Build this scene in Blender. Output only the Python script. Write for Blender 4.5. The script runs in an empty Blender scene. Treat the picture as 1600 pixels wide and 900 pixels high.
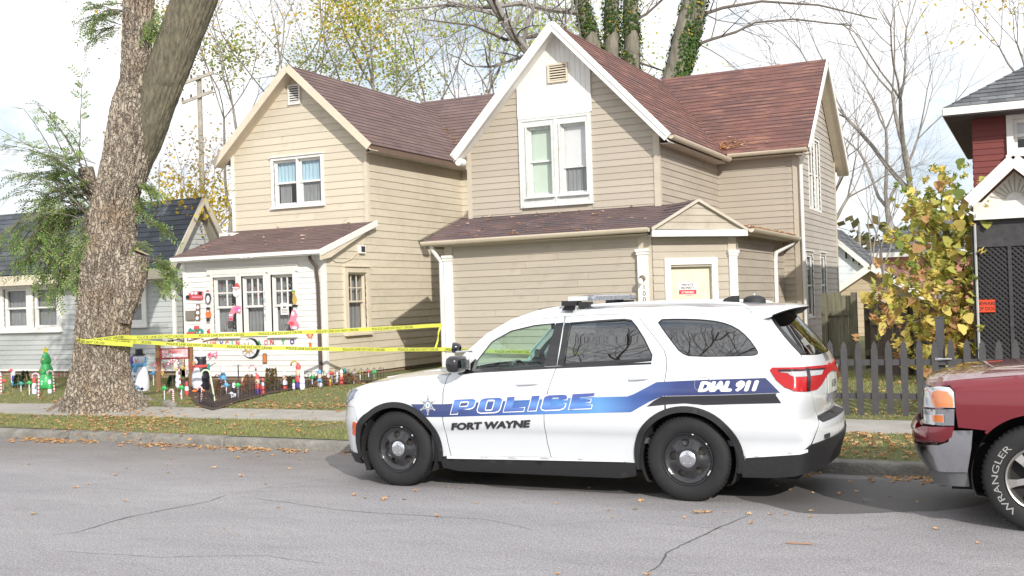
import bpy, bmesh, math, random
import numpy as np
from math import sin, cos, pi, radians, sqrt
from mathutils import Vector, Matrix, noise
from mathutils.geometry import delaunay_2d_cdt
random.seed(7)
RNG = np.random.default_rng(7)
SC = bpy.context.scene
COL = SC.collection

# ---------------------------------------------------------------- camera
YAW, PITCH, ROLL, FPX, EYE = 0.44920, 0.010807, -0.03145, 1710.55, 1.863
FW = np.array([-sin(YAW) * cos(PITCH), cos(YAW) * cos(PITCH), sin(PITCH)])
_r0 = np.array([cos(YAW), sin(YAW), 0.0]); _u0 = np.cross(_r0, FW)
RT = cos(ROLL) * _r0 + sin(ROLL) * _u0
UP = -sin(ROLL) * _r0 + cos(ROLL) * _u0
CAM = np.array([0.0, 0.0, EYE])
cam = bpy.data.cameras.new('camera'); camo = bpy.data.objects.new('camera', cam)
COL.objects.link(camo); SC.camera = camo
cam.sensor_width = 36.0; cam.lens = 36.0 * FPX / 1600.0
cam.clip_start = 0.1; cam.clip_end = 3000
camo.matrix_world = Matrix(((RT[0], UP[0], -FW[0], 0), (RT[1], UP[1], -FW[1], 0), (RT[2], UP[2], -FW[2], EYE), (0, 0, 0, 1)))

# ---------------------------------------------------------------- world, sun, exposure
SUN_AZ = math.atan2(-0.69, 0.66)          # plan direction towards the sun (from +x, -y)
SUN_EL = radians(27)
world = bpy.data.worlds.new('World'); SC.world = world; world.use_nodes = True
wn = world.node_tree.nodes; wl = world.node_tree.links; wn.clear()
wo = wn.new('ShaderNodeOutputWorld'); bg = wn.new('ShaderNodeBackground'); bg.inputs['Strength'].default_value = 0.092
sky = wn.new('ShaderNodeTexSky'); sky.sky_type = 'NISHITA'; sky.sun_disc = False
sky.sun_elevation = SUN_EL; sky.sun_rotation = (pi / 2 - SUN_AZ) % (2 * pi)
sky.altitude = 200; sky.air_density = 1.2; sky.dust_density = 1.5; sky.ozone_density = 1.0
tc = wn.new('ShaderNodeTexCoord'); mp = wn.new('ShaderNodeMapping'); mp.inputs['Scale'].default_value = (1.0, 1.0, 2.4)
nz = wn.new('ShaderNodeTexNoise'); nz.inputs['Scale'].default_value = 2.6; nz.inputs['Detail'].default_value = 7; nz.inputs['Roughness'].default_value = 0.6
rp = wn.new('ShaderNodeValToRGB'); rp.color_ramp.elements[0].position = 0.34; rp.color_ramp.elements[1].position = 0.48
mxs = wn.new('ShaderNodeMix'); mxs.data_type = 'RGBA'
cl2 = wn.new('ShaderNodeTexNoise'); cl2.inputs['Scale'].default_value = 4.5; cl2.inputs['Detail'].default_value = 6
cr2 = wn.new('ShaderNodeValToRGB')
cr2.color_ramp.elements[0].position = 0.3; cr2.color_ramp.elements[0].color = (10.6, 10.8, 11.2, 1)
cr2.color_ramp.elements[1].position = 0.7; cr2.color_ramp.elements[1].color = (12.8, 12.9, 13.1, 1)
wl.new(tc.outputs['Generated'], mp.inputs['Vector']); wl.new(mp.outputs['Vector'], nz.inputs['Vector'])
wl.new(mp.outputs['Vector'], cl2.inputs['Vector']); wl.new(cl2.outputs['Fac'], cr2.inputs['Fac'])
wl.new(nz.outputs['Fac'], rp.inputs['Fac']); wl.new(rp.outputs['Color'], mxs.inputs['Factor'])
# the gaps between the clouds: the thin, milky blue of a hazy autumn sky
sm = wn.new('ShaderNodeMix'); sm.data_type = 'RGBA'; sm.inputs['Factor'].default_value = 0.55; sm.inputs['B'].default_value = (7.2, 8.9, 11.3, 1)
wl.new(sky.outputs['Color'], sm.inputs['A'])
wl.new(sm.outputs['Result'], mxs.inputs['A']); wl.new(cr2.outputs['Color'], mxs.inputs['B'])
wl.new(mxs.outputs['Result'], bg.inputs['Color']); wl.new(bg.outputs['Background'], wo.inputs['Surface'])
sd = bpy.data.lights.new('sun', 'SUN'); sd.energy = 3.7; sd.angle = radians(0.6); sd.color = (1.0, 0.95, 0.87)
so = bpy.data.objects.new('sun', sd); COL.objects.link(so)
SUNV = Vector((cos(SUN_AZ) * cos(SUN_EL), sin(SUN_AZ) * cos(SUN_EL), sin(SUN_EL)))
so.rotation_euler = SUNV.to_track_quat('Z', 'Y').to_euler(); so.location = (6, -6, 12)
SC.view_settings.view_transform = 'Standard'; SC.view_settings.look = 'None'
SC.view_settings.exposure = 0.20; SC.view_settings.gamma = 1.0
SC.cycles.max_bounces = 7; SC.cycles.transparent_max_bounces = 16

# ---------------------------------------------------------------- where a sight line meets a real plane of the place
def ray(x, y): return FW + RT * (x - 800) / FPX - UP * (y - 450) / FPX
def gz(x, y, z=0.0): d = ray(x, y); return CAM + d * (z - EYE) / d[2]
def gy(x, y, Y): d = ray(x, y); return CAM + d * Y / d[1]
def gx(x, y, X): d = ray(x, y); return CAM + d * X / d[0]
def gd(x, y, D): return CAM + ray(x, y) * D

# ---------------------------------------------------------------- materials
MATS = {}
def mat(name, col, rough=0.65, var=0.12, scale=6.0, bump=0.0, bscale=None, metal=0.0, coat=0.0, rnd=0.0, stretch=(1, 1, 1), spec=0.5, col2=None, dirt=0.0):
    if name in MATS: return MATS[name]
    m = bpy.data.materials.new(name); m.use_nodes = True; MATS[name] = m
    n = m.node_tree.nodes; l = m.node_tree.links
    b = n['Principled BSDF']; b.inputs['Roughness'].default_value = rough; b.inputs['Metallic'].default_value = metal
    b.inputs['Coat Weight'].default_value = coat; b.inputs['Coat Roughness'].default_value = 0.04
    b.inputs['Specular IOR Level'].default_value = spec
    tcn = n.new('ShaderNodeTexCoord'); mpn = n.new('ShaderNodeMapping'); mpn.inputs['Scale'].default_value = stretch
    l.new(tcn.outputs['Object'], mpn.inputs['Vector'])
    t = n.new('ShaderNodeTexNoise'); t.inputs['Scale'].default_value = scale; t.inputs['Detail'].default_value = 6; t.inputs['Roughness'].default_value = 0.65
    l.new(mpn.outputs['Vector'], t.inputs['Vector'])
    r = n.new('ShaderNodeMix'); r.data_type = 'RGBA'
    c = np.array(col[:3]); c2 = np.array(col2[:3]) if col2 is not None else None
    lo = c * (1 - var); hi = np.minimum(c * (1 + var), 0.95)
    if c2 is not None: lo, hi = c, c2
    r.inputs['A'].default_value = (*lo, 1); r.inputs['B'].default_value = (*hi, 1)
    cr = n.new('ShaderNodeMapRange'); cr.inputs['From Min'].default_value = 0.3; cr.inputs['From Max'].default_value = 0.7
    l.new(t.outputs['Fac'], cr.inputs['Value']); l.new(cr.outputs['Result'], r.inputs['Factor'])
    out = r.outputs['Result']
    if dirt > 0:
        t3 = n.new('ShaderNodeTexNoise'); t3.inputs['Scale'].default_value = 1.3; t3.inputs['Detail'].default_value = 8; t3.inputs['Roughness'].default_value = 0.75
        l.new(tcn.outputs['Object'], t3.inputs['Vector'])
        m3 = n.new('ShaderNodeMapRange'); m3.inputs['From Min'].default_value = 0.52; m3.inputs['From Max'].default_value = 0.78; m3.inputs['To Max'].default_value = dirt
        l.new(t3.outputs['Fac'], m3.inputs['Value'])
        d = n.new('ShaderNodeMix'); d.data_type = 'RGBA'; d.inputs['B'].default_value = (*(c * 0.55 * np.array([1.0, 0.93, 0.8])), 1)
        l.new(m3.outputs['Result'], d.inputs['Factor']); l.new(out, d.inputs['A']); out = d.outputs['Result']
    if rnd > 0:
        oi = n.new('ShaderNodeObjectInfo'); hs = n.new('ShaderNodeHueSaturation')
        mr = n.new('ShaderNodeMapRange'); mr.inputs['To Min'].default_value = 1 - rnd; mr.inputs['To Max'].default_value = 1 + rnd
        l.new(oi.outputs['Random'], mr.inputs['Value']); l.new(mr.outputs['Result'], hs.inputs['Value'])
        l.new(out, hs.inputs['Color']); out = hs.outputs['Color']
    l.new(out, b.inputs['Base Color'])
    if bump > 0:
        t2 = n.new('ShaderNodeTexNoise'); t2.inputs['Scale'].default_value = bscale or scale * 4; t2.inputs['Detail'].default_value = 5
        l.new(mpn.outputs['Vector'], t2.inputs['Vector'])
        bp = n.new('ShaderNodeBump'); bp.inputs['Strength'].default_value = bump; bp.inputs['Distance'].default_value = 0.02
        l.new(t2.outputs['Fac'], bp.inputs['Height']); l.new(bp.outputs['Normal'], b.inputs['Normal'])
    return m

def glass(name, tint, trans=0.5, rough=0.02, refl=1.6):
    if name in MATS: return MATS[name]
    m = bpy.data.materials.new(name); m.use_nodes = True; MATS[name] = m
    n = m.node_tree.nodes; l = m.node_tree.links; n.clear()
    o = n.new('ShaderNodeOutputMaterial'); gl = n.new('ShaderNodeBsdfGlossy'); gl.inputs['Roughness'].default_value = rough
    tr = n.new('ShaderNodeBsdfTransparent'); tr.inputs['Color'].default_value = (*[t * trans for t in tint], 1)
    lw = n.new('ShaderNodeLayerWeight'); pw = n.new('ShaderNodeMath'); pw.operation = 'POWER'; pw.inputs[1].default_value = 5; l.new(lw.outputs['Facing'], pw.inputs[0])
    f0 = ((refl - 1) / (refl + 1)) ** 2; fr = n.new('ShaderNodeMapRange'); fr.inputs['To Min'].default_value = f0 * 1.6; l.new(pw.outputs[0], fr.inputs['Value'])
    tcn = n.new('ShaderNodeTexCoord'); nzz = n.new('ShaderNodeTexNoise'); nzz.inputs['Scale'].default_value = 1.2
    bp = n.new('ShaderNodeBump'); bp.inputs['Strength'].default_value = 0.06; bp.inputs['Distance'].default_value = 0.02
    l.new(tcn.outputs['Object'], nzz.inputs['Vector']); l.new(nzz.outputs['Fac'], bp.inputs['Height']); l.new(bp.outputs['Normal'], gl.inputs['Normal'])
    mx = n.new('ShaderNodeMixShader'); l.new(fr.outputs['Result'], mx.inputs['Fac'])
    l.new(tr.outputs['BSDF'], mx.inputs[1]); l.new(gl.outputs['BSDF'], mx.inputs[2]); l.new(mx.outputs['Shader'], o.inputs['Surface'])
    return m

# ---------------------------------------------------------------- objects
def tag(o, label=None, cat=None, group=None, kind=None):
    if label: o['label'] = label
    if cat: o['category'] = cat
    if group: o['group'] = group
    if kind: o['kind'] = kind
    return o
def thing(name, label, cat, loc=(0, 0, 0), group=None):
    o = bpy.data.objects.new(name, None); COL.objects.link(o); o.location = tuple(float(v) for v in loc)
    o.empty_display_size = 0.2
    return tag(o, label, cat, group)
def base_of(parent):
    b = Vector((0, 0, 0))
    while parent is not None:
        b = b + parent.location; parent = parent.parent
    return b

class MB:
    """collects faces in world coordinates, then links them as ONE mesh object"""
    def __init__(s): s.v = []; s.f = []; s.m = []; s.uv = {}
    def add(s, vs, fs, mi=0):
        k = len(s.v); s.v.extend([tuple(float(c) for c in p) for p in vs])
        for f in fs: s.f.append(tuple(k + i for i in f)); s.m.append(mi)
        return s
    def hexa(s, p, mi=0):   # p: 8 points, 0-3 bottom loop, 4-7 top loop
        return s.add(p, [(3, 2, 1, 0), (4, 5, 6, 7), (0, 1, 5, 4), (1, 2, 6, 5), (2, 3, 7, 6), (3, 0, 4, 7)], mi)
    def box(s, a, b, mi=0):
        x0, y0, z0 = a; x1, y1, z1 = b
        return s.hexa([(x0, y0, z0), (x1, y0, z0), (x1, y1, z0), (x0, y1, z0), (x0, y0, z1), (x1, y0, z1), (x1, y1, z1), (x0, y1, z1)], mi)
    def beam(s, p, q, w, h, up=(0, 0, 1), mi=0, off=0.0):   # bar from p to q, w wide, h deep along up
        p = Vector(p); q = Vector(q); d = (q - p).normalized(); u = Vector(up); sd_ = d.cross(u).normalized(); u = sd_.cross(d).normalized()
        a = sd_ * w / 2; b = u * h / 2; o = u * off
        return s.hexa([p - a - b + o, p + a - b + o, q + a - b + o, q - a - b + o, p - a + b + o, p + a + b + o, q + a + b + o, q - a + b + o], mi)
    def tube(s, pts, rad, n=8, mi=0, caps=True):
        pts = [Vector(p) for p in pts]; rad = [rad] * len(pts) if not hasattr(rad, '__len__') else rad
        k = len(s.v); prev = None
        for i, p in enumerate(pts):
            d = (pts[min(i + 1, len(pts) - 1)] - pts[max(i - 1, 0)]).normalized()
            if prev is None:
                a = d.orthogonal().normalized()
            else:
                a = (prev - d * prev.dot(d)); a = a.normalized() if a.length > 1e-6 else d.orthogonal().normalized()
            prev = a; b = d.cross(a)
            for j in range(n):
                t = 2 * pi * j / n; s.v.append(tuple(p + (a * cos(t) + b * sin(t)) * rad[i]))
        for i in range(len(pts) - 1):
            for j in range(n):
                j2 = (j + 1) % n
                s.f.append((k + i * n + j, k + i * n + j2, k + (i + 1) * n + j2, k + (i + 1) * n + j)); s.m.append(mi)
        if caps:
            s.f.append(tuple(k + j for j in reversed(range(n)))); s.m.append(mi)
            e = k + (len(pts) - 1) * n; s.f.append(tuple(e + j for j in range(n))); s.m.append(mi)
        return s
    def lathe(s, prof, o=(0, 0, 0), ax=(0, 0, 1), n=20, mi=0, sc=(1, 1)):   # prof: (radius, height)
        ax = Vector(ax).normalized(); a = ax.orthogonal().normalized(); b = ax.cross(a); o = Vector(o); k = len(s.v)
        if abs(ax.z) > 0.99: a = Vector((1, 0, 0)); b = Vector((0, 1, 0)) * (1 if ax.z > 0 else -1)
        for r, h in prof:
            for j in range(n):
                t = 2 * pi * j / n; s.v.append(tuple(o + ax * h + (a * cos(t) * sc[0] + b * sin(t) * sc[1]) * r))
        for i in range(len(prof) - 1):
            for j in range(n):
                j2 = (j + 1) % n
                s.f.append((k + i * n + j, k + i * n + j2, k + (i + 1) * n + j2, k + (i + 1) * n + j)); s.m.append(mi)
        return s
    def ball(s, c, r, n=12, mi=0):
        r = (r, r, r) if not hasattr(r, '__len__') else r
        prof = [(max(sin(pi * i / (n // 2 + 1)), 1e-3), -cos(pi * i / (n // 2 + 1))) for i in range(n // 2 + 2)]
        k = len(s.v)
        for q, h in prof:
            for j in range(n):
                t = 2 * pi * j / n; s.v.append((c[0] + r[0] * q * cos(t), c[1] + r[1] * q * sin(t), c[2] + r[2] * h))
        for i in range(len(prof) - 1):
            for j in range(n):
                j2 = (j + 1) % n
                s.f.append((k + i * n + j, k + i * n + j2, k + (i + 1) * n + j2, k + (i + 1) * n + j)); s.m.append(mi)
        return s
    def slab(s, poly, d, mi=0):   # planar polygon (world points) extruded by vector d
        n = len(poly); d = Vector(d); P = [Vector(p) for p in poly]; k = len(s.v)
        s.v.extend([tuple(p) for p in P] + [tuple(p + d) for p in P])
        s.f.append(tuple(k + i for i in reversed(range(n)))); s.m.append(mi)
        s.f.append(tuple(k + n + i for i in range(n))); s.m.append(mi)
        for i in range(n):
            j = (i + 1) % n; s.f.append((k + i, k + j, k + n + j, k + n + i)); s.m.append(mi)
        return s
    def build(s, name, mats, parent=None, smooth=False, label=None, kind=None, cat=None, group=None, fix=True, loc=None):
        b = base_of(parent); o0 = Vector(loc) if loc is not None else b
        me = bpy.data.meshes.new(name)
        V = np.array(s.v, dtype=float).reshape(-1, 3) - np.array(o0)
        me.from_pydata(V.tolist(), [], s.f)
        for m in (mats if isinstance(mats, (list, tuple)) else [mats]): me.materials.append(m)
        if len(me.materials) > 1: me.polygons.foreach_set('material_index', s.m)
        if fix:
            bm = bmesh.new(); bm.from_mesh(me); bmesh.ops.recalc_face_normals(bm, faces=bm.faces); bm.to_mesh(me); bm.free()
        if smooth:
            me.polygons.foreach_set('use_smooth', [True] * len(me.polygons))
            me.set_sharp_from_angle(angle=radians(smooth if smooth is not True else 40))
        me.update()
        o = bpy.data.objects.new(name, me); COL.objects.link(o)
        if parent is not None: o.parent = parent; o.location = tuple(o0 - b)
        else: o.location = tuple(o0)
        return tag(o, label, cat, group, kind)

def inside(poly, P):
    poly = np.asarray(poly); x, y = P[:, 0], P[:, 1]; r = np.zeros(len(P), bool)
    for i in range(len(poly)):
        x0, y0 = poly[i]; x1, y1 = poly[(i + 1) % len(poly)]
        if y0 == y1: continue
        c = ((y0 > y) != (y1 > y)) & (x < (x1 - x0) * (y - y0) / (y1 - y0) + x0); r ^= c
    return r
def densify(poly, step, closed=True):
    out = []; n = len(poly)
    for i in range(n if closed else n - 1):
        a = np.array(poly[i], float); b = np.array(poly[(i + 1) % n], float)
        k = max(1, int(np.ceil(np.linalg.norm(b - a) / step)))
        for j in range(k): out.append(tuple(a + (b - a) * j / k))
    if not closed: out.append(tuple(poly[-1]))
    return out
def cdt(outer, holes=(), step=None, inner=True):
    """constrained triangulation of a 2D region -> points, triangles"""
    loops = [list(outer)] + [list(h) for h in holes]
    if step: loops = [densify(l, step) for l in loops]
    pts = []; edges = []
    for l in loops:
        k = len(pts); pts += [tuple(map(float, p)) for p in l]
        edges += [(k + i, k + (i + 1) % len(l)) for i in range(len(l))]
    if step and inner:
        A = np.array(loops[0]); lo = A.min(0); hi = A.max(0)
        gx_, gy_ = np.meshgrid(np.arange(lo[0] + step / 2, hi[0], step), np.arange(lo[1] + step / 2, hi[1], step))
        G = np.c_[gx_.ravel(), gy_.ravel()]
        if len(G):
            k = inside(loops[0], G)
            for h in loops[1:]: k &= ~inside(h, G)
            G = G[k]; B = np.array(pts)
            if len(G):
                dd = np.array([np.min(np.hypot(B[:, 0] - g[0], B[:, 1] - g[1])) for g in G])
                pts += [tuple(g) for g in G[dd > 0.4 * step]]
    r = delaunay_2d_cdt([Vector(p) for p in pts], edges, [], 0, 1e-6)
    V = np.array([tuple(v) for v in r[0]]); F = np.array([f for f in r[2] if len(f) == 3])
    C = V[F].mean(1); k = inside(loops[0], C)
    for h in loops[1:]: k &= ~inside(h, C)
    return V, F[k]
def smooth_curve(poly, it=2, closed=True):
    P = [np.array(p, float) for p in poly]
    for _ in range(it):
        Q = []; n = len(P)
        for i in range(n if closed else n - 1):
            a, b = P[i], P[(i + 1) % n]; Q += [a * .75 + b * .25, a * .25 + b * .75]
        if not closed: Q = [P[0]] + Q + [P[-1]]
        P = Q
    return [tuple(p) for p in P]
def isl(V, F):      # the separate letters of a text mesh
    par = list(range(len(V)))
    def fd(i):
        while par[i] != i: i = par[i]
        return i
    for f in F:
        for i in f[1:]: par[fd(i)] = fd(f[0])
    out = []
    for r0 in sorted({fd(f[0]) for f in F}):
        G = [f for f in F if fd(f[0]) == r0]; u = sorted({i for f in G for i in f}); k = {i: n for n, i in enumerate(u)}
        out.append((u, [tuple(k[i] for i in f) for f in G]))
    return out
def text_mesh(body, size=1.0, bold=0.0, shear=0.0, sx=1.0, align='CENTER'):
    c = bpy.data.curves.new('lettering', 'FONT'); c.body = body; c.size = size; c.offset = bold; c.shear = shear; c.align_x = align; c.resolution_u = 3
    o = bpy.data.objects.new('lettering', c); COL.objects.link(o)
    dg = bpy.context.evaluated_depsgraph_get(); me = bpy.data.meshes.new_from_object(o.evaluated_get(dg))
    V = [(v.co.x * sx, v.co.y) for v in me.vertices]; F = [tuple(p.vertices) for p in me.polygons]
    bpy.data.objects.remove(o); bpy.data.curves.remove(c); bpy.data.meshes.remove(me)
    return np.array(V), F
# ================================================================ the ground
def kerb_y(x): return 11.40 - 0.028 * (x + 2.0)
def ground_z(x, y):
    k = kerb_y(x)
    t = np.clip((y - k - 0.15) / 1.6, 0, 1); z = 0.13 + 0.05 * t
    u = np.clip((y - 14.4) / 2.6, 0, 1); return z + 0.24 * u * u * (3 - 2 * u)

def asphalt():
    m = bpy.data.materials.new('worn asphalt'); m.use_nodes = True; n = m.node_tree.nodes; l = m.node_tree.links
    b = n['Principled BSDF']; b.inputs['Roughness'].default_value = 0.85
    tcn = n.new('ShaderNodeTexCoord')
    def noise_(s, d=6, r=0.6, sc=(1, 1, 1)):
        mp_ = n.new('ShaderNodeMapping'); mp_.inputs['Scale'].default_value = sc; l.new(tcn.outputs['Object'], mp_.inputs['Vector'])
        t = n.new('ShaderNodeTexNoise'); t.inputs['Scale'].default_value = s; t.inputs['Detail'].default_value = d; t.inputs['Roughness'].default_value = r
        l.new(mp_.outputs['Vector'], t.inputs['Vector']); return t.outputs['Fac']
    def ramp(f, a, b_, c0, c1):
        r = n.new('ShaderNodeValToRGB'); r.color_ramp.elements[0].position = a; r.color_ramp.elements[1].position = b_
        r.color_ramp.elements[0].color = (*c0, 1); r.color_ramp.elements[1].color = (*c1, 1); l.new(f, r.inputs['Fac']); return r.outputs['Color']
    def mul(a, c, f=1.0):
        x = n.new('ShaderNodeMix'); x.data_type = 'RGBA'; x.blend_type = 'MULTIPLY'; x.inputs['Factor'].default_value = f
        l.new(a, x.inputs['A']); l.new(c, x.inputs['B']); return x.outputs['Result']
    base = ramp(noise_(0.9, 10, 0.75, (0.6, 1.1, 1)), 0.3, 0.7, (0.27, 0.262, 0.278), (0.36, 0.350, 0.368))
    g = ramp(noise_(90, 3, 0.7), 0.35, 0.68, (0.45, 0.45, 0.45), (1.55, 1.53, 1.5)); base = mul(base, g)
    sp2 = ramp(noise_(38, 4, 0.8), 0.36, 0.6, (0.72, 0.72, 0.72), (1.15, 1.15, 1.15)); base = mul(base, sp2)
    st = ramp(noise_(3.1, 11, 0.85, (0.7, 1.3, 1)), 0.52, 0.70, (1, 1, 1), (0.74, 0.73, 0.72)); base = mul(base, st)
    fl = ramp(noise_(26, 2, 0.5), 0.70, 0.76, (1, 1, 1), (0.55, 0.53, 0.5)); base = mul(base, fl)
    # road colour darkens unevenly toward the kerb
    sx = n.new('ShaderNodeSeparateXYZ'); l.new(tcn.outputs['Object'], sx.inputs['Vector'])
    ad = n.new('ShaderNodeMath'); ad.operation = 'MULTIPLY_ADD'; ad.inputs[1].default_value = 1.2; l.new(noise_(1.1, 6, 0.6, (0.6, 1.5, 1)), ad.inputs[0]); l.new(sx.outputs['Y'], ad.inputs[2])
    kerb_tone = ramp(ad.outputs[0], 0.0, 1.0, (1, 1, 1), (0.7, 0.69, 0.67))
    mr = n.new('ShaderNodeMapRange'); mr.inputs['From Min'].default_value = 9.6; mr.inputs['From Max'].default_value = 11.6; l.new(ad.outputs[0], mr.inputs['Value'])
    wr = n.new('ShaderNodeMix'); wr.data_type = 'RGBA'; wr.inputs['A'].default_value = (1, 1, 1, 1); wr.inputs['B'].default_value = (0.70, 0.67, 0.62, 1); l.new(mr.outputs['Result'], wr.inputs['Factor'])
    base = mul(base, wr.outputs['Result'])
    l.new(base, b.inputs['Base Color'])
    bp = n.new('ShaderNodeBump'); bp.inputs['Strength'].default_value = 0.5; bp.inputs['Distance'].default_value = 0.006
    l.new(noise_(120, 3, 0.7), bp.inputs['Height']); l.new(bp.outputs['Normal'], b.inputs['Normal'])
    return m
def ground_mat(name, cols, scale=3.0):
    m = bpy.data.materials.new(name); m.use_nodes = True; n = m.node_tree.nodes; l = m.node_tree.links
    b = n['Principled BSDF']; b.inputs['Roughness'].default_value = 0.95; tcn = n.new('ShaderNodeTexCoord')
    t = n.new('ShaderNodeTexNoise'); t.inputs['Scale'].default_value = scale; t.inputs['Detail'].default_value = 9; t.inputs['Roughness'].default_value = 0.75
    l.new(tcn.outputs['Object'], t.inputs['Vector']); r = n.new('ShaderNodeValToRGB'); e = r.color_ramp.elements
    while len(e) < len(cols): e.new(0.5)
    for i, c in enumerate(cols): e[i].position = 0.34 + 0.34 * i / (len(cols) - 1); e[i].color = (*c, 1)
    l.new(t.outputs['Fac'], r.inputs['Fac']); l.new(r.outputs['Color'], b.inputs['Base Color'])
    bp = n.new('ShaderNodeBump'); bp.inputs['Strength'].default_value = 0.9; bp.inputs['Distance'].default_value = 0.03
    t2 = n.new('ShaderNodeTexNoise'); t2.inputs['Scale'].default_value = 40; t2.inputs['Detail'].default_value = 4; l.new(tcn.outputs['Object'], t2.inputs['Vector'])
    l.new(t2.outputs['Fac'], bp.inputs['Height']); l.new(bp.outputs['Normal'], b.inputs['Normal'])
    return m
M_ASPH = asphalt()
M_SOIL = ground_mat('lawn soil and thatch', [(0.16, 0.125, 0.075), (0.17, 0.16, 0.075), (0.12, 0.15, 0.05), (0.23, 0.19, 0.11)])
M_CONC = mat('sidewalk concrete', (0.36, 0.34, 0.31), 0.9, 0.16, 3.0, 0.4, 60, dirt=0.5)
M_KERB = mat('kerb concrete', (0.215, 0.205, 0.185), 0.92, 0.3, 5.0, 0.9, 30, dirt=0.8)

def sheet(name, xs, ys, zf, m, dz=0.0):
    b = MB(); X, Y = np.meshgrid(xs, ys); Z = zf(X, Y) + dz; nx = len(xs)
    b.v = [tuple(p) for p in np.c_[X.ravel(), Y.ravel(), Z.ravel()].tolist()]
    b.f = [(j * nx + i, j * nx + i + 1, (j + 1) * nx + i + 1, (j + 1) * nx + i) for j in range(len(ys) - 1) for i in range(nx - 1)]
    b.m = [0] * len(b.f); return b
# road: one sheet with a faint crown
b = sheet('road', [-400, -60, -30, -20, -10, 0, 10, 30, 400], [-60, -20, 0, 4, 8, 11, 13], lambda x, y: 0 * x, M_ASPH)
b.build('road', M_ASPH, kind='structure')
xs = list(np.arange(-60, 30, 1.0)); 
b = MB()
rows = []
for x in [-400] + xs + [400]:
    k = kerb_y(x); ys_ = [k + 0.16, k + .3, k + .6, k + 1.0, k + 1.4, 13.3, 14.2, 14.6, 15.1, 15.6, 16.1, 16.6, 17.1, 17.6, 19, 24, 40, 90, 900]
    rows.append([(x, y, float(ground_z(x, y))) for y in ys_])
n_ = len(rows[0]); b.v = [p for r in rows for p in r]
b.f = [(i * n_ + j, (i + 1) * n_ + j, (i + 1) * n_ + j + 1, i * n_ + j + 1) for i in range(len(rows) - 1) for j in range(n_ - 1)]; b.m = [0] * len(b.f)
b.build('ground', M_SOIL, kind='structure', smooth=True)
# kerb: separate cast lengths with small gaps, chipped noses
kroot = thing('kerb', 'chipped grey concrete kerb running along the street edge', 'kerb', (-8, 11.6, 0)); kroot['kind'] = 'structure'
del kroot['label'], kroot['category']
x = -40.0; kn = 0
while x < 14:
    L_ = 3.0; b = MB(); nseg = 14; prof0 = [(0.0, -0.05), (0.012, 0.085), (0.03, 0.118), (0.055, 0.13), (0.16, 0.134), (0.165, -0.05)]
    k0 = len(b.v); sink = random.uniform(-0.012, 0.006)
    for i in range(nseg + 1):
        xx = x + 0.012 + (L_ - 0.024) * i / nseg
        for j, (py_, pz_) in enumerate(prof0):
            ch = 0.02 * noise.noise(Vector((xx * 2.2, j * 0.3, 3))) + 0.012 * noise.noise(Vector((xx * 9, j, 7))) if 0 < j < 4 else 0
            b.v.append((xx, kerb_y(xx) + py_ + max(ch, -0.006) * 1.2, pz_ + sink - max(ch, 0) * 1.0 if j else pz_))
    m_ = len(prof0)
    for i in range(nseg):
        for j in range(m_ - 1): b.f.append((k0 + i * m_ + j, k0 + (i + 1) * m_ + j, k0 + (i + 1) * m_ + j + 1, k0 + i * m_ + j + 1)); b.m.append(0)
    b.f += [tuple(k0 + j for j in range(m_)), tuple(k0 + nseg * m_ + j for j in range(m_))]; b.m += [0, 0]
    b.build('kerb_stone', M_KERB, kroot, smooth=35); x += L_
# sidewalk: slabs with recessed joints
sroot = thing('sidewalk', '', '', (-8, 13.7, 0)); sroot['kind'] = 'structure'
x = -40.0
while x < 14:
    L_ = 1.5; z = 0.19 + random.uniform(-0.006, 0.008); t = random.uniform(-0.006, 0.006)
    y0, y1 = (13.22, 14.55) if x > -16.0 else (13.22, 15.3)
    if x < -14.6 and x > -16.2: y1 = 15.0
    b = MB().hexa([(x + .006, y0, .05), (x + L_ - .006, y0, .05), (x + L_ - .006, y1, .05), (x + .006, y1, .05), (x + .006, y0, z + t), (x + L_ - .006, y0, z - t), (x + L_ - .006, y1, z - t), (x + .006, y1, z + t)])
    b.build('sidewalk_slab', M_CONC, sroot); x += L_
# dark sheet with the cars' shadow painted in, plus some damp and oil
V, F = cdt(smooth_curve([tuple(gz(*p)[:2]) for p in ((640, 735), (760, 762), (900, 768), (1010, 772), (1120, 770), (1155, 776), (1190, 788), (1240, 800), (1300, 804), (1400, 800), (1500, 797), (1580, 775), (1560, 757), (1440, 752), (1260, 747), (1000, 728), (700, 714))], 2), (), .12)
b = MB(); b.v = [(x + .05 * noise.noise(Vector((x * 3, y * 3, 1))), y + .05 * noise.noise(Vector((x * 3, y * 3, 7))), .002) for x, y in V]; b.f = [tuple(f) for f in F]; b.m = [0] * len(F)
b.build('road_shadow_stain', mat('damp and shadow darkened asphalt', (.12, .115, .115), .7, .3, 60, .4, 120, dirt=.3), kind='structure', fix=False)
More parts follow.
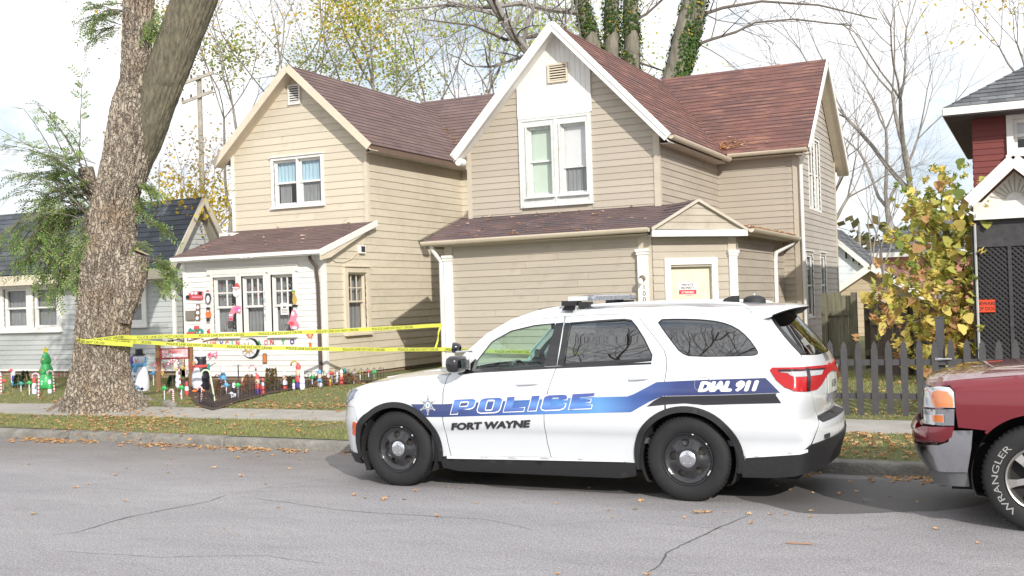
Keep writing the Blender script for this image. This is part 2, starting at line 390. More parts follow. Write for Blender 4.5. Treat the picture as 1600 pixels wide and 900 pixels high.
# cracks: thin strips of dirt-filled fissure in the asphalt
M_CRACK = mat('dirt in the crack', (0.085, 0.08, 0.078), 0.95, 0.3, 20)
def crack(pix, w0):
    P = [gz(*p)[:2] for p in pix]; P = densify(P, 0.06, closed=False); b = MB(); k = 0; L_ = []
    for i, p in enumerate(P):
        q = P[min(i + 1, len(P) - 1)]; o = P[max(i - 1, 0)]; d = np.array(q) - np.array(o); d = d / np.linalg.norm(d); n_ = np.array([-d[1], d[0]])
        j = 0.035 * noise.noise(Vector((p[0] * 2.5, p[1] * 2.5, w0 * 99))) + 0.014 * noise.noise(Vector((p[0] * 11, p[1] * 11, 5)))
        w = w0 * .8 * (0.5 + 1.0 * abs(noise.noise(Vector((p[0] * 5, p[1] * 5, 9))))) * (1 - abs(2 * i / len(P) - 1) ** 6)
        c = np.array(p) + n_ * j; b.v += [(*(c - n_ * w), 0.004), (*(c + n_ * w), 0.004)]
        if i: b.f.append((2 * i - 2, 2 * i, 2 * i + 1, 2 * i - 1)); b.m.append(0)
    return b
for pix, w in (([(60, 838), (120, 832), (200, 808), (330, 783), (352, 774)], 0.009), ([(352, 774), (430, 760), (520, 748)], 0.005), ([(1006, 898), (1035, 880), (1040, 866), (1095, 838), (1130, 822), (1172, 806)], 0.010),
               ([(60, 858), (250, 872), (420, 868), (520, 884)], 0.004), ([(370, 775), (520, 796), (640, 805), (760, 812), (850, 830)], 0.005), ([(0, 770), (130, 762), (240, 768)], 0.004), ([(800, 822), (980, 815), (1170, 830)], 0.003)):
    crack(pix, w).build('road_crack', M_CRACK, kind='structure', fix=False)
# ================================================================ houses
def siding_mat(name, col, rnd=0.045, dirt=0.5, rough=0.6):
    return mat(name, col, rough, 0.05, 2.2, 0.15, 24, rnd=rnd, stretch=(1.0, 1.0, 3.0), dirt=dirt)
M_CREAM = siding_mat('cream aluminium siding', (0.605, 0.545, 0.435))
M_BEIGE = siding_mat('beige aluminium siding', (0.44, 0.39, 0.32))
M_WSIDE = siding_mat('white lap siding', (0.80, 0.79, 0.76), dirt=0.12)
M_GSIDE = siding_mat('pale grey vinyl siding', (0.455, 0.475, 0.47), dirt=0.2)
M_WHITE = mat('white trim paint', (0.78, 0.77, 0.74), 0.55, 0.06, 5, 0.1, dirt=0.25)
M_CTRIM = mat('cream trim paint', (0.66, 0.58, 0.46), 0.55, 0.06, 5, 0.1, dirt=0.3)
M_BTRIM = mat('beige corner trim', (0.52, 0.46, 0.37), 0.6, 0.06, 5, 0.1, dirt=0.4)
M_OLDW = mat('peeling white window paint', (0.66, 0.68, 0.66), 0.7, 0.12, 14, 0.4, 50, dirt=0.6)
M_SOFF = mat('soffit board', (0.50, 0.46, 0.38), 0.7, 0.1, 3)
M_FOUND = mat('painted foundation', (0.27, 0.20, 0.14), 0.9, 0.2, 5, 0.5, 30, dirt=0.5)
M_DARK = mat('unlit room', (0.035, 0.035, 0.04), 0.9)
M_BROWN = mat('brown downspout', (0.085, 0.06, 0.05), 0.45)
M_CURT = mat('grey curtain', (0.30, 0.295, 0.30), 0.9, 0.25, 9, stretch=(6, 6, 0.4))
M_SHADE = mat('pale green window shade', (0.70, 0.78, 0.66), 0.8, 0.06, 3)
M_BLIND = mat('white roller blind', (0.90, 0.86, 0.87), 0.8, 0.04, 3)
M_BLUEC = mat('light blue curtain', (0.50, 0.68, 0.80), 0.9, 0.2, 8, stretch=(7, 7, 0.3))
G_WIN = glass('window glass', (0.9, 0.93, 0.93), 0.92, 0.02, 1.55)

def shingle_mat(name, c1, c2, c3, row=0.14, tab=0.32, fleck=0.25):
    m = bpy.data.materials.new(name); m.use_nodes = True; n = m.node_tree.nodes; l = m.node_tree.links
    b = n['Principled BSDF']; b.inputs['Roughness'].default_value = 0.92
    uv = n.new('ShaderNodeUVMap'); br = n.new('ShaderNodeTexBrick'); br.offset = 0.5
    br.inputs['Scale'].default_value = 1.0; br.inputs['Brick Width'].default_value = tab; br.inputs['Row Height'].default_value = row
    br.inputs['Mortar Size'].default_value = 0.006; br.inputs['Color1'].default_value = (0, 0, 0, 1); br.inputs['Color2'].default_value = (1, 1, 1, 1); br.inputs['Mortar'].default_value = (0.0, 0, 0, 1)
    l.new(uv.outputs['UV'], br.inputs['Vector'])
    sep = n.new('ShaderNodeSeparateColor'); l.new(br.outputs['Color'], sep.inputs['Color'])
    tcn = n.new('ShaderNodeTexCoord'); t = n.new('ShaderNodeTexNoise'); t.inputs['Scale'].default_value = 0.9; t.inputs['Detail'].default_value = 7; t.inputs['Roughness'].default_value = 0.7
    l.new(tcn.outputs['Object'], t.inputs['Vector'])
    t2 = n.new('ShaderNodeTexNoise'); t2.inputs['Scale'].default_value = 2.0; t2.inputs['Detail'].default_value = 4
    mpn = n.new('ShaderNodeMapping'); mpn.inputs['Scale'].default_value = (.8, 6.0, 1); l.new(uv.outputs['UV'], mpn.inputs['Vector']); l.new(mpn.outputs['Vector'], t2.inputs['Vector'])
    r = n.new('ShaderNodeValToRGB'); r.color_ramp.elements[0].position = 0.35; r.color_ramp.elements[1].position = 0.62
    r.color_ramp.elements[0].color = (*c1, 1); r.color_ramp.elements[1].color = (*c2, 1); l.new(t.outputs['Fac'], r.inputs['Fac'])
    x = n.new('ShaderNodeMix'); x.data_type = 'RGBA'; x.inputs['B'].default_value = (*c3, 1); l.new(r.outputs['Color'], x.inputs['A'])
    mr = n.new('ShaderNodeMapRange'); mr.inputs['From Min'].default_value = 0.52; mr.inputs['From Max'].default_value = 0.68; mr.inputs['To Max'].default_value = 0.75; l.new(t2.outputs['Fac'], mr.inputs['Value'])
    l.new(mr.outputs['Result'], x.inputs['Factor'])
    h = n.new('ShaderNodeHueSaturation'); mr2 = n.new('ShaderNodeMapRange'); mr2.inputs['To Min'].default_value = 1 - fleck; mr2.inputs['To Max'].default_value = 1 + fleck
    l.new(sep.outputs['Red'], mr2.inputs['Value']); l.new(mr2.outputs['Result'], h.inputs['Value']); l.new(x.outputs['Result'], h.inputs['Color'])
    g = n.new('ShaderNodeTexNoise'); g.inputs['Scale'].default_value = 120; l.new(tcn.outputs['Object'], g.inputs['Vector'])
    l.new(h.outputs['Color'], b.inputs['Base Color'])
    bp = n.new('ShaderNodeBump'); bp.inputs['Strength'].default_value = 0.4; bp.inputs['Distance'].default_value = 0.01; l.new(g.outputs['Fac'], bp.inputs['Height']); l.new(bp.outputs['Normal'], b.inputs['Normal'])
    return m
R_BROWN = shingle_mat('plum brown asphalt shingles', (0.135, 0.092, 0.090), (0.175, 0.118, 0.112), (0.20, 0.125, 0.105), fleck=.14)
R_RUST = shingle_mat('rust red asphalt shingles', (0.125, 0.070, 0.068), (0.185, 0.086, 0.072), (0.34, 0.17, 0.12), fleck=0.13)
R_PORCH = shingle_mat('weathered plum and rust shingles', (0.10, 0.078, 0.085), (0.145, 0.10, 0.10), (0.21, 0.115, 0.09), fleck=.18)
R_SLATE = shingle_mat('blue grey asphalt shingles', (0.062, 0.070, 0.086), (0.095, 0.105, 0.125), (0.07, 0.078, 0.095))
R_GREY = shingle_mat('grey slate shingles', (0.10, 0.105, 0.115), (0.16, 0.165, 0.175), (0.075, 0.08, 0.09), row=0.15, tab=0.26, fleck=0.35)

def clip_poly(P, nrm, d, keep=1):
    out = []
    for i in range(len(P)):
        a, b_ = P[i], P[(i + 1) % len(P)]; da = (a.dot(nrm) - d) * keep; db = (b_.dot(nrm) - d) * keep
        if da >= 0: out.append(a)
        if (da > 0 > db) or (da < 0 < db): out.append(a + (b_ - a) * (da / (da - db)))
    return out
def roof_plane(parent, name, poly, m, course=0.14, thick=0.035, label=None, lift=0.010):
    """planar roof polygon, laid in lapped shingle courses up the slope"""
    P = [Vector([float(c) for c in p]) for p in poly]
    nrm = Vector((0, 0, 0))
    for i in range(len(P)): nrm += (P[i]).cross(P[(i + 1) % len(P)])
    nrm.normalize(); nrm = nrm if nrm.z > 0 else -nrm
    upv = (Vector((0, 0, 1)) - nrm * nrm.z).normalized(); al = upv.cross(nrm).normalized()
    s = [p.dot(upv) for p in P]; s0, s1 = min(s), max(s)
    b = MB(); UV = []
    k = 0
    while s0 + k * course < s1 - 1e-4:
        a, c = s0 + k * course, min(s0 + (k + 1) * course, s1)
        Q = clip_poly(clip_poly(P, upv, a, 1), upv, c, -1); k += 1
        if len(Q) < 3: continue
        jit = random.uniform(-0.002, 0.003)
        top = [q + nrm * ((lift + jit) * (1 - (q.dot(upv) - a) / course) + 0.002) for q in Q]
        bot = [q - nrm * (thick if k == 1 else 0.004) for q in Q]
        n_ = len(Q); kk = len(b.v)
        b.v += [tuple(q) for q in top] + [tuple(q) for q in bot]
        fs = [tuple(range(n_))] + [(i, n_ + i, n_ + (i + 1) % n_, (i + 1) % n_) for i in range(n_)]
        for f in fs: b.f.append(tuple(kk + i for i in f)); b.m.append(0)
        UV += [(q.dot(al), q.dot(upv) - s0) for q in Q] * 2
    # underside (soffit sheet)
    kk = len(b.v); b.v += [tuple(q - nrm * thick) for q in P]; UV += [(0, 0)] * len(P); b.f.append(tuple(range(kk, kk + len(P)))); b.m.append(1)
    o = b.build(name, [m, M_SOFF], parent, fix=True, label=label)
    uvl = o.data.uv_layers.new(name='UVMap'); lv = np.zeros(len(o.data.loops), int); o.data.loops.foreach_get('vertex_index', lv)
    uvl.data.foreach_set('uv', np.array(UV)[lv].ravel())
    return o, nrm, upv

class Wall:
    """a wall plane: a runs along e, z is height, d is depth along the outward normal"""
    def __init__(s, O, e, n): s.O = Vector((O[0], O[1], 0)); s.e = Vector((e[0], e[1], 0)).normalized(); s.n = Vector((n[0], n[1], 0)).normalized()
    def T(s, a, z, d=0.0): p = s.O + s.e * a + s.n * d; return (p.x, p.y, float(z))
    def az(s, px, py, d=0.0):     # where the sight line through a photo pixel meets the wall
        r = Vector(ray(px, py)); o = Vector(CAM); q = s.O + s.n * d
        t = (q - o).dot(s.n) / r.dot(s.n); p = o + r * t
        return ((p - s.O).dot(s.e), p.z)
    def box(s, b, a0, z0, d0, a1, z1, d1, mi=0):
        T = s.T
        return b.hexa([T(a0, z0, d0), T(a1, z0, d0), T(a1, z0, d1), T(a0, z0, d1), T(a0, z1, d0), T(a1, z1, d0), T(a1, z1, d1), T(a0, z1, d1)], mi)
def cross_at(outline, z):
    xs = []
    for i in range(len(outline)):
        (a0, z0), (a1, z1) = outline[i], outline[(i + 1) % len(outline)]
        if (z0 <= z < z1) or (z1 <= z < z0): xs.append(a0 + (a1 - a0) * (z - z0) / (z1 - z0))
    return (min(xs), max(xs)) if len(xs) >= 2 else None
def make_wall(root, W, outline, holes, wm, bm_, exposure, z_start, name='wall', label=None, lap=0.017, boards=True, back=0.12):
    V, F = cdt(outline, [[(h[0], h[1]), (h[2], h[1]), (h[2], h[3]), (h[0], h[3])] for h in holes])
    b = MB(); b.v = [W.T(a, z, 0) for a, z in V] + [W.T(a, z, -back) for a, z in V]; n_ = len(V)
    b.f = [tuple(f) for f in F] + [tuple(n_ + i for i in reversed(f)) for f in F]
    E = {}
    for f in F:
        for i in range(3):
            e = (f[i], f[(i + 1) % 3]); E[e] = 1
    for (i, j) in list(E):
        if (j, i) not in E: b.f.append((j, i, n_ + i, n_ + j))
    b.m = [0] * len(b.f)
    w = b.build(name, wm, root, label=label)
    if not boards: return w
    zmax = max(z for a, z in outline); zmin = min(z for a, z in outline); z = z_start
    while z < zmax - 0.02:
        zt = min(z + exposure, zmax - 0.001); zb_ = max(z, zmin)
        lo = cross_at(outline, zb_ + 1e-4); hi = cross_at(outline, zt - 1e-4)
        if lo and hi:
            hs = sorted((h[0], h[2]) for h in holes if h[1] < zt - 0.3 * exposure and h[3] > z + 0.3 * exposure)
            cuts = []; cur = 'L'
            edges_ = [('o', lo[0], hi[0])] + [x for h in hs for x in (('c', h[0], h[0]), ('c', h[1], h[1]))] + [('o', lo[1], hi[1])]
            for i in range(0, len(edges_), 2):
                A, B = edges_[i], edges_[i + 1]
                if min(B[1], B[2]) - max(A[1], A[2]) < 0.01 and (B[1] - A[1]) < 0.03: continue
                T = W.T; Ls = B[1] - A[1]; cs_ = [0.0] + ([] if Ls < 3.2 else [random.uniform(.25, .75)]) + [1.0]      # long runs are butted from two lengths
                for u0, u1 in zip(cs_[:-1], cs_[1:]):
                    d0 = lap + random.uniform(-0.002, 0.002); g0 = 0 if u0 == 0 else .002; g1 = 0 if u1 == 1 else .002; L1 = B[2] - A[2]; sg_ = random.uniform(-.003, .003)
                    a0_, a1_, b0_, b1_ = A[1] + Ls * u0 + g0, A[1] + Ls * u1 - g1, A[2] + L1 * u0 + g0, A[2] + L1 * u1 - g1
                    MB().hexa([T(a0_, z, .001), T(a1_, z + sg_, .001), T(a1_, z + sg_, d0), T(a0_, z, d0), T(b0_, zt, .001), T(b1_, zt, .001), T(b1_, zt, .004), T(b0_, zt, .004)]).build('siding_board', bm_, w, loc=T((a0_ + a1_) / 2, z, 0))
        z += exposure
    return w
def window(root, W, r, name='window', frame=0.09, proud=0.05, rows=1, cols=1, sash=0.045, fm=None, lights=((0, 1),), curtain=None, sill=True, label=None, muntin=0.022, split=0.5, upper=None, lower=None, depth=0.09, curt_d=-0.16, head=None, drip=True):
    """r = (a0, z0, a1, z1) of the opening; lights = spans across the width; each light a double-hung pair"""
    a0, z0, a1, z1 = r; fm = fm or M_WHITE; fr = frame; b = MB(); B = W.box; window.k = getattr(window, 'k', 0) + 1; q_ = .0019 * (window.k % 5); proud += q_; frame += q_
    B(b, a0 - fr, z0 - fr * .6, -.01, a0, z1 + (head or fr), proud); B(b, a1, z0 - fr * .6, -.01, a1 + fr, z1 + (head or fr), proud)
    B(b, a0, z1, -.01, a1, z1 + (head or fr), proud - .004); B(b, a0, z0 - fr * .6, -.01, a1, z0, proud - .004)
    if drip: B(b, a0 - fr - .02, z1 + (head or fr) , 0, a1 + fr + .02, z1 + (head or fr) + .02, proud + .03)
    if sill: B(b, a0 - fr - .02, z0 - fr * .6 - .035, 0, a1 + fr + .02, z0 - fr * .6 , proud + .035)
    for a in (a0, a1 - .012): B(b, a, z0, -depth - .04, a + .012, z1, -.012)      # jamb linings
    B(b, a0 + .012, z1 - .012, -depth - .04, a1 - .012, z1, -.012); B(b, a0 + .012, z0, -depth - .04, a1 - .012, z0 + .014, -.012)
    w_ = a1 - a0; sp = [(a0 + w_ * p, a0 + w_ * q) for p, q in lights]
    for i in range(len(sp) - 1): B(b, sp[i][1], z0, -depth, sp[i + 1][0], z1, proud - .012)     # mullions
    f = b.build(name, fm, root, label=label)
    for (p, q) in sp:
        zm = z0 + (z1 - z0) * (1 - split); p += .012; q -= .012
        for which, (u0, u1, dd, rc) in (('upper', (zm - sash / 2, z1 - .012, -depth * .45, upper)), ('lower', (z0 + .014, zm + sash / 2, -depth * .8, lower))):
            s = MB(); th = .03
            B(s, p, u0, dd - th, p + sash, u1, dd); B(s, q - sash, u0, dd - th, q, u1, dd)
            B(s, p + sash, u1 - sash, dd - th + .001, q - sash, u1, dd - .001); B(s, p + sash, u0, dd - th + .001, q - sash, u0 + sash, dd - .001)
            s.build('sash', fm, f)
            gd_ = MB(); T = W.T; dg = dd - th / 2
            gd_.add([T(p + sash, u0 + sash, dg), T(q - sash, u0 + sash, dg), T(q - sash, u1 - sash, dg), T(p + sash, u1 - sash, dg)], [(0, 1, 2, 3)]); gd_.build('pane', G_WIN, f, fix=False)
            if rc:
                nr, nc = rc; gw = q - p - 2 * sash; gh = u1 - u0 - 2 * sash
                for i in range(1, nc):
                    x_ = p + sash + gw * i / nc; mm = MB(); B(mm, x_ - muntin / 2, u0 + sash, dd - th + .004, x_ + muntin / 2, u1 - sash, dd - .003); mm.build('muntin', fm, f)
                for i in range(1, nr):
                    y_ = u0 + sash + gh * i / nr; mm = MB(); B(mm, p + sash, y_ - muntin / 2, dd - th + .006, q - sash, y_ + muntin / 2, dd - .005); mm.build('muntin', fm, f)
    # the room behind: a shallow dark box with whatever hangs in the window
    rm = MB(); T = W.T; D = -0.55
    rm.add([T(a0, z0, -.13), T(a1, z0, -.13), T(a1, z1, -.13), T(a0, z1, -.13), T(a0, z0, D), T(a1, z0, D), T(a1, z1, D), T(a0, z1, D)], [(4, 5, 6, 7), (0, 4, 7, 3), (1, 2, 6, 5), (3, 7, 6, 2), (0, 1, 5, 4)])
    rm.build('room_behind', M_DARK, f, fix=False)
    for c in (curtain or []):      # (u0, u1, v0, v1, material) as fractions, pleated cloth
        u0, u1, v0, v1, cm = c; c0 = a0 + w_ * u0; c1 = a0 + w_ * u1; y0 = z0 + (z1 - z0) * v0; y1 = z0 + (z1 - z0) * v1; cb = MB(); nn = 16
        pl = 0.012 if cm not in (M_SHADE, M_BLIND) else 0.0
        for i in range(nn + 1):
            a = c0 + (c1 - c0) * i / nn; d = curt_d + pl * sin(i * 2.4)
            cb.v += [T(a, y0, d), T(a, y1, d)]
            if i: cb.f.append((2 * i - 2, 2 * i, 2 * i + 1, 2 * i - 1)); cb.m.append(0)
        cb.build('curtain', cm, f, smooth=True, fix=False)
    return f
def gutter(root, p, q, m, out, r=0.055, name='gutter'):
    p = Vector([float(c) for c in p]); q = Vector([float(c) for c in q]); o = Vector(out).normalized(); b = MB(); n_ = 8; k = 0
    prof = [(0, 0.0)] + [(r - r * cos(t), -r * 1.1 * sin(t)) for t in np.linspace(0.25, pi - .35, n_)] + [(2 * r, 0.012), (2 * r + .012, 0.012), (2 * r + .012, -.01)]
    prof += [(r - (r + .006) * cos(t), -(r * 1.1 + .006) * sin(t)) for t in np.linspace(pi - .35, .25, n_)]
    for P in (p, q): b.v += [tuple(P + o * u + Vector((0, 0, v))) for u, v in prof]
    m_ = len(prof); b.f = [(j, (j + 1) % m_, m_ + (j + 1) % m_, m_ + j) for j in range(m_)]; b.m = [0] * m_
    g = b.build(name, m, root, smooth=50)
    L_ = (q - p).length
    for e in (p, q):
        c = MB(); c.slab([tuple(e + o * (r - r * cos(t)) + Vector((0, 0, -r * 1.1 * sin(t)))) for t in np.linspace(0, pi, 9)], (q - p).normalized() * .004); c.build('gutter_end_cap', m, g)
    return g
def trim_strip(root, W, a0, z0, a1, z1, d, m, name='corner_board', d0=-.01):
    b = MB(); W.box(b, a0, z0, d0, a1, z1, d); return b.build(name, m, root)

# ---------------------------------------------------------------- cream house on the left of the pair
LX = -12.40
LH = thing('cream_house', 'cream two storey house with white enclosed porch covered in holiday cutouts', 'house', (-14.1, 19, 0.3))
WP = Wall((-15.88, 17.4), (1, 0), (0, -1)); PW = LX + 15.88          # porch front
def R_(W, x0, y0, x1, y1): a, z = W.az(x0, y1); c, w = W.az(x1, y0); return (a, z, c, w)
lw = [R_(WP, 336, 430, 370, 523), R_(WP, 381, 430, 413, 523), R_(WP, 427, 430, 459, 523)]
zt_ = np.mean([r[3] for r in lw]); zb_ = np.mean([r[1] for r in lw]); lw = [(r[0], zb_, r[2], zt_) for r in lw]
wz = 0.50
# recess for the three windows: one wide framed group
ga0, ga1 = lw[0][0], lw[2][2]
make_wall(LH, WP, [(0, wz), (PW, wz), (PW, 2.84), (0, 2.84)], [(ga0, zb_, ga1, zt_)], M_WSIDE, M_WSIDE, 0.107, wz, name='porch_wall')
win = MB(); fr = 0.10
for i in range(2): WP.box(win, lw[i][2] + .0, zb_, -.10, lw[i + 1][0] - .0, zt_, .035)
for i, r in enumerate(lw):
    window(LH, WP, r, frame=0.055, proud=0.045, fm=M_WHITE, upper=((2, 3) if i else (2, 2)), curtain=[(0, 1, 0, 1, M_CURT)] if i == 1 else [(0.0, 0.55, 0, 1, M_CURT), (0.75, 1, 0.2, 1, M_CURT)], split=0.52, sill=(i != 1), drip=False, muntin=0.028)
win.build('mullion', M_WHITE, LH)
hd = MB(); WP.box(hd, ga0 - .13, zt_ + .055, .0, ga1 + .13, zt_ + .17, .05); WP.box(hd, ga0 - .15, zt_ + .17, 0, ga1 + .15, zt_ + .19, .075); hd.build('window_head_board', M_WHITE, LH)
trim_strip(LH, WP, -.02, wz - .02, .05, 2.84, .026, M_WHITE); trim_strip(LH, WP, PW - .06, wz - .022, PW + .024, 2.838, .029, M_WHITE)
# the side wall, porch depth and main block in one plane
WS = Wall((LX, 17.4), (0, 1), (1, 0))
SL = 5.72
outl = [(0, wz), (SL, wz), (SL, 5.30), (1.60, 5.30), (1.60, 3.55), (0, 2.84)]
def porch_top(a): return 2.84 + (3.50 - 2.84) * min(a, 1.6) / 1.6
sw = R_(WS, 543, 426, 570, 517)
make_wall(LH, WS, [(0.0, wz), (SL, wz), (SL, 5.16), (1.60, 5.16), (1.60, porch_top(1.6)), (0, porch_top(0))], [sw], M_CREAM, M_CREAM, 0.1525, wz, name='side_wall')
window(LH, WS, sw, frame=0.11, proud=0.05, fm=M_CTRIM, upper=(2, 3), curtain=[(0, 1, 0, 1, M_CURT)], muntin=0.02, sash=0.035, sill=True)
trim_strip(LH, WS, -.026, wz - .02, .06, 2.84, .03, M_WHITE)
v_ = R_(WS, 559, 383, 567, 396)
b = MB(); WS.box(b, v_[0], v_[1], .0, v_[2], v_[3], .07); WS.box(b, v_[0] + .03, v_[1] + .03, .071, v_[2] - .03, v_[3] - .03, .074, 1); b.build('dryer_vent', [M_WHITE, M_DARK], LH)
b = MB(); pts = [WS.T(*WS.az(x, y), .03) for x, y in [(514, 401), (522, 409), (535, 410), (548, 404), (556, 396), (566, 380), (574, 366)]]; b.tube(pts, .008, 5); b.build('cable', M_CTRIM, LH, smooth=True)
# upper front
FW_ = 19.0; LXL = -15.88; FWW = LX - LXL
WF = Wall((LXL, FW_), (1, 0), (0, -1))
apx = 1.79; slope = 0.925; AZ = 6.88; EZ = AZ - slope * (FWW - apx); EZl = AZ - slope * apx
uw = R_(WF, 430, 242, 502, 326)
uw = (uw[0], uw[1] + .05, uw[2], uw[3] - .03)
make_wall(LH, WF, [(0, 3.0), (FWW, 3.0), (FWW, EZ), (apx, AZ), (0, EZl)], [uw], M_CREAM, M_CREAM, 0.1525, 3.38, name='front_wall')
window(LH, WF, uw, frame=0.06, proud=0.045, fm=M_WHITE, lights=((0, .485), (.515, 1)), curtain=[(0, .48, .48, 1, M_BLUEC), (.52, 1, .5, 1, M_BLUEC), (.52, 1, 0, .5, M_CURT), (.05, .30, 0, .48, M_CURT)], sash=0.04, curt_d=-.12)
for a0_, a1_ in ((-.02, .05), (FWW - .06, FWW + .026)): trim_strip(LH, WF, a0_, 3.3, a1_, EZ, .028, M_CREAM if a0_ > 0 else M_WHITE)
trim_strip(LH, WS, 1.60 - .026, 3.55, 1.66, 5.12, .028, M_CTRIM)
def gable_vent(root, W, r, m=M_WHITE, n_=7, q=0):
    b = MB(); a0, z0, a1, z1 = r; f = .035
    def B(b_, *v): return W.box(b_, v[0], v[1], v[2] + q, v[3], v[4], v[5] + q, *v[6:])
    B(b, a0 - f, z0 - f, .01, a0, z1 + f, .055); B(b, a1, z0 - f, .01, a1 + f, z1 + f, .055); B(b, a0, z1, .01, a1, z1 + f, .052); B(b, a0, z0 - f, .01, a1, z0, .052); B(b, a0, z0, .019, a1, z1, .021, 1)
    v = b.build('gable_vent', [m, M_DARK], root)
    for i in range(n_):
        z = z0 + (z1 - z0) * (i + .15) / n_; T = lambda a_, z_, d_: W.T(a_, z_, d_ + q); s = MB(); h = (z1 - z0) / n_ * .5
        s.hexa([T(a0, z, .045), T(a1, z, .045), T(a1, z + .006, .048), T(a0, z + .006, .048), T(a0, z + h, .022), T(a1, z + h, .022), T(a1, z + h + .006, .026), T(a0, z + h + .006, .026)]); s.build('louvre', m, v)
gable_vent(LH, WF, R_(WF, 454, 134, 468, 162))
# roofs
OV = 0.30; LM = LXL + apx; AZr = AZ + .06; ez_r = EZ - slope * OV + .06; ez_l = EZl - slope * .24 + .06
YV = 26.4   # far end, beyond the cross wing ridge
yF = FW_ - .32
roof_plane(LH, 'roof', [(LX + OV, yF, ez_r), (LX + OV, YV, ez_r), (LM, YV, AZr), (LM, yF, AZr)], R_BROWN, label='right slope of the plum brown roof')
roof_plane(LH, 'roof', [(LXL - .24, yF, ez_l), (LM, yF, AZr), (LM, YV, AZr), (LXL - .24, YV, ez_l)], R_BROWN)
# cross wing
WY = 23.12
WW = Wall((LX, WY), (1, 0), (0, -1))
make_wall(LH, WW, [(0, wz), (1.35, wz), (1.35, 5.16), (0, 5.16)], [], M_CREAM, M_CREAM, 0.1525, wz, name='wing_wall')
wr = WY - .28; wz_e = ez_r + .0; wyr = WY + 1.95; wzr = wz_e + slope * (wyr - wr)
roof_plane(LH, 'roof', [(LX - .6, wr, wz_e), (LX + 1.6, wr, wz_e), (LX + 1.6, wyr, wzr), (LX - 2.2, wyr, wzr)], R_BROWN, label='front slope of the cross wing roof')
roof_plane(LH, 'roof', [(LX + 1.6, wyr, wzr), (LX + 1.6, wyr + 2.2, wz_e), (LX - 2.2, wyr + 2.2, wz_e), (LX - 2.2, wyr, wzr)], R_BROWN)
# rakes and fascia
b = MB()
for sx, ex, ez_ in ((1, LX + OV, ez_r), (-1, LXL - .24, ez_l)):
    b.beam((LM, yF - .012 - .002 * sx, AZr - .05), (ex, yF - .012 - .002 * sx, ez_ - .05), .024, .15, (0, 0, 1))
b.build('rake_board', M_CTRIM, LH)
b = MB()
for sx, ex, ez_ in ((1, LX + OV, ez_r), (-1, LXL - .24, ez_l)):
    T_ = [(LM, yF, AZr - .10), (ex, yF, ez_ - .10), (ex, FW_, ez_ - .10), (LM, FW_, AZr - .10)]
    b.slab(T_, (0, 0, -.012))
b.build('rake_soffit', M_CTRIM, LH)
b = MB(); b.box((LX + OV - .03, yF + .05, ez_r - .13), (LX + OV - .004, WY - .3, ez_r - .02)); b.build('fascia', mat('dark brown fascia', (.16, .11, .08), .6), LH)
b = MB(); b.box((LX + .03, FW_ - .02, ez_r - .12), (LX + OV - .03, WY - .02, ez_r - .10)); b.build('soffit', M_SOFF, LH)
b = MB(); b.beam((LX + .05, wr - .015, wz_e - .07), (LX + 1.6, wr - .015, wz_e - .07), .03, .12); b.build('fascia', M_SOFF, LH)
# porch roof
pe = 17.4 - .30; ps = (3.52 - 2.90) / (FW_ - pe); pz = 2.93
def pr(x, y): return (x, y, pz + ps * (y - pe))
xl = gy(266, 399, pe)[0]; xr = LX + .14
roof_plane(LH, 'porch_roof', [pr(xl, pe), pr(xr, pe), pr(xr, FW_ + .02), pr(LXL - .02, FW_ + .02), pr(LXL - .06, 18.45), pr(xl + .03, 18.45)], R_BROWN, course=.13)
b = MB().beam((xl, pe - .012, pz - .035), (xr, pe - .012, pz - .035), .024, .075); b.build('gutter', M_WHITE, LH)
b = MB().slab([(xl + .02, pe, pz - .08), (xr, pe, pz - .08), (xr, 17.42, pz - .08), (xl + .02, 17.42, pz - .08)], (0, 0, -.012)); b.build('soffit', M_WHITE, LH)
b = MB().beam(pr(xr + .012, pe - .01), pr(xr + .012, FW_ + .1), .024, .12, off=-.05); b.build('rake_board', M_WHITE, LH)
b = MB().slab([(xr - .005, pe, pz - .03), (xr - .005, pe, pz - .20), (xr - .005, pe + .35, pz - .14), (xr - .005, FW_ + .05, pz + ps * (FW_ - pe) - .08)], (.01, 0, 0)); b.build('rake_board', M_CTRIM, LH)
b = MB().box((LXL - .10, 18.62, 3.3), (LXL + .28, 18.98, 3.50)); b.build('flashing', M_WHITE, LH)
b = MB(); dsx = WP.az(500, 500)[0]
P = [WP.T(dsx - .08, 2.83, .17), WP.T(dsx - .07, 2.76, .16), WP.T(dsx, 2.62, .08), WP.T(dsx + .02, 2.3, .06), WP.T(dsx + .03, .62, .06), WP.T(dsx + .02, .52, .08), WP.T(dsx - .12, .47, .1)]
b.tube(P, .034, 8); b.build('downspout', M_BROWN, LH, smooth=True)
# foundation of brick, each brick that shows
def foundation(root, W, a0, a1, z0, z1, m=M_FOUND):
    b = MB(); W.box(b, a0, z0, -.14, a1, z1, -.035); f = b.build('foundation', M_FOUND, root); z = z0; k = 0
    mb_ = mat('foundation brick', (.30, .215, .15), .9, .25, 9, .5, 40, rnd=.15, dirt=.4)
    while z < z1 - .02:
        a = a0 - (0.11 if k % 2 else 0)
        while a < a1 - .02:
            s = MB(); W.box(s, max(a, a0), z + .005, -.034, min(a + .205, a1), min(z + .062, z1), -.022 + random.uniform(-.004, .004)); s.build('brick', mb_, f); a += .215
        z += .072; k += 1
foundation(LH, WP, 0, PW, .28, .50); foundation(LH, WS, 0, 3.2, .28, .50)
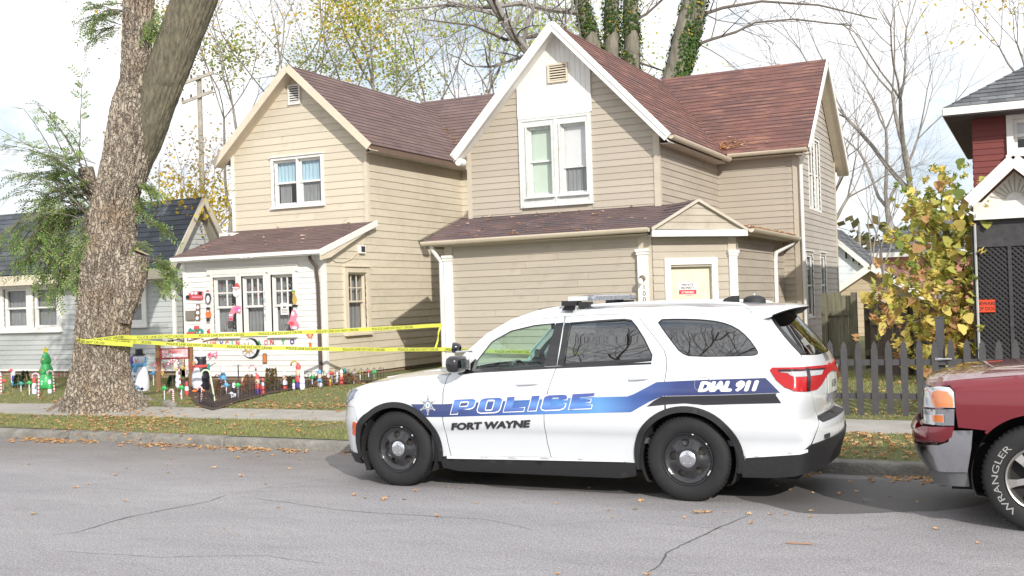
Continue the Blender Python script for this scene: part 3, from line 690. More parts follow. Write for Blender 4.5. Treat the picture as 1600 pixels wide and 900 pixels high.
# back and hidden sides so the house is closed
b = MB().box((LXL - .01, 19.65, .3), (LX - .13, 26.0, 5.0)); b.build('house_core', M_CREAM, LH)
b = MB().box((LXL + .03, 18.0, .3), (LX - .7, 19.1, 2.6)); b.build('porch_core', M_DARK, LH)
WL = Wall((-15.88, 19.0), (0, -1), (-1, 0)); make_wall(LH, WL, [(0, wz), (1.6, wz), (1.6, 2.84), (0, 3.4)], [], M_WSIDE, M_WSIDE, .107, wz, name='porch_side_wall', boards=False)

# ---------------------------------------------------------------- beige house
RH = thing('beige_house', 'beige two storey house with rust red roof, boarded porch and white gable panel', 'house', (-8, 19, 0.3))
F0 = 18.0; XL = -10.05; XC0 = -5.98; t45 = 1.13; XC1 = XC0 + t45; YC1 = F0 + t45; YW = 23.3; XR = -6.2; UY = 19.2; XW = -4.50; YB = 27.9
ex_ = 0.124; z0_ = 0.45; zp = 2.90
W1 = Wall((XL, F0), (1, 0), (0, -1)); W2 = Wall((XC0, F0), (1, 1), (1, -1)); W3 = Wall((XC1, YC1), (0, 1), (1, 0))
make_wall(RH, W1, [(0, z0_), (XC0 - XL, z0_), (XC0 - XL, zp), (0, zp)], [], M_BEIGE, M_BEIGE, ex_, z0_, name='porch_front_wall')
dr = (W2.az(1046, 414)[0], .55, W2.az(1110, 412)[0], 2.38)
make_wall(RH, W2, [(0, z0_), (t45 * sqrt(2), z0_), (t45 * sqrt(2), zp), (0, zp)], [dr], M_BEIGE, M_BEIGE, .135, z0_, name='entrance_wall')
make_wall(RH, W3, [(0, z0_), (YW - YC1, z0_), (YW - YC1, zp), (0, zp)], [], M_BEIGE, M_BEIGE, .145, z0_, name='porch_side_wall')
# door
b = MB(); f_ = .115; a0, zz, a1, z1 = dr
W2.box(b, a0 - f_, zz, 0, a0, z1 + f_, .05); W2.box(b, a1, zz, 0, a1 + f_, z1 + f_, .05); W2.box(b, a0, z1, 0, a1, z1 + f_, .048); W2.box(b, a0 - f_ - .05, zz - .05, 0, a1 + f_ + .05, zz, .12)
df = b.build('door_frame', M_WHITE, RH)
M_DOOR = mat('cream door paint', (.66, .64, .50), .55, .05, 6, dirt=.3)
b = MB(); W2.box(b, a0, zz, -.10, a1, z1, -.06)
for i in range(2):
    for j, (p, q) in enumerate(((.08, .36), (.42, .62), (.68, .93))):
        u0 = a0 + (a1 - a0) * (.14 + .42 * i); u1 = u0 + (a1 - a0) * .30; v0 = zz + (z1 - zz) * p; v1 = zz + (z1 - zz) * q
        W2.box(b, u0, v0, -.06, u1, v1, -.054); W2.box(b, u0 + .03, v0 + .03, -.054, u1 - .03, v1 - .03, -.047)
b.build('door', M_DOOR, RH)
kb = MB().ball(W2.T(a1 - .07, 1.45, -.03), .03); kb.build('door_knob', mat('dull brass', (.5, .38, .18), .35, metal=1), RH, smooth=True)
# posts with caps
def post(W, a0, a1, d, lab, ztop, m=M_WHITE, pr_=.05):
    b = MB(); W.box(b, a0, z0_ - .1, -.01, a1, ztop, d); W.box(b, a0 - .03, ztop, -.01, a1 + .03, ztop + .05, d + .03); W.box(b, a0 - .015, ztop - .05, 0, a1 + .015, ztop, d + .015)
    W.box(b, a0, ztop + .05, .0, a1, zp, .03, 1)
    return b.build('porch_post', [m, M_BTRIM], RH, label=lab)
post(W1, .0, .16, .08, None, 2.68); pa = W1.az(992, 450)[0]
pb_ = post(W1, W1.az(999, 430)[0], W1.az(1014.5, 430)[0], .09, 'white post with the house number', 2.62)
post(W2, W2.az(1138, 440)[0], t45 * sqrt(2) + .03, .06, None, 2.57)
b = MB(); W1.box(b, XC0 - XL - .07, z0_, 0, XC0 - XL + .0, zp, .03); b.build('corner_board', M_BTRIM, RH)
# frieze under the eaves
b = MB(); W1.box(b, 0, zp - .02, -.01, XC0 - XL, zp + .05, .04); W2.box(b, 0, zp - .02, -.01, t45 * sqrt(2), zp + .05, .04); W3.box(b, 0, zp - .02, -.01, YW - YC1, zp + .05, .04); b.build('frieze_board', M_BTRIM, RH)
# upper front gable
UW = XR - XL; W4 = Wall((XL - .08, UY), (1, 0), (0, -1)); UW = XR - (XL - .08)
AP = 2.04; SL2 = 1.055; AZ2 = 6.97; EZ2 = AZ2 - SL2 * AP; EZ2r = AZ2 - SL2 * (UW - AP)
pan = (W4.az(816, 300)[0], W4.az(816, 184)[1] , W4.az(926, 300)[0])
uwz = R_(W4, 828, 196, 921, 306)
uwz = (uwz[0], uwz[1], uwz[2], uwz[3])
zpl = W4.az(870, 180)[1] ; zpb = W4.az(872, 322)[1]
make_wall(RH, W4, [(0, 3.3), (UW, 3.3), (UW, EZ2r), (AP, AZ2), (0, EZ2)], [(pan[0], zpb, pan[2], zpl)], M_BEIGE, M_BEIGE, ex_, 3.42, name='front_gable_wall')
# twin window with peeling surround fills the cut
b = MB(); a0, a1 = pan[0], pan[2]; wa0, wz0, wa1, wz1 = uwz
ws = MB(); 
wl_ = (W4.az(826, 250)[0], W4.az(845, 305)[1], W4.az(864, 250)[0], W4.az(845, 199)[1]); wr_ = (W4.az(878, 250)[0], W4.az(898, 302)[1], W4.az(918, 250)[0], W4.az(898, 191)[1])
zA = (wl_[3] + wr_[3]) / 2; zB = (wl_[1] + wr_[1]) / 2; wl_ = (wl_[0], zB, wl_[2], zA); wr_ = (wr_[0], zB, wr_[2], zA)
V, F = cdt([(a0, zpb), (a1, zpb), (a1, zpl), (a0, zpl)], [[(r[0], r[1]), (r[2], r[1]), (r[2], r[3]), (r[0], r[3])] for r in (wl_, wr_)])
sb = MB(); n_ = len(V); sb.v = [W4.T(a, z, .035) for a, z in V]; sb.f = [tuple(f) for f in F]; sb.m = [0] * len(F)
W4.box(sb, a0 - .02, zpb - .0, 0, a0 + .05, zpl, .055); W4.box(sb, a1 - .05, zpb, 0, a1 + .02, zpl, .055); W4.box(sb, a0 + .05, zpb, 0.0, a1 - .05, zpb + .05, .075); W4.box(sb, a0 + .05, zpl - .07, 0, a1 - .05, zpl, .054)
W4.box(sb, wl_[2] + .05, zpb + .05, .0, wr_[0] - .05, zpl - .07, .05)
sur = sb.build('window_surround', M_OLDW, RH, fix=False)
window(RH, W4, wl_, frame=.03, proud=.065, fm=M_OLDW, curtain=[(0, 1, 0, 1, M_SHADE)], split=.5, sash=.035, drip=False, curt_d=-.11, label='left upper window with green shade')
window(RH, W4, wr_, frame=.03, proud=.065, fm=M_OLDW, curtain=[(0, 1, .40, 1, M_BLIND), (0, 1, 0, .40, M_CURT)], split=.62, sash=.03, drip=False, curt_d=-.10, label='right upper window with white blind')
# white boarded panel above it, of vertical boards
def zroof(a): return EZ2 + SL2 * (a if a < AP else 0) if a < AP else AZ2 - SL2 * (a - AP)
pl_ = MB()
def top_at(a): return AZ2 - SL2 * abs(a - AP) - .02
aa = a0
while aa < a1 - .01:
    bb = min(aa + .10, a1); P = [(aa + .002, zpl + .001), (bb - .002, zpl + .001), (bb - .002, top_at(bb)), (aa + .002, top_at(aa))]
    if aa < AP < bb: P = P[:3] + [(AP, top_at(AP))] + P[3:]
    m_ = MB().slab([W4.T(a, z, .018) for a, z in P], W4.n * .022); m_.build('panel_board', M_WHITE, RH); aa = bb
b = MB(); W4.box(b, a0 - .03, zpl, .0, a0, top_at(a0), .05); W4.box(b, a1, zpl, .0, a1 + .04, top_at(a1), .05); W4.box(b, a0 - .02, zpl - .02, .035, a1 + .02, zpl + .03, .062); b.build('panel_frame', M_WHITE, RH)
gable_vent(RH, W4, R_(W4, 861, 101, 886, 128), M_CTRIM, 6, .03)
trim_strip(RH, W4, -.02, 3.4, .07, EZ2, .03, M_BTRIM); trim_strip(RH, W4, UW - .09, 3.4, UW + .028, EZ2, .03, M_BTRIM)
b = MB(); W4.box(b, 0, 3.36, 0, pan[0], 3.41, .04); W4.box(b, pan[2], 3.36, 0, UW, 3.41, .04); b.build('base_trim', M_WHITE, RH)
# recess side wall, wing front, wing side
WWd = YB - YW; SL3 = .885; AZ3 = 7.04; EZ3 = AZ3 - SL3 * WWd / 2
W5 = Wall((XR, UY), (0, 1), (1, 0)); W6 = Wall((XR, YW), (1, 0), (0, -1)); W7 = Wall((XW, YW), (0, 1), (1, 0))
make_wall(RH, W5, [(0, 2.9), (YW - UY, 2.9), (YW - UY, 4.88), (0, 4.88)], [], M_BEIGE, M_BEIGE, ex_, 2.98, name='recess_wall')
trim_strip(RH, W5, -.028, 3.3, .05, 4.7, .03, M_BTRIM)
make_wall(RH, W6, [(0, z0_), (XW - XR, z0_), (XW - XR, EZ3 - .02), (0, EZ3 - .02)], [], M_BEIGE, M_BEIGE, .13, z0_, name='wing_front_wall')
uws = []
ua = R_(W7, 1261, 214, 1279, 330); 
u1 = (W7.az(1263, 260)[0], W7.az(1268, 325)[1], W7.az(1270, 260)[0], W7.az(1266, 218)[1]); u2 = (W7.az(1272.5, 260)[0], W7.az(1276, 328)[1], W7.az(1279, 260)[0], W7.az(1276, 222)[1])
l1 = (W7.az(1261, 440)[0], 1.3, W7.az(1270, 440)[0], W7.az(1265, 398)[1]); l2 = (W7.az(1283, 440)[0], 1.3, W7.az(1290, 440)[0], W7.az(1286, 400)[1])
make_wall(RH, W7, [(0, z0_), (WWd, z0_), (WWd, EZ3), (WWd / 2, AZ3), (0, EZ3)], [u1, u2, l1, l2], M_BEIGE, siding_mat('beige siding with painted shade', (0.43, 0.39, 0.345)), .13, z0_, name='wing_side_wall')  # boards get a cooler beige with this side's shade painted in
for r in (u1, u2, l1, l2): window(RH, W7, r, frame=.07, proud=.015, fm=M_WHITE, curtain=[(0, 1, 0, 1, M_CURT)], split=.5, sash=.035, depth=.03, curt_d=-.06, sill=False)
trim_strip(RH, W6, XW - XR - .10, z0_, XW - XR + .028, EZ3, .03, M_BTRIM); trim_strip(RH, W7, -.0, z0_, .10, EZ3, .03, M_BTRIM); trim_strip(RH, W7, WWd - .08, z0_, WWd + .02, EZ3, .03, M_BTRIM)
# main roofs
YR = (YW + YB) / 2; RZ = AZ3 + .08; ef = YW - .30; ez3 = EZ3 - SL3 * .30 + .08; xre = XW + .30
PX0 = XL - .08; fX = PX0 + AP; RZ2 = AZ2 + .08; exr = XR + .30; exl = PX0 - .15; ezr2 = RZ2 - SL2 * (exr - fX); ezl2 = RZ2 - SL2 * (fX - exl); yf2 = UY - .34
roof_plane(RH, 'roof', [(XR - 1.9, ef, ez3), (xre, ef, ez3), (xre, YR, RZ), (XR - 1.9, YR, RZ)], R_RUST, label='front slope of the cross wing roof')
roof_plane(RH, 'roof', [(xre, YR, RZ), (xre, YB + .3, ez3), (XR - 1.9, YB + .3, ez3), (XR - 1.9, YR, RZ)], R_RUST)
# the ridge of the front gable sags a little toward the wing
yend = YR + .3
zr_b = AZ3 + .08
roof_plane(RH, 'roof', [(exr, yf2, ezr2), (exr, YW - .1, ezr2), (fX + .25, yend, RZ2 - SL2 * .25), (fX, yend, RZ2), (fX, yf2, RZ2)], R_RUST, label='right slope of the front gable roof')
roof_plane(RH, 'roof', [(exl, yf2, ezl2), (fX, yf2, RZ2), (fX, yend, RZ2), (exl, yend, ezl2)], R_RUST)
b = MB()
for ex, ez_, q_ in ((exr, ezr2, 0), (exl, ezl2, .003)): b.beam((fX, yf2 - .014 - q_, RZ2 - .055), (ex, yf2 - .014 - q_, ez_ - .055), .028, .17); b.beam((fX, yf2 - .034 - q_, RZ2 - .01), (ex, yf2 - .034 - q_, ez_ - .01), .02, .07)
b.build('rake_board', M_WHITE, RH)
b = MB()
for ex, ez_ in ((exr, ezr2), (exl, ezl2)): b.slab([(fX, yf2, RZ2 - .12), (ex, yf2, ez_ - .12), (ex, UY - .001, ez_ - .12), (fX, UY - .001, RZ2 - .12)], (0, 0, -.015))
b.build('rake_soffit', M_WHITE, RH)
b = MB(); b.beam((xre + .014, YR, RZ - .055), (xre + .014, ef, ez3 - .055), .028, .15); b.beam((xre + .014, YR, RZ - .055), (xre + .014, YB + .3, ez3 - .055), .028, .15); b.build('rake_board', M_WHITE, RH)
b = MB(); b.slab([(XW + .03, YR, RZ - .12), (xre, YR, RZ - .12), (xre, ef, ez3 - .12), (XW + .03, ef, ez3 - .12)], (0, 0, -.015)); b.slab([(XW + .03, YR, RZ - .12), (xre, YR, RZ - .12), (xre, YB + .3, ez3 - .12), (XW + .03, YB + .3, ez3 - .12)], (0, 0, -.015)); b.build('rake_soffit', M_CTRIM, RH)
g1 = gutter(RH, (exr - .02, yf2 + .05, ezr2 - .02), (exr - .02, YW - .32, ezr2 - .03), M_CTRIM, (1, 0, 0))
g2 = gutter(RH, (exr + .02, ef + .02, ez3 - .02), (xre - .02, ef + .02, ez3 - .02), M_CTRIM, (0, -1, 0))
b = MB(); b.box((XR, UY, ezr2 - .12), (exr - .02, YW - .3, ezr2 - .10)); b.box((XR, ef + .02, ez3 - .12), (xre, YW, ez3 - .10)); b.build('soffit', M_BTRIM, RH)
b = MB(); b.lathe([(.001, -.10), (.075, -.10), (.08, 0), (.075, .10), (.001, .10)], (exl + .10, yf2 + .12, ezl2 - .14), (0, 1, 0), 12); b.build('eave_return', M_WHITE, RH, smooth=True)
# porch roof: shed in front, hipped round the entrance, pediment over the door
po = .30; pe = F0 - po; pz = zp + .09; ps = (3.50 - pz) / (UY - pe)
def pq(x, y): return (x, y, pz + ps * (y - pe))
xo = XL - po; dg = po * .6
cA = (XC0 + .12, pe); roof_plane(RH, 'porch_roof', [pq(xo, pe), pq(XC0 + .10, pe), pq(XC0 + .10, UY), pq(XL - .1, UY), pq(xo, UY)], R_PORCH, course=.13)
# pediment: gable facing the corner
mid = W2.T(t45 * sqrt(2) / 2, 0, 0); hw = t45 * sqrt(2) / 2 + .13; oN = .26
pA = W2.T(t45 * sqrt(2) / 2 - hw, pz, oN); pB = W2.T(t45 * sqrt(2) / 2 + hw, pz - .02, oN); pk = W2.T(t45 * sqrt(2) / 2 - .02, pz + .50, oN)
bk = Vector(W2.T(t45 * sqrt(2) / 2, pz + .52, -1.6))
bL = Vector(pA) + Vector((-1, 1, 0)).normalized() * 1.4; bR = Vector(pB) + Vector((-1, 1, 0)).normalized() * 1.4
nv = Vector((-1, 1, 0)).normalized()
roof_plane(RH, 'porch_roof', [pA, pk, tuple(Vector(pk) + nv * 1.9), tuple(Vector(pA) + nv * 1.9)], R_PORCH, course=.13, label='left slope over the entrance')
roof_plane(RH, 'porch_roof', [pk, pB, tuple(Vector(pB) + nv * 1.9), tuple(Vector(pk) + nv * 1.9)], R_PORCH, course=.13, label='right slope over the entrance')
tri = [tuple(Vector(p) + nv * .06) for p in (pA, pB, pk)]
b = MB().slab([Vector(tri[0]) + Vector((0, 0, .02)), Vector(tri[1]) + Vector((0, 0, .02)), Vector(tri[2]) - Vector((0, 0, .04))], nv * .02); b.build('pediment', M_BEIGE, RH)
for i in range(4):
    s0 = (i * .125) / .52; s1 = min((i + 1) * .125, .50) / .52; A = Vector(tri[0]); B_ = Vector(tri[1]); K = Vector(tri[2]); nn = -nv
    p0 = A + (K - A) * s0; q0 = B_ + (K - B_) * s0; p1 = A + (K - A) * s1; q1 = B_ + (K - B_) * s1
    MB().hexa([p0, q0, q0 + nn * .02, p0 + nn * .02, p1, q1, q1 + nn * .005, p1 + nn * .005]).build('siding_board', M_BEIGE, RH)
b = MB(); b.beam(Vector(pA) + Vector((0, 0, -.01)), Vector(pk) + Vector((0, 0, -.01)), .04, .045); b.beam(Vector(pk) + Vector((0, 0, -.01)), Vector(pB) + Vector((0, 0, -.01)), .043, .045); b.build('rake_board', M_SOFF, RH)
b = MB(); b.beam(Vector(pA) + Vector((0, 0, -.075)) + nv * .01, Vector(pB) + Vector((0, 0, -.06)) + nv * .01, .05, .115); b.build('entrance_fascia', M_OLDW, RH)
b = MB().slab([Vector(pA) + Vector((0, 0, -.10)), Vector(pB) + Vector((0, 0, -.10)), Vector(pB) + nv * .4 + Vector((0, 0, -.10)), Vector(pA) + nv * .4 + Vector((0, 0, -.10))], (0, 0, -.012)); b.build('soffit', M_OLDW, RH)
# shed over the side of the porch
xs_ = XC1 + po; y0s = pB[1] + .05; pss = (3.45 - pz) / 1.55
roof_plane(RH, 'porch_roof', [(xs_, y0s, pz), (xs_, YW + .02, pz), (XR + .02, YW + .02, pz + pss * (xs_ - XR) * .62), (XR + .02, y0s + 1.2, pz + pss * (xs_ - XR) * .62), ((xs_ + XR) / 2, y0s, pz + pss * (xs_ - XR) * .31)], R_PORCH, course=.13, label='shed roof along the porch side, littered with leaves')
gutter(RH, (xo, pe + .03, pz - .01), (XC0 + .06, pe + .03, pz + .015), M_CTRIM, (0, -1, 0), .06)
gutter(RH, (xs_ - .03, y0s, pz - .01), (xs_ - .03, YW - .1, pz - .02), M_CTRIM, (1, 0, 0), .06)
b = MB(); b.box((xo + .03, pe + .04, zp + .0), (XC0, F0, zp + .02)); b.box((XC1, YC1 + .1, zp), (xs_ - .03, YW, zp + .02)); b.build('soffit', M_BTRIM, RH)
b = MB(); b.tube([(xo + .14, pe + .05, pz - .06), (xo + .16, pe + .08, pz - .16), (XL - .06, F0 - .06, pz - .38), (XL - .06, F0 - .06, .35)], .042, 8); b.build('downspout', M_WHITE, RH, smooth=True)
b = MB(); y_ = YW - .45; b.tube([(xs_ - .02, y_ + .25, pz - .07), (xs_ - .05, y_ + .1, pz - .15), (XC1 + .06, y_ - .55, pz - .34), (XC1 + .05, y_ - .6, pz - .5), (XC1 + .05, y_ - .6, .35)], .042, 8); b.build('downspout', M_WHITE, RH, smooth=True)
b = MB(); b.tube([(xre - .08, ef + .0, ez3 - .09), (XW + .08, YW - .06, ez3 - .32), (XW + .08, YW - .05, .35)], .04, 8); b.build('downspout', M_WHITE, RH, smooth=True)
foundation(RH, W1, 0, XC0 - XL, .25, z0_)
b = MB().box((XL + .05, UY + .65, .3), (XR - .13, 27.6, 4.5)); b.box((XR - .2, YW + .15, .3), (XW - .7, YB - .1, 4.6)); b.box((XL + .03, F0 + .13, .3), (XC0 - .2, UY + .1, 2.8)); b.build('house_core', M_BEIGE, RH)
WLr = Wall((XL, F0), (0, 1), (-1, 0)); make_wall(RH, WLr, [(0, z0_), (9.6, z0_), (9.6, 4.6), (1.2, 4.6), (1.2, 3.3), (0, zp)], [], M_BEIGE, M_BEIGE, ex_, z0_, name='left_wall', boards=False)
b = MB().slab([(xo + .02, pe + .02, pz - .03), (xo + .02, UY, pz + ps * (UY - pe) - .05), (xo + .02, UY, 2.88), (xo + .02, pe + .02, 2.88)], (.02, 0, 0)); b.build('porch_gable', M_BTRIM, RH)

# writing and fittings on the beige house
M_BLACK = mat('black paint', (.02, .02, .022), .5); M_RED = mat('sign red', (.62, .05, .05), .5, .08); M_SIGNW = mat('sign white', (.82, .8, .8), .5, .03)
def put_text(W, body, a, z, h, d, m, root, name='lettering', bold=.0, sx=1.0, shear=0, th=.002):
    V, F = text_mesh(body, 1.0, bold, shear, sx); s = h / .72
    for u, G in isl(V, F): b = MB().add([W.T(a + V[i][0] * s, z + V[i][1] * s, d) for i in u], G).build('letter' if name == 'lettering' else name, m, root, fix=False)
    return b
na = W1.az(1008, 450)[0]
for i, c in enumerate('1002'):
    zz_ = W1.az(1008, 447)[1] - .105 * i; put_text(W1, c, na + .012, zz_ - .06, .085, .0925, M_BLACK, RH, 'house_number')
lamp = thing('porch_lamp', 'small round porch lamp with white globe on the numbered white post', 'lamp', W1.T(na, W1.az(1007, 436)[1], .09))
lc = W1.T(na - .01, W1.az(1006, 435)[1], .09)
b = MB().lathe([(.001, 0), (.055, 0), (.055, .03), (.03, .05), (.001, .05)], lc, (0, -1, 0), 14); b.build('lamp_base', mat('weathered bronze', (.16, .12, .08), .5), lamp, smooth=True)
b = MB().ball((lc[0] - .01, lc[1] - .09, lc[2] - .055), (.045, .045, .06)); b.build('globe', mat('opal glass', (.85, .82, .76), .3), lamp, smooth=True)
sg = thing('private_property_sign', 'white and red private property sign on the cream door', 'sign', W2.T(W2.az(1075, 460)[0], W2.az(1075, 460)[1], -.04))
sa, sz = W2.az(1062, 461); sa1, sz1 = W2.az(1090, 441)
b = MB(); W2.box(b, sa, sz, -.045, sa1, sz1, -.039); b.build('sign_board', M_SIGNW, sg)
hh = sz1 - sz; b = MB(); W2.box(b, sa + .008, sz + .01, -.0388, sa1 - .008, sz + hh * .40, -.0375); b.build('red_band', M_RED, sg)
ac = (sa + sa1) / 2
put_text(W2, 'PRIVATE', ac, sz + hh * .72, hh * .20, -.037, M_BLACK, sg, bold=.02); put_text(W2, 'PROPERTY', ac, sz + hh * .46, hh * .20, -.037, M_BLACK, sg, bold=.02, sx=.9); put_text(W2, 'NO TRESPASSING', ac, sz + hh * .12, hh * .17, -.0365, M_SIGNW, sg, bold=.02, sx=.62)

# ---------------------------------------------------------------- grey neighbour on the far left
GH = thing('grey_cottage', 'pale grey one storey house with dark shingle roof behind the big street tree', 'house', (-20, 18, .3))
GY = 17.9; GX = float(gy(274, 500, GY)[0]); WG = Wall((-34, GY), (1, 0), (0, -1)); GL = GX + 34
gw1 = R_(WG, 8, 448, 43, 512); gw2 = R_(WG, 54, 448, 90, 512); gw3 = R_(WG, 170, 442, 223, 505)
gw1 = (gw1[0], gw2[1], gw1[2], gw2[3])
gz0 = WG.az(50, 577)[1]; gzt = WG.az(250, 424)[1] + .05
make_wall(GH, WG, [(0, gz0), (GL, gz0), (GL, gzt + .1), (0, gzt + .1)], [gw1, gw2, gw3], M_GSIDE, M_GSIDE, .112, gz0, name='front_wall')
M_WOODF = mat('bare wood sash', (.55, .38, .22), .6, .15, 10)
for r, sm_ in ((gw1, M_WHITE), (gw2, M_WHITE), (gw3, M_WHITE)): window(GH, WG, r, frame=.13, proud=.05, fm=sm_, curtain=[(0, 1, 0, 1, M_CURT)], sash=.04, drip=True)
trim_strip(GH, WG, GL - .05, gz0, GL + .03, gzt, .03, M_WHITE); trim_strip(GH, WG, 0, gz0 - .04, GL, gz0, .03, M_WHITE, 'base_trim')
foundation(GH, WG, WG.az(-30, 580)[0], GL, .25, gz0 - .04)
ge = GY - .35; gez = gy(240, 418, ge)[2]; gdx = GX + .25
# ridge through the sight line of the photo ridge end on the plane of the gable overhang
gr = gx(318, 308, gdx); grY, grZ = float(gr[1]), float(gr[2])
roof_plane(GH, 'roof', [(-34.3, ge, gez), (gdx, ge, gez), (gdx, grY, grZ), (-34.3, grY, grZ)], R_SLATE)
roof_plane(GH, 'roof', [(-34.3, grY, grZ), (gdx, grY, grZ), (gdx, 2 * grY - ge, gez), (-34.3, 2 * grY - ge, gez)], R_SLATE)
b = MB(); b.beam((gdx + .015, ge, gez - .05), (gdx + .015, grY, grZ - .05), .03, .12); b.beam((gdx + .018, grY, grZ - .05), (gdx + .018, 2 * grY - ge, gez - .05), .03, .12); b.build('rake_board', M_SOFF, GH)
b = MB().box((-34.3, ge - .02, gez - .14), (gdx, ge, gez - .02)); b.box((-34.3, ge - .03, gez - .24), (GX, GY, gez - .14)); b.build('fascia', M_CTRIM, GH)
WGs = Wall((GX, GY), (0, 1), (1, 0)); D_ = 2 * (grY - GY)
make_wall(GH, WGs, [(0, gz0), (D_, gz0), (D_, gez), (D_ / 2, grZ - .1), (0, gez)], [], M_GSIDE, M_GSIDE, .112, gz0, name='side_wall', boards=True)
b = MB().box((-34, GY + .7, .3), (GX - .2, 2 * grY - GY, gez - .1)); b.build('house_core', M_DARK, GH)

# ---------------------------------------------------------------- dark red house at the right edge
DH = thing('dark_red_house', 'dark red house with grey hipped roof and white porch gable at right edge', 'house', (1.5, 19, .3))
M_DRED = siding_mat('dark red siding', (0.17, 0.035, 0.03), rnd=.06)
dY = 19.6; dX = float(gy(1519, 200, dY)[0]); WD = Wall((dX, dY), (1, 0), (0, -1)); dzT = WD.az(1530, 166)[1] + .05
dw = (WD.az(1583, 200)[0], WD.az(1590, 236)[1], WD.az(1583, 200)[0] + .95, WD.az(1590, 188)[1] + .02)
make_wall(DH, WD, [(0, 2.6), (5, 2.6), (5, dzT + .1), (0, dzT + .1)], [dw], M_DRED, M_DRED, .10, 2.6, name='upper_wall')
window(DH, WD, dw, frame=.10, proud=.06, fm=M_WHITE, head=.30, curtain=[(0, 1, .4, 1, M_BLIND)])
WDs = Wall((dX, dY), (0, 1), (-1, 0)); make_wall(DH, WDs, [(0, .4), (6, .4), (6, dzT), (0, dzT)], [], M_DRED, M_DRED, .10, .4, name='side_wall')
re_ = dY - .55; rx = dX - .40; rz = gy(1487, 168, re_)[2]; rp_ = gy(1600, 88, 21.2)
hipz = float(rz); sl_h = .62
hx = 3.0
roof_plane(DH, 'roof', [(rx, re_, hipz), (6, re_, hipz), (6, re_ + 3.4, hipz + sl_h * 3.4), (rx + 3.4, re_ + 3.4, hipz + sl_h * 3.4)], R_GREY, course=.15)
roof_plane(DH, 'roof', [(rx, re_, hipz), (rx + 3.4, re_ + 3.4, hipz + sl_h * 3.4), (rx, re_ + 6.8, hipz)], R_GREY, course=.15)
b = MB().box((rx, re_ - .02, hipz - .12), (6, re_, hipz - .0)); b.box((rx - .02, re_, hipz - .12), (rx, re_ + 6.8, hipz)); b.build('fascia', M_WHITE, DH)
b = MB().box((rx, re_, hipz - .14), (6, dY, hipz - .12)); b.box((rx, dY, hipz - .14), (dX, re_ + 6.8, hipz - .12)); b.build('soffit', mat('dark soffit', (.09, .08, .09), .8), DH)
# porch with a white sunburst gable
qY = 17.2; WQ = Wall((float(gy(1525, 400, qY)[0]), qY), (1, 0), (0, -1)); qo = .35
pE = gy(1513, 310, qY - qo); pT = gy(1583, 243, qY - qo); ezq = float(pE[2]); xq = float(pE[0]); xt = float(pT[0]); zq = float(pT[2])
roof_plane(DH, 'porch_roof', [(xq, qY - qo, ezq), (xt, qY - qo, zq), (xt, dY, zq), (xq, dY, ezq)], R_BROWN); roof_plane(DH, 'porch_roof', [(xt, qY - qo, zq), (2 * xt - xq, qY - qo, ezq), (2 * xt - xq, dY, ezq), (xt, dY, zq)], R_BROWN)
b = MB()
for e, q_ in ((xq, 0), (2 * xt - xq, .003)): b.beam((xt, qY - qo - .015 - q_, zq - .06), (e, qY - qo - .015 - q_, ezq - .06), .03, .17)
b.build('rake_board', M_WHITE, DH)
b = MB()
for e in (xq, 2 * xt - xq): b.slab([(xt, qY - qo, zq - .13), (e, qY - qo, ezq - .13), (e, qY, ezq - .13), (xt, qY, zq - .13)], (0, 0, -.015))
b.build('rake_soffit', M_BTRIM, DH)
fb = MB().box((xq + .05, qY - .12, ezq - .30), (2 * xt - xq - .05, qY + .1, ezq - .05)); fb.build('porch_beam', M_WHITE, DH)
hb = xt - xq - .15; zb0 = ezq - .05
b = MB().slab([(xt - hb, qY - .02, zb0), (xt + hb, qY - .02, zb0), (xt, qY - .02, zb0 + (zq - ezq) * (hb / (xt - xq)))], (0, .04, 0)); b.build('pediment', M_WHITE, DH)
for i in range(1, 12):     # rays of the sunburst
    t = pi * i / 12; d = Vector((cos(t), 0, sin(t) * 1.0)); c0 = Vector((xt, qY - .025, zb0)); r1 = .92 * hb * abs(1 / (abs(cos(t)) + abs(sin(t)) * (hb / ((zq - ezq) * hb / (xt - xq))))); MB().beam(c0 + d * .12, c0 + d * max(r1, .2), .02, .012, (0, 1, 0)).build('sunburst_ray', M_SOFF, DH)
M_LATT = mat('black lattice board', (.035, .033, .036), .7, .2, 20); M_LATB = mat('dark grey board behind lattice', (.055, .053, .058), .85, .3, 12)
b = MB(); WQ.box(b, 0, .3, -.30, 4.6, ezq - .30, -.26); b.build('porch_back_board', M_LATB, DH)
lat = MB(); z0l, z1l = .35, WQ.az(1560, 382)[1]
c_ = -3.0
while c_ < 5.0:
    for sgn, dd in ((1, .0), (-1, .012)):
        p0 = [c_, z0l] if sgn > 0 else [c_ + (z1l - z0l), z0l]; p1 = [c_ + (z1l - z0l), z1l] if sgn > 0 else [c_, z1l]
        def cl(p, q):
            (x0, y0), (x1, y1) = p, q
            if x0 > x1: x0, y0, x1, y1 = x1, y1, x0, y0
            if x1 < 0 or x0 > 4.5: return None
            if x0 < 0: y0 += (y1 - y0) * (0 - x0) / (x1 - x0); x0 = 0
            if x1 > 4.5: y1 = y0 + (y1 - y0) * (4.5 - x0) / (x1 - x0); x1 = 4.5
            return (x0, y0), (x1, y1)
        r = cl(p0, p1)
        if r and abs(r[1][0] - r[0][0]) > .02: lat.beam(WQ.T(r[0][0], r[0][1], -.02 + dd), WQ.T(r[1][0], r[1][1], -.02 + dd), .030, .006, (0, 1, 0))
    c_ += .075
lat.build('lattice', M_LATT, DH, kind='stuff')
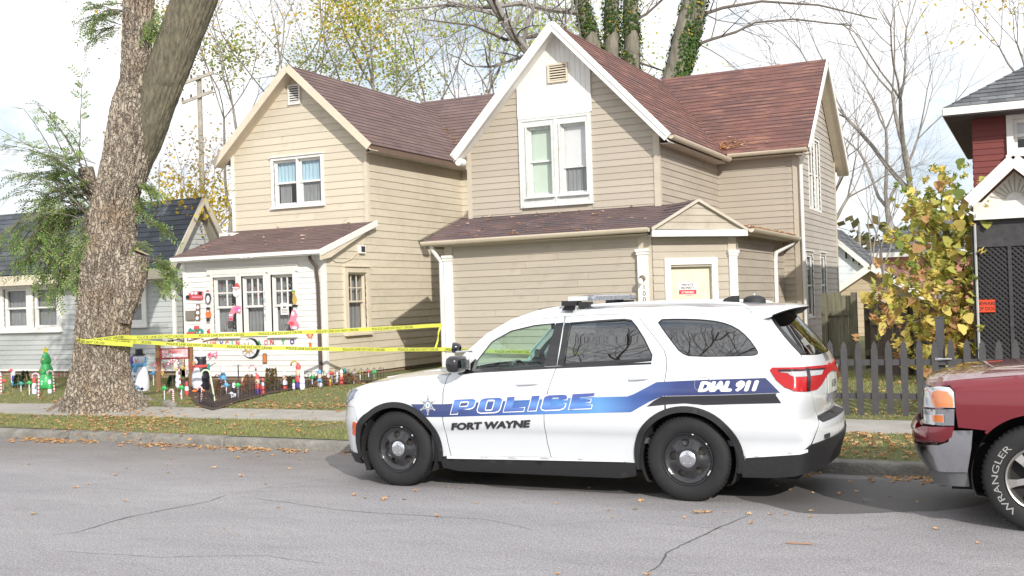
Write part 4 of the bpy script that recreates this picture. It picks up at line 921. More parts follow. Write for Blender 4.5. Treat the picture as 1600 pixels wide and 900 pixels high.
b = MB(); WQ.box(b, -.05, .3, -.05, .0, ezq - .30, .03); WQ.box(b, .42, .3, .001, .47, z1l, .012); WQ.box(b, 0, z1l, -.04, 4.5, ezq - .30, .01); WQ.box(b, 0, z1l - .03, .001, 4.5, z1l + .02, .016); b.build('lattice_frame', M_LATB, DH)
b = MB().tube([WQ.T(.0, ezq - .35, .05), WQ.T(.0, .3, .05)], .018, 6); b.build('conduit', mat('grey conduit', (.45, .45, .45), .5), DH, smooth=True)
bs = thing('beware_sign', 'small bright orange red warning sign fixed to the black lattice porch', 'sign', WQ.T(*WQ.az(1541, 478), .03))
q0 = WQ.az(1529, 488); q1 = WQ.az(1555, 468); b = MB(); WQ.box(b, q0[0], q0[1], .02, q1[0], q1[1], .026); b.build('sign_board', mat('sign orange', (.75, .07, .02), .45, .05), bs)
hh = q1[1] - q0[1]; ac = (q0[0] + q1[0]) / 2
put_text(WQ, 'BEWARE', ac, q0[1] + hh * .56, hh * .30, .0275, M_BLACK, bs, bold=.02, sx=.85); put_text(WQ, 'OF DOG', ac, q0[1] + hh * .14, hh * .30, .0275, M_BLACK, bs, bold=.02, sx=.85)
b = MB().box((dX + .01, dY + .7, .3), (6, dY + 6, dzT - .1)); b.box((float(WQ.O.x) + .05, qY + .32, .3), (4.2, dY, 2.4)); b.build('house_core', M_DRED, DH)
# ================================================================ vehicles: curved shells cut into panels
def interp(z, tab):
    X = [t[0] for t in tab]; Y = [t[1] for t in tab]
    if z <= X[0]: return Y[0]
    if z >= X[-1]: return Y[-1]
    i = max(j for j in range(len(X) - 1) if X[j] <= z); h = X[i + 1] - X[i]; t = (z - X[i]) / h
    def sl(k):
        if k <= 0 or k >= len(X) - 1: return 0 if k <= 0 and False else ((Y[1] - Y[0]) / (X[1] - X[0]) if k <= 0 else (Y[-1] - Y[-2]) / (X[-1] - X[-2]))
        a = (Y[k] - Y[k - 1]) / (X[k] - X[k - 1]); b = (Y[k + 1] - Y[k]) / (X[k + 1] - X[k])
        return 0 if a * b <= 0 else 2 * a * b / (a + b)
    m0, m1 = sl(i), sl(i + 1)
    return (2 * t**3 - 3 * t * t + 1) * Y[i] + (t**3 - 2 * t * t + t) * h * m0 + (-2 * t**3 + 3 * t * t) * Y[i + 1] + (t**3 - t * t) * h * m1
def proj(P):
    P = np.array(P) - CAM; w = P @ FW; return np.array([800 + FPX * P @ RT / w, 450 - FPX * P @ UP / w])
class Shell:
    def __init__(s, X0, Y0, c, ins, nose, fe, nf, rear, rb, ztop=None, zt_end=0, nr=2.0, taper=0.03, fdepth=None):
        s.X0, s.Y0, s.c, s.ins, s.nose, s.fe, s.nf, s.rear, s.rb, s.ztop, s.zt_end, s.nr, s.taper = X0, Y0, c, ins, nose, fe, nf, rear, rb, ztop, zt_end, nr, taper
    def P(s, S, z, off=0.0):
        """point of the near side skin; S runs along the car and round both corners to the centre line"""
        y0 = interp(z, s.ins)
        if s.ztop and S < s.zt_end:
            zt = interp(S, s.ztop); t = min(max((z - (zt - .08)) / .08, 0), .97); y0 += .07 * (1 - sqrt(1 - t * t))
        if S < 1.3: y0 += s.taper * ((1.3 - max(S, 0)) / 1.3) ** 2
        re = interp(z, s.rear)
        if S > re - .9: y0 += .035 * ((min(S, re) - re + .9) / .9) ** 2
        c = s.c - y0 + off
        if S < s.fe:
            ph = min((s.fe - S) / (s.fe + .4), 1.0) * pi / 2; xn = interp(z, s.nose); d = s.fe - xn + off
            x = s.fe - d * sin(ph) ** (2 / s.nf); y = s.c - c * max(cos(ph), 0) ** (2 / s.nf)
        elif S > re:
            ph = min(S - re, 1.0) * pi / 2
            x = re + (s.rb + off) * sin(ph) ** (2 / s.nr); y = s.c - c * max(cos(ph), 0) ** (2 / s.nr)
        else: x, y = S, s.c - c
        return np.array((s.X0 + x, s.Y0 + y, z))
    def mir(s, p): return (p[0], 2 * (s.Y0 + s.c) - p[1], p[2])
    def inv(s, px, py, g=None):
        if g is None: q = gy(px, py, s.Y0 + .1); g = (q[0] - s.X0, q[2])
        g = np.array(g, float)
        for _ in range(14):
            r = proj(s.P(*g)) - (px, py); e = 1e-3
            J = np.array([(proj(s.P(g[0] + e, g[1])) - proj(s.P(g[0] - e, g[1]))) / (2 * e), (proj(s.P(g[0], g[1] + e)) - proj(s.P(g[0], g[1] - e))) / (2 * e)]).T
            try: st = np.linalg.solve(J, r)
            except Exception: break
            g = g - np.clip(st, -.12, .12)
            if abs(r).max() < .05: break
        return (float(g[0]), float(g[1]))
    def I(s, *pts): return [s.inv(*p) for p in pts]
    def panel(s, root, name, poly, m, holes=(), off=0.0, step=.06, side='both', label=None, join=False, thick=None):
        V, F = cdt(poly, holes, step)
        e = 1e-3
        def mk(mirror):
            Pp = [s.P(a, z, off) for a, z in V]; N = []
            for a, z in V:
                du = s.P(a + e, z, off) - s.P(a - e, z, off); dv = s.P(a, z + e, off) - s.P(a, z - e, off); n = np.cross(du, dv); l = np.linalg.norm(n); N.append(n / l if l > 1e-12 else (0, -1, 0))
            F2 = [tuple(f) for f in F]
            if mirror: Pp = [s.mir(p) for p in Pp]; N = [(n[0], -n[1], n[2]) for n in N]; F2 = [f[::-1] for f in F2]
            return Pp, N, F2
        outs = []
        for sd_ in ((0, 1) if side == 'both' else ((0,) if side == 'near' else (1,))):
            Pp, N, F2 = mk(sd_)
            outs.append((Pp, N, F2))
        if join: 
            P0 = []; N0 = []; F0_ = []
            for Pp, N, F2 in outs: k = len(P0); P0 += list(Pp); N0 += list(N); F0_ += [tuple(k + i for i in f) for f in F2]
            outs = [(P0, N0, F0_)]
        res = []
        for Pp, N, F2 in outs:
            # wind every face the way of its normal
            PA = np.array([tuple(p) for p in Pp]); NA = np.array([tuple(n) for n in N]); F3 = []
            for f in F2:
                a, b_, c_ = PA[list(f)]; F3.append(f if np.dot(np.cross(b_ - a, c_ - a), NA[f[0]]) >= 0 else f[::-1])
            if NA[:, 1].mean() > 0 and False: pass
            b = MB(); b.v = [tuple(p) for p in PA]; b.f = F3; b.m = [0] * len(F3)
            if thick:       # give the edge of a proud piece its depth
                cnt = {}
                for f in F3:
                    for i in range(3): cnt[(f[i], f[(i + 1) % 3])] = 1
                nt = len(b.f); k = len(b.v); b.v += [tuple(p) for p in PA] + [tuple(p - n * thick) for p, n in zip(PA, NA)]; q_ = k + len(PA)
                for (i, j) in list(cnt):
                    if (j, i) not in cnt: b.f.append((k + j, k + i, q_ + i, q_ + j)); b.m.append(0)
            o = b.build(name, m, root, fix=False, label=label); me = o.data
            me.polygons.foreach_set('use_smooth', [not thick or i < nt for i in range(len(me.polygons))])
            if not thick: me.normals_split_custom_set_from_vertices([tuple(n) for n in NA])
            res.append(o)
        return res

def paint(name, col, rough=.28, coat=1.0, metal=0.0, var=.015):
    m = mat(name, col, rough, var, 3, coat=coat, metal=metal); return m
def grad_mat(name, axis, stops, rough=.35, coat=.8):
    m = bpy.data.materials.new(name); m.use_nodes = True; n = m.node_tree.nodes; l = m.node_tree.links; b = n['Principled BSDF']
    b.inputs['Roughness'].default_value = rough; b.inputs['Coat Weight'].default_value = coat; b.inputs['Coat Roughness'].default_value = .05
    t = n.new('ShaderNodeTexCoord'); sx = n.new('ShaderNodeSeparateXYZ'); l.new(t.outputs['Object'], sx.inputs['Vector'])
    lo, hi = stops[0][0], stops[-1][0]; mr = n.new('ShaderNodeMapRange'); mr.inputs['From Min'].default_value = lo; mr.inputs['From Max'].default_value = hi
    l.new(sx.outputs['XYZ'.index(axis)], mr.inputs['Value']); r = n.new('ShaderNodeValToRGB'); e = r.color_ramp.elements
    while len(e) < len(stops): e.new(.5)
    for i, (p, c) in enumerate(stops): e[i].position = (p - lo) / (hi - lo); e[i].color = (*c, 1)
    l.new(mr.outputs['Result'], r.inputs['Fac']); l.new(r.outputs['Color'], b.inputs['Base Color']); return m
C_WHITE = paint('white car paint', (.66, .685, .71), .22); C_BLK = mat('black textured plastic', (.018, .018, .02), .55, .2, 30, .3, 200)
C_GLOSSB = paint('gloss black', (.012, .012, .014), .15); C_CHR = mat('chrome', (.75, .76, .78), .12, .02, 3, metal=1.0)
C_TYRE = mat('tyre rubber', (.013, .013, .014), .75, .25, 12, .3, 120, dirt=.0); C_SEAM = mat('panel gap', (.03, .03, .035), .8)
C_RIMB = mat('black steel wheel', (.022, .022, .025), .2, .2, 8, coat=.5); C_DARK = mat('car underside', (.015, .015, .015), .9)
C_INT = mat('grey car interior', (.09, .09, .095), .8, .2, 8); C_RED = paint('red lens', (.42, .010, .014), .3, .15); C_AMB = paint('amber lens', (.85, .22, .03), .15)
C_CLEAR = paint('clear lens', (.62, .64, .66), .12); C_ORMK = paint('orange side marker', (.70, .10, .02), .2)
G_FRONT = glass('green tinted glass', (.80, .97, .90), .98, .01, 1.5); G_DARK = glass('privacy glass', (.5, .55, .62), .22, .01, 2.3)
C_NAVY = grad_mat('blue stripe print', 'X', [(-1.9, (.022, .035, .11)), (-.9, (.03, .05, .17)), (-.3, (.04, .10, .33)), (.25, (.08, .24, .58)), (.65, (.12, .32, .66)), (1.0, (.05, .11, .34)), (1.4, (.03, .045, .17)), (2.4, (.02, .028, .10))])
C_LETT = grad_mat('police lettering print', 'Z', [(.73, (.02, .025, .07)), (.80, (.06, .12, .40)), (.86, (.12, .27, .66)), (.91, (.07, .15, .46)), (.99, (.10, .10, .34))])
C_STBLK = paint('black stripe print', (.02, .02, .025), .3); C_LWHITE = paint('white lettering film', (.80, .81, .83), .35); C_LBLK = paint('black lettering film', (.02, .02, .025), .4)

def arch(hx, rx, rz, a0, a1, n=26, hz=.382): return [(hx + rx * cos(radians(a)), hz + rz * sin(radians(a))) for a in np.linspace(a0, a1, n)]
def wheel(root, hx, hy, hz, r, w, rim_r, style, outward=-1, name='wheel'):
    """a wheel with tyre, rim and cap; hy is the outer face plane"""
    O = (hx, hy, hz); ax = (0, -outward, 0)   # ax points inward, heights are depth from the outer face
    wr = thing('x', None, None, O); wr.name = name; wr.parent = root; wr.location = Vector(O) - base_of(root)
    b = MB(); rs = rim_r
    b.lathe([(rs - .005, .05), (rs + .004, .018), (rs + .018, .008), (rs + .05, .0), (rs + (r - rs) * .55, -.006), (r - .035, .004), (r - .012, .018), (r - .003, .035), (r, .06), (r, w - .06), (r - .012, w - .018), (r - .05, w), (rs, w - .01)], O, ax, 64)
    b.build('tyre', C_TYRE, wr, smooth=35)
    # tread blocks: shallow lateral grooves in the shoulder
    b = MB()
    for k in range(60):
        t = 2 * pi * k / 60; d = Vector((cos(t), 0, sin(t))); p = Vector(O) + d * (r + .0015); q = Vector(ax) * .05; b.beam(p + q * .55, p + q * 1.6, .006 * r / .38, .006, d)
        b.beam(p + q * .55, Vector(O) + d * (r - .02) + q * .3, .006, .004, d)
    b.build('tread_groove', C_DARK, wr, kind='stuff')
    if style == 'steel':
        # dished steel disc with five openings
        R1 = rim_r; loop = [(R1 * .93 * cos(t), R1 * .93 * sin(t)) for t in np.linspace(0, 2 * pi, 61)[:-1]]; holes = []
        for k in range(5):
            t = radians(90 + 72 * k + 10); cx, cy = .62 * R1 * cos(t), .62 * R1 * sin(t); hh = []
            for u in np.linspace(0, 2 * pi, 17)[:-1]:
                rr, tt = .155 * R1 * cos(u), .17 * R1 * sin(u) * (1 + .25 * cos(u)); hh.append((cx + rr * cos(t) - tt * sin(t), cy + rr * sin(t) + tt * cos(t)))
            holes.append(hh)
        V, F = cdt(loop, holes, .02)
        def dep(x, y):
            q = sqrt(x * x + y * y) / R1; t = math.atan2(y, x); d = interp(q, [(0, .030), (.3, .022), (.42, .020), (.62, .042), (.80, .050), (.93, .028)])
            sp_ = cos(5 * (t - radians(90 + 36 + 10))); d -= .017 * max(sp_, 0) ** 1.0 * math.exp(-((q - .6) / .2) ** 2); d += .010 * math.exp(-((t - radians(90 + 36 + 10)) * 5 / pi * 2 % 4 - 0) ** 2 * 6) * 0
            k_ = ((math.degrees(t) - 136) % 72); k_ = min(k_, 72 - k_); d += .011 * math.exp(-(k_ / 5.0) ** 2) * math.exp(-((q - .6) / .22) ** 2); return d
        b = MB(); b.v = [tuple(Vector(O) + Vector(ax) * dep(x, y) + Vector((x, 0, y))) for x, y in V]; b.f = [tuple(f) for f in F]; b.m = [0] * len(F); k0 = len(b.v)
        for h in holes:
            hh = densify(h, .02); k = len(b.v); n_ = len(hh)
            for x, y in hh: b.v += [tuple(Vector(O) + Vector(ax) * dep(x, y) + Vector((x, 0, y))), tuple(Vector(O) + Vector(ax) * (dep(x, y) + .03) + Vector((x * .99, 0, y * .99)))]
            for i in range(n_): j = (i + 1) % n_; b.f.append((k + 2 * i, k + 2 * j, k + 2 * j + 1, k + 2 * i + 1)); b.m.append(0)
        b.lathe([(R1 * .93, .028), (R1 * .955, .030), (R1 * .97, .022), (R1 * .985, .006), (R1 * 1.01, .004), (R1 * 1.02, .014), (R1, .03)], O, ax, 60)
        b.lathe([(R1 * .93, .03), (R1 * .90, .11), (R1 * .88, w - .02)], O, ax, 48)
        b.build('rim', C_RIMB, wr, smooth=45)
        MB().lathe([(.001, .09), (R1 * .92, .09)], O, ax, 30).build('brake_disc', mat('dull steel', (.12, .11, .10), .5, metal=.6), wr)
        b = MB().lathe([(.001, -.002), (.028, -.002), (.030, .001), (.040, .001), (.066, .004), (.076, .012), (.078, .03)], O, ax, 32)
        for k in range(5):
            t = radians(90 + 72 * k); c = Vector(O) + Vector((cos(t), 0, sin(t))) * .052 + Vector(ax) * .001; b.lathe([(.001, -.004), (.009, -.003), (.010, .01)], c, ax, 10)
        cap = b.build('hub_cap', C_CHR, wr, smooth=35)
        b = MB()       # small ram-like crest, as a raised relief
        for sg in (-1, 1): b.tube([Vector(O) + Vector((sg * x_, -.004 * -outward * -1, z_)) for x_, z_ in ((.0, -.018), (.006, -.006), (.014, .004), (.018, .012), (.012, .017), (.007, .011))], [.003, .004, .004, .003, .002, .001], 5)
        b.build('crest', mat('dark crest', (.15, .15, .16), .3, metal=.8), cap, smooth=True)
        b = MB()       # balance weights and valve
        for a_ in (38, 75): t = radians(a_); p = Vector(O) + Vector((cos(t), 0, sin(t))) * R1 * 1.0 - Vector(ax) * .002; b.beam(p - Vector((-sin(t), 0, cos(t))) * .009, p + Vector((-sin(t), 0, cos(t))) * .009, .008, .008, (0, 1, 0))
        t = radians(-30); p = Vector(O) + Vector((cos(t), 0, sin(t))) * R1 * .99; b.beam(p - Vector((-sin(t), 0, cos(t))) * .025, p + Vector((-sin(t), 0, cos(t))) * .025, .009, .01, (0, 1, 0))
        b.build('balance_weight', mat('zinc weight', (.6, .6, .6), .4), wr)
    else:
        R1 = rim_r; C_AL = mat('machined alloy', (.55, .53, .50), .28, .06, 8, metal=.9)
        b = MB().lathe([(R1 * .90, .07), (R1 * .93, .02), (R1 * .97, .004), (R1 * 1.01, .0), (R1 * 1.03, .006), (R1 * 1.02, .02)], O, ax, 56); b.lathe([(R1 * .93, .02), (R1 * .88, .10), (R1 * .86, w - .02)], O, ax, 48)
        b.build('rim', C_AL, wr, smooth=45)
        for k in range(6):
            t = radians(60 * k + 12); d = Vector((cos(t), 0, sin(t))); s_ = Vector((-sin(t), 0, cos(t))); Oo = Vector(O); A = Vector(ax); sp = MB()
            def cs(q, wd, dp, th): c = Oo + d * q + A * dp; return [c - s_ * wd, c + s_ * wd, c + s_ * wd * .7 + A * th, c - s_ * wd * .7 + A * th]
            st_ = [cs(.04, .030, .030, .04), cs(.10, .024, .022, .035), cs(.16, .024, .020, .03), cs(R1 * .92, .034, .028, .03)]
            for i in range(3): sp.hexa(st_[i] + st_[i + 1])
            sp.build('spoke', C_AL, wr)
        MB().lathe([(.001, .012), (.035, .012), (.045, .018), (.060, .03), (.07, .05)], O, ax, 28).build('hub_cap', C_AL, wr, smooth=35)
        MB().lathe([(.001, .09), (R1 * .92, .09)], O, ax, 30).build('brake_disc', C_DARK, wr)
    return wr
def arch_liner(root, hx, y0, y1, r, hz=.382, m=None, floor=.16):
    b = MB(); A = np.linspace(-38, 218, 30); n = len(A)
    for a in A: x, z = hx + r * cos(radians(a)), hz + r * sin(radians(a)); b.v += [(x, y0, max(z, floor)), (x, y1, max(z, floor))]
    for i in range(n - 1): b.f.append((2 * i, 2 * i + 2, 2 * i + 3, 2 * i + 1)); b.m.append(0)
    k = len(b.v); b.v.append((hx, y1, hz)); 
    for i in range(n - 1): b.f.append((2 * i + 1, 2 * i + 3, k)); b.m.append(0)
    b.build('wheel_arch_liner', m or C_DARK, root, smooth=50, fix=False)

# ---------------------------------------------------------------- the police car
CX, CY = -6.88, 9.50
PC = thing('police_car', 'white police SUV with blue stripe, parked at the kerb in front of beige house', 'car', (CX + 2.5, CY + .96, 0))
INS = [(.15, .13), (.24, .10), (.33, .082), (.45, .062), (.56, .040), (.63, .012), (.70, .0), (.80, .004), (.90, .012), (.97, .007), (1.0, .009), (1.04, .024), (1.10, .042), (1.16, .055), (1.22, .075), (1.30, .10), (1.45, .155), (1.60, .215), (1.68, .26), (1.73, .31), (1.78, .38)]
NOSE = [(.2, .10), (.30, .04), (.45, .01), (.62, .0), (.74, .04), (.85, .055), (.95, .09), (1.02, .17), (1.1, .3), (1.2, .42)]
REAR = [(.2, 4.90), (.36, 4.94), (.55, 4.985), (.68, 4.98), (.70, 4.97), (.74, 4.885), (.78, 4.89), (.95, 4.93), (1.08, 4.93), (1.2, 4.895), (1.28, 4.86), (1.45, 4.73), (1.65, 4.56), (1.75, 4.46)]
ZT = [(-.4, .94), (.0, .95), (.3, .98), (.6, 1.045), (1.0, 1.10), (1.4, 1.135), (1.62, 1.16)]
sh = Shell(CX, CY, .96, INS, NOSE, .6, 2.5, REAR, .18, ZT, 1.55)
S = sh.I
HF, HR = .93, 3.975
ao = lambda h, a0, a1: arch(h, .505, .475, a0, a1)
G = .0025
# under-skin that closes the panel gaps
aline = S((714, 566), (738, 544), (762, 523), (800, 501), (840, 487), (878, 480))
roofl = [(2.95, 1.735), (3.4, 1.742), (4.0, 1.732), (4.4, 1.71), (4.56, 1.69)]
dline = [(interp(z, REAR) + .02, z) for z in (1.66, 1.5, 1.4, 1.30)]
top_front = [(s_, interp(s_, ZT) - .001) for s_ in (1.62, 1.4, 1.0, .6, .3, .1, -.1, -.4)]
fd_seam = S((712, 572), (704, 582), (696, 598), (692, 615), (691, 640), (694, 668), (700, 692), (705, 712))
bp_seam = S((861, 714), (855, 690), (851, 668), (850, 648), (854, 620), (861, 596), (871, 570), (877, 540), (882, 504))
rd_seam = S((999, 497), (1012, 513), (1026, 531), (1038, 548), (1042, 562), (1041, 580), (1038.5, 596), (1038, 618))
door_top = S((716, 585), (722, 578), (745, 556), (772, 531), (806, 509), (842, 499), (882, 495))
rdoor_top = S((884, 495), (930, 492), (985, 491))
rarc = ao(HR, 128, 178)
fa = ao(HF, -8, 147)
def sh_in(poly, g): return poly
# fender
fender = fa + S((557, 646)) + [(.30, .80), (.0, .80), (-.4, .80)] + list(reversed(top_front)) + fd_seam[:1] + fd_seam[1:]
fender = fender[:-0] if 0 else fender
fx = [(a - .0035, z) for a, z in fd_seam]
fender = fa + [(.42, .80), (.30, .80), (.0, .80), (-.4, .80)] + [(a, z) for a, z in reversed(top_front)] + [(1.60, 1.15)] + fx
sh.panel(PC, 'fender', fender, C_WHITE)
sh.panel(PC, 'front_bumper', [(-.4, .30), (-.4, .797), (.0, .797), (.30, .797), (.42, .797)] + ao(HF, 147.5, 190), C_WHITE, join=True)
# doors with their glass openings
gf = S((741, 577), (744, 567), (769, 535), (799, 518), (835, 509.5), (866, 506), (866, 516), (857, 545), (850, 572), (800, 575))
gr_ = S((892, 505), (940, 501.5), (975, 499.5), (986, 501), (994, 511), (1006, 530), (1018, 555), (1017, 563), (970, 567), (920, 570), (881, 572), (885, 535))
gq = smooth_curve(S((1026, 499.5), (1060, 498.5), (1096, 499.5), (1126, 503), (1150, 512), (1168, 527), (1184, 549), (1183, 554), (1170, 555.5), (1080, 557), (1064, 551), (1052, 536), (1038, 517)), 1)
front_door = [(a + .0035, z) for a, z in reversed(fd_seam)] + door_top + [(a - .003, z) for a, z in reversed(bp_seam)]
sh.panel(PC, 'front_door', front_door, C_WHITE, [gf], label='front door lettered POLICE and FORT WAYNE')
rear_door = [(a + .003, z) for a, z in bp_seam] + rdoor_top + [(a - .003, z) for a, z in rd_seam] + [p for p in rarc if p[1] > .385] + S((987, 716))
rear_door = [(a + .003, z) for a, z in bp_seam] + rdoor_top + [(a - .003, z) for a, z in rd_seam] + arch(HR, .505, .475, 112, 187, 18)
sh.panel(PC, 'rear_door', rear_door, C_WHITE, [gr_])
# body side: cant rail, quarter panel
ext = S((1202, 493), (1212, 509), (1225, 526), (1238, 541), (1250, 553.5))
hseam = S((1255, 562), (1262, 575), (1264.5, 595), (1267, 612), (1272, 635), (1277, 650))
hseam[-1] = (hseam[-1][0], .742)
body = aline + roofl + ext + hseam + [(interp(.7, REAR) + .50, .7), (interp(.5, REAR) + .20, .5), (4.85, .40), (4.7, .375)] + arch(HR, .505, .475, -2, 110, 22) + [(a + .003, z) for a, z in reversed(rd_seam)] + [(a, z + .004) for a, z in reversed(rdoor_top)] + [(a, z + .004) for a, z in reversed(door_top)] 
sh.panel(PC, 'quarter_panel', body, C_WHITE, [gq])
# rear bumper wraps round the tail
rb_ = [(interp(z, REAR) + 1.0, z) for z in (.30, .45, .6, .70, .735)]
sh.panel(PC, 'rear_bumper', [(4.86, .38), (interp(.5, REAR) + .205, .48), (interp(.6, REAR) + .36, .6), (interp(.7, REAR) + .505, .7), (hseam[-1][0] + .004, .738)] + list(reversed(rb_)), C_WHITE, join=True)
sh.panel(PC, 'bumper_step_pad', [(interp(z, REAR) + u, z) for u in (.60,) for z in (.700, .715, .738)] + [(interp(.738, REAR) + .8, .738), (interp(.738, REAR) + 1, .738), (interp(.70, REAR) + 1, .70), (interp(.70, REAR) + .8, .70)], C_BLK, off=.006, join=True, step=.03)
# hatch below the glass
hz_ = [.742, .80, .9, 1.0, 1.1, 1.2, 1.262]
hat = [(a + .004, z) for a, z in reversed(hseam)] + [(ext[-1][0] + .02, ext[-1][1] - .008), (interp(1.28, REAR) + .8, 1.275), (interp(1.28, REAR) + 1, 1.275)] + [(interp(z, REAR) + 1, z) for z in reversed(hz_)]
sh.panel(PC, 'hatch', hat, C_WHITE, join=True)
gl_ = [(a + .006, z) for a, z in reversed(ext)] + [(interp(1.67, REAR) + 1, 1.67), (interp(1.5, REAR) + 1, 1.5), (interp(1.28, REAR) + 1, 1.28), (interp(1.28, REAR) + .8, 1.28)]
sh.panel(PC, 'rear_glass', gl_, G_DARK, join=True, off=-.004)
sh.panel(PC, 'rear_window_trim', [(a + .008, z) for a, z in reversed(ext)] + [(a + .06 + .10 * i / 4, z) for i, (a, z) in enumerate(ext)], paint('satin black trim', (.012, .012, .014), .4, .1), off=.003)
# dark skin right behind the panels so the gaps read as gaps
sh.panel(PC, 'inner_skin', [(1.30, .26)] + [(1.38, 1.10), (1.5, 1.14)] + S((730, 577), (860, 568), (1016, 560)) + [(3.9, 1.2), (4.6, 1.2), (4.85, 1.2), (4.9, .8), (4.9, .4)] + arch(HR, .505, .475, -5, 185, 20) + [(3.4, .26)], C_SEAM, off=-.012, step=.12)
sh.panel(PC, 'door_aperture_seal', S((712, 580), (745, 549), (775, 524), (808, 502), (842, 494), (884, 490), (985, 487), (1002, 493), (1030, 527), (1048, 556), (1044, 580), (1026, 580), (1022, 555), (992, 507), (985, 500), (888, 503), (868, 504), (835, 507), (799, 515), (769, 532), (738, 566), (736, 582)), C_SEAM, off=-.010, step=.1)
# glass and black window surrounds
sh.panel(PC, 'front_door_glass', gf, G_FRONT, off=-.012)
sh.panel(PC, 'rear_door_glass', gr_, G_DARK, off=-.012)
sh.panel(PC, 'quarter_glass', gq, G_DARK, off=-.004)
def ring(poly, w):     # thin frame following an outline
    c = np.mean(poly, 0); P = np.array(poly); n = len(P); out = []
    for i in range(n):
        a = P[i] - P[i - 1]; b_ = P[(i + 1) % n] - P[i]; na_ = np.array([a[1], -a[0]]) / (np.hypot(*a) + 1e-9); nb = np.array([b_[1], -b_[0]]) / (np.hypot(*b_) + 1e-9); nn = na_ + nb; nn /= max(np.hypot(*nn), .6)
        if np.dot(nn, P[i] - c) < 0: nn = -nn
        out.append(tuple(P[i] - nn * w))
    return out
for g_, nm in ((gf, 'window_seal'), (gr_, 'window_seal'), (gq, 'window_seal')): sh.panel(PC, nm, ring(g_, -.011 if g_ is not gq else -.006), C_GLOSSB, [ring(g_, .004)], off=.0015, step=.05)
sh.panel(PC, 'b_pillar', S((868.5, 505), (881, 503.5), (870, 571.5), (851.5, 572.5), (858, 545)), C_GLOSSB, off=.002); sh.panel(PC, 'b_pillar', S((883, 504), (891, 504), (881, 571.5), (871.5, 571.5)), C_GLOSSB, off=.002)
sh.panel(PC, 'belt_moulding', S((716, 583), (726, 577), (740, 578.5), (860, 572.5), (1018, 566), (1018, 569), (860, 576), (740, 582.5), (718, 586)), C_GLOSSB, off=.004, step=.05)
C_BRM0 = mat('bright moulding', (.78, .79, .80), .3, .03, 5)
# black arch flares, sills and lower cladding, thin bright strips
for h in (HF, HR):
    fl = arch(h, .510, .482, -14, 194, 36) + list(reversed(arch(h, .450, .425, -16, 196, 36)))
    sh.panel(PC, 'arch_moulding', fl, C_BLK, off=.012, step=.04, thick=.03)
    for yy, y2 in ((CY + .045, CY + .36), (CY + 1.92 - .045, CY + 1.92 - .36)): arch_liner(PC, CX + h, yy, y2, .445)
sh.panel(PC, 'sill_cladding', [(1.405, .30), (1.42, .20), (1.6, .17), (3.3, .17), (3.46, .20), (3.475, .32), (3.2, .32), (1.7, .305)], C_BLK, off=.008, thick=.02)
sh.panel(PC, 'bright_strip', S((700, 712.5), (840, 714.5), (976, 717.5), (976, 721.5), (840, 718.5), (700, 716)), C_BRM0, off=.024, step=.05, thick=.018)
rl = S((1166, 716), (1200, 712.5), (1262, 705.5)) + [(interp(.47, REAR) + .08, .475), (interp(.52, REAR) + .25, .53), (interp(.55, REAR) + .6, .545), (interp(.55, REAR) + 1, .545), (interp(.3, REAR) + 1, .30), (interp(.28, REAR) + .5, .28), (interp(.27, REAR) + .1, .265), (4.75, .235), (4.46, .23), (4.45, .30)]
sh.panel(PC, 'rear_lower_cladding', rl, C_BLK, off=.016, join=True, thick=.03)
sh.panel(PC, 'bright_strip', S((1166, 711), (1200, 708.5), (1262, 702), (1262, 706), (1200, 713), (1166, 715)), C_BRM0, off=.026, step=.05, thick=.012)
sh.panel(PC, 'front_lower_lip', [(.42, .305), (.2, .31), (-.4, .32), (-.4, .20), (.2, .20), (.46, .20)], C_BLK, off=.012, join=True, thick=.02)
sh.panel(PC, 'side_marker', arch(HF, .575, .535, 150, 166, 6) + list(reversed(arch(HF, .518, .49, 149, 167, 6))), C_ORMK, off=.006, thick=.01, step=.03)
sh.panel(PC, 'headlight', S((559, 607), (555, 612), (552, 622)) + [(.12, .80), (-.0, .81), (-.12, .90), (.0, .935), (.14, .95)], paint('headlight glass', (.20, .24, .31), .15), off=.012, thick=.015, step=.03)
sh.panel(PC, 'grille', [(-.4, .64), (-.4, .90), (-.14, .90), (-.05, .78), (-.1, .66)], C_GLOSSB, off=.006, join=True)
fc = sh.inv(1098, 600); fo = [(fc[0] + .075 * np.sign(cos(q)) * abs(cos(q)) ** .8, fc[1] + .062 * np.sign(sin(q)) * abs(sin(q)) ** .8) for q in np.linspace(0, 2 * pi, 25)[:-1]]
sh.panel(PC, 'fuel_door_seam', fo, mat('soft seam shadow', (.30, .31, .33), .5), [ring(fo, .0035)], off=.0038, step=.05)
sh.panel(PC, 'reflector', S((1288, 679), (1296, 676), (1296, 682), (1288, 685)), C_SEAM, off=.01, step=.02, thick=.01)
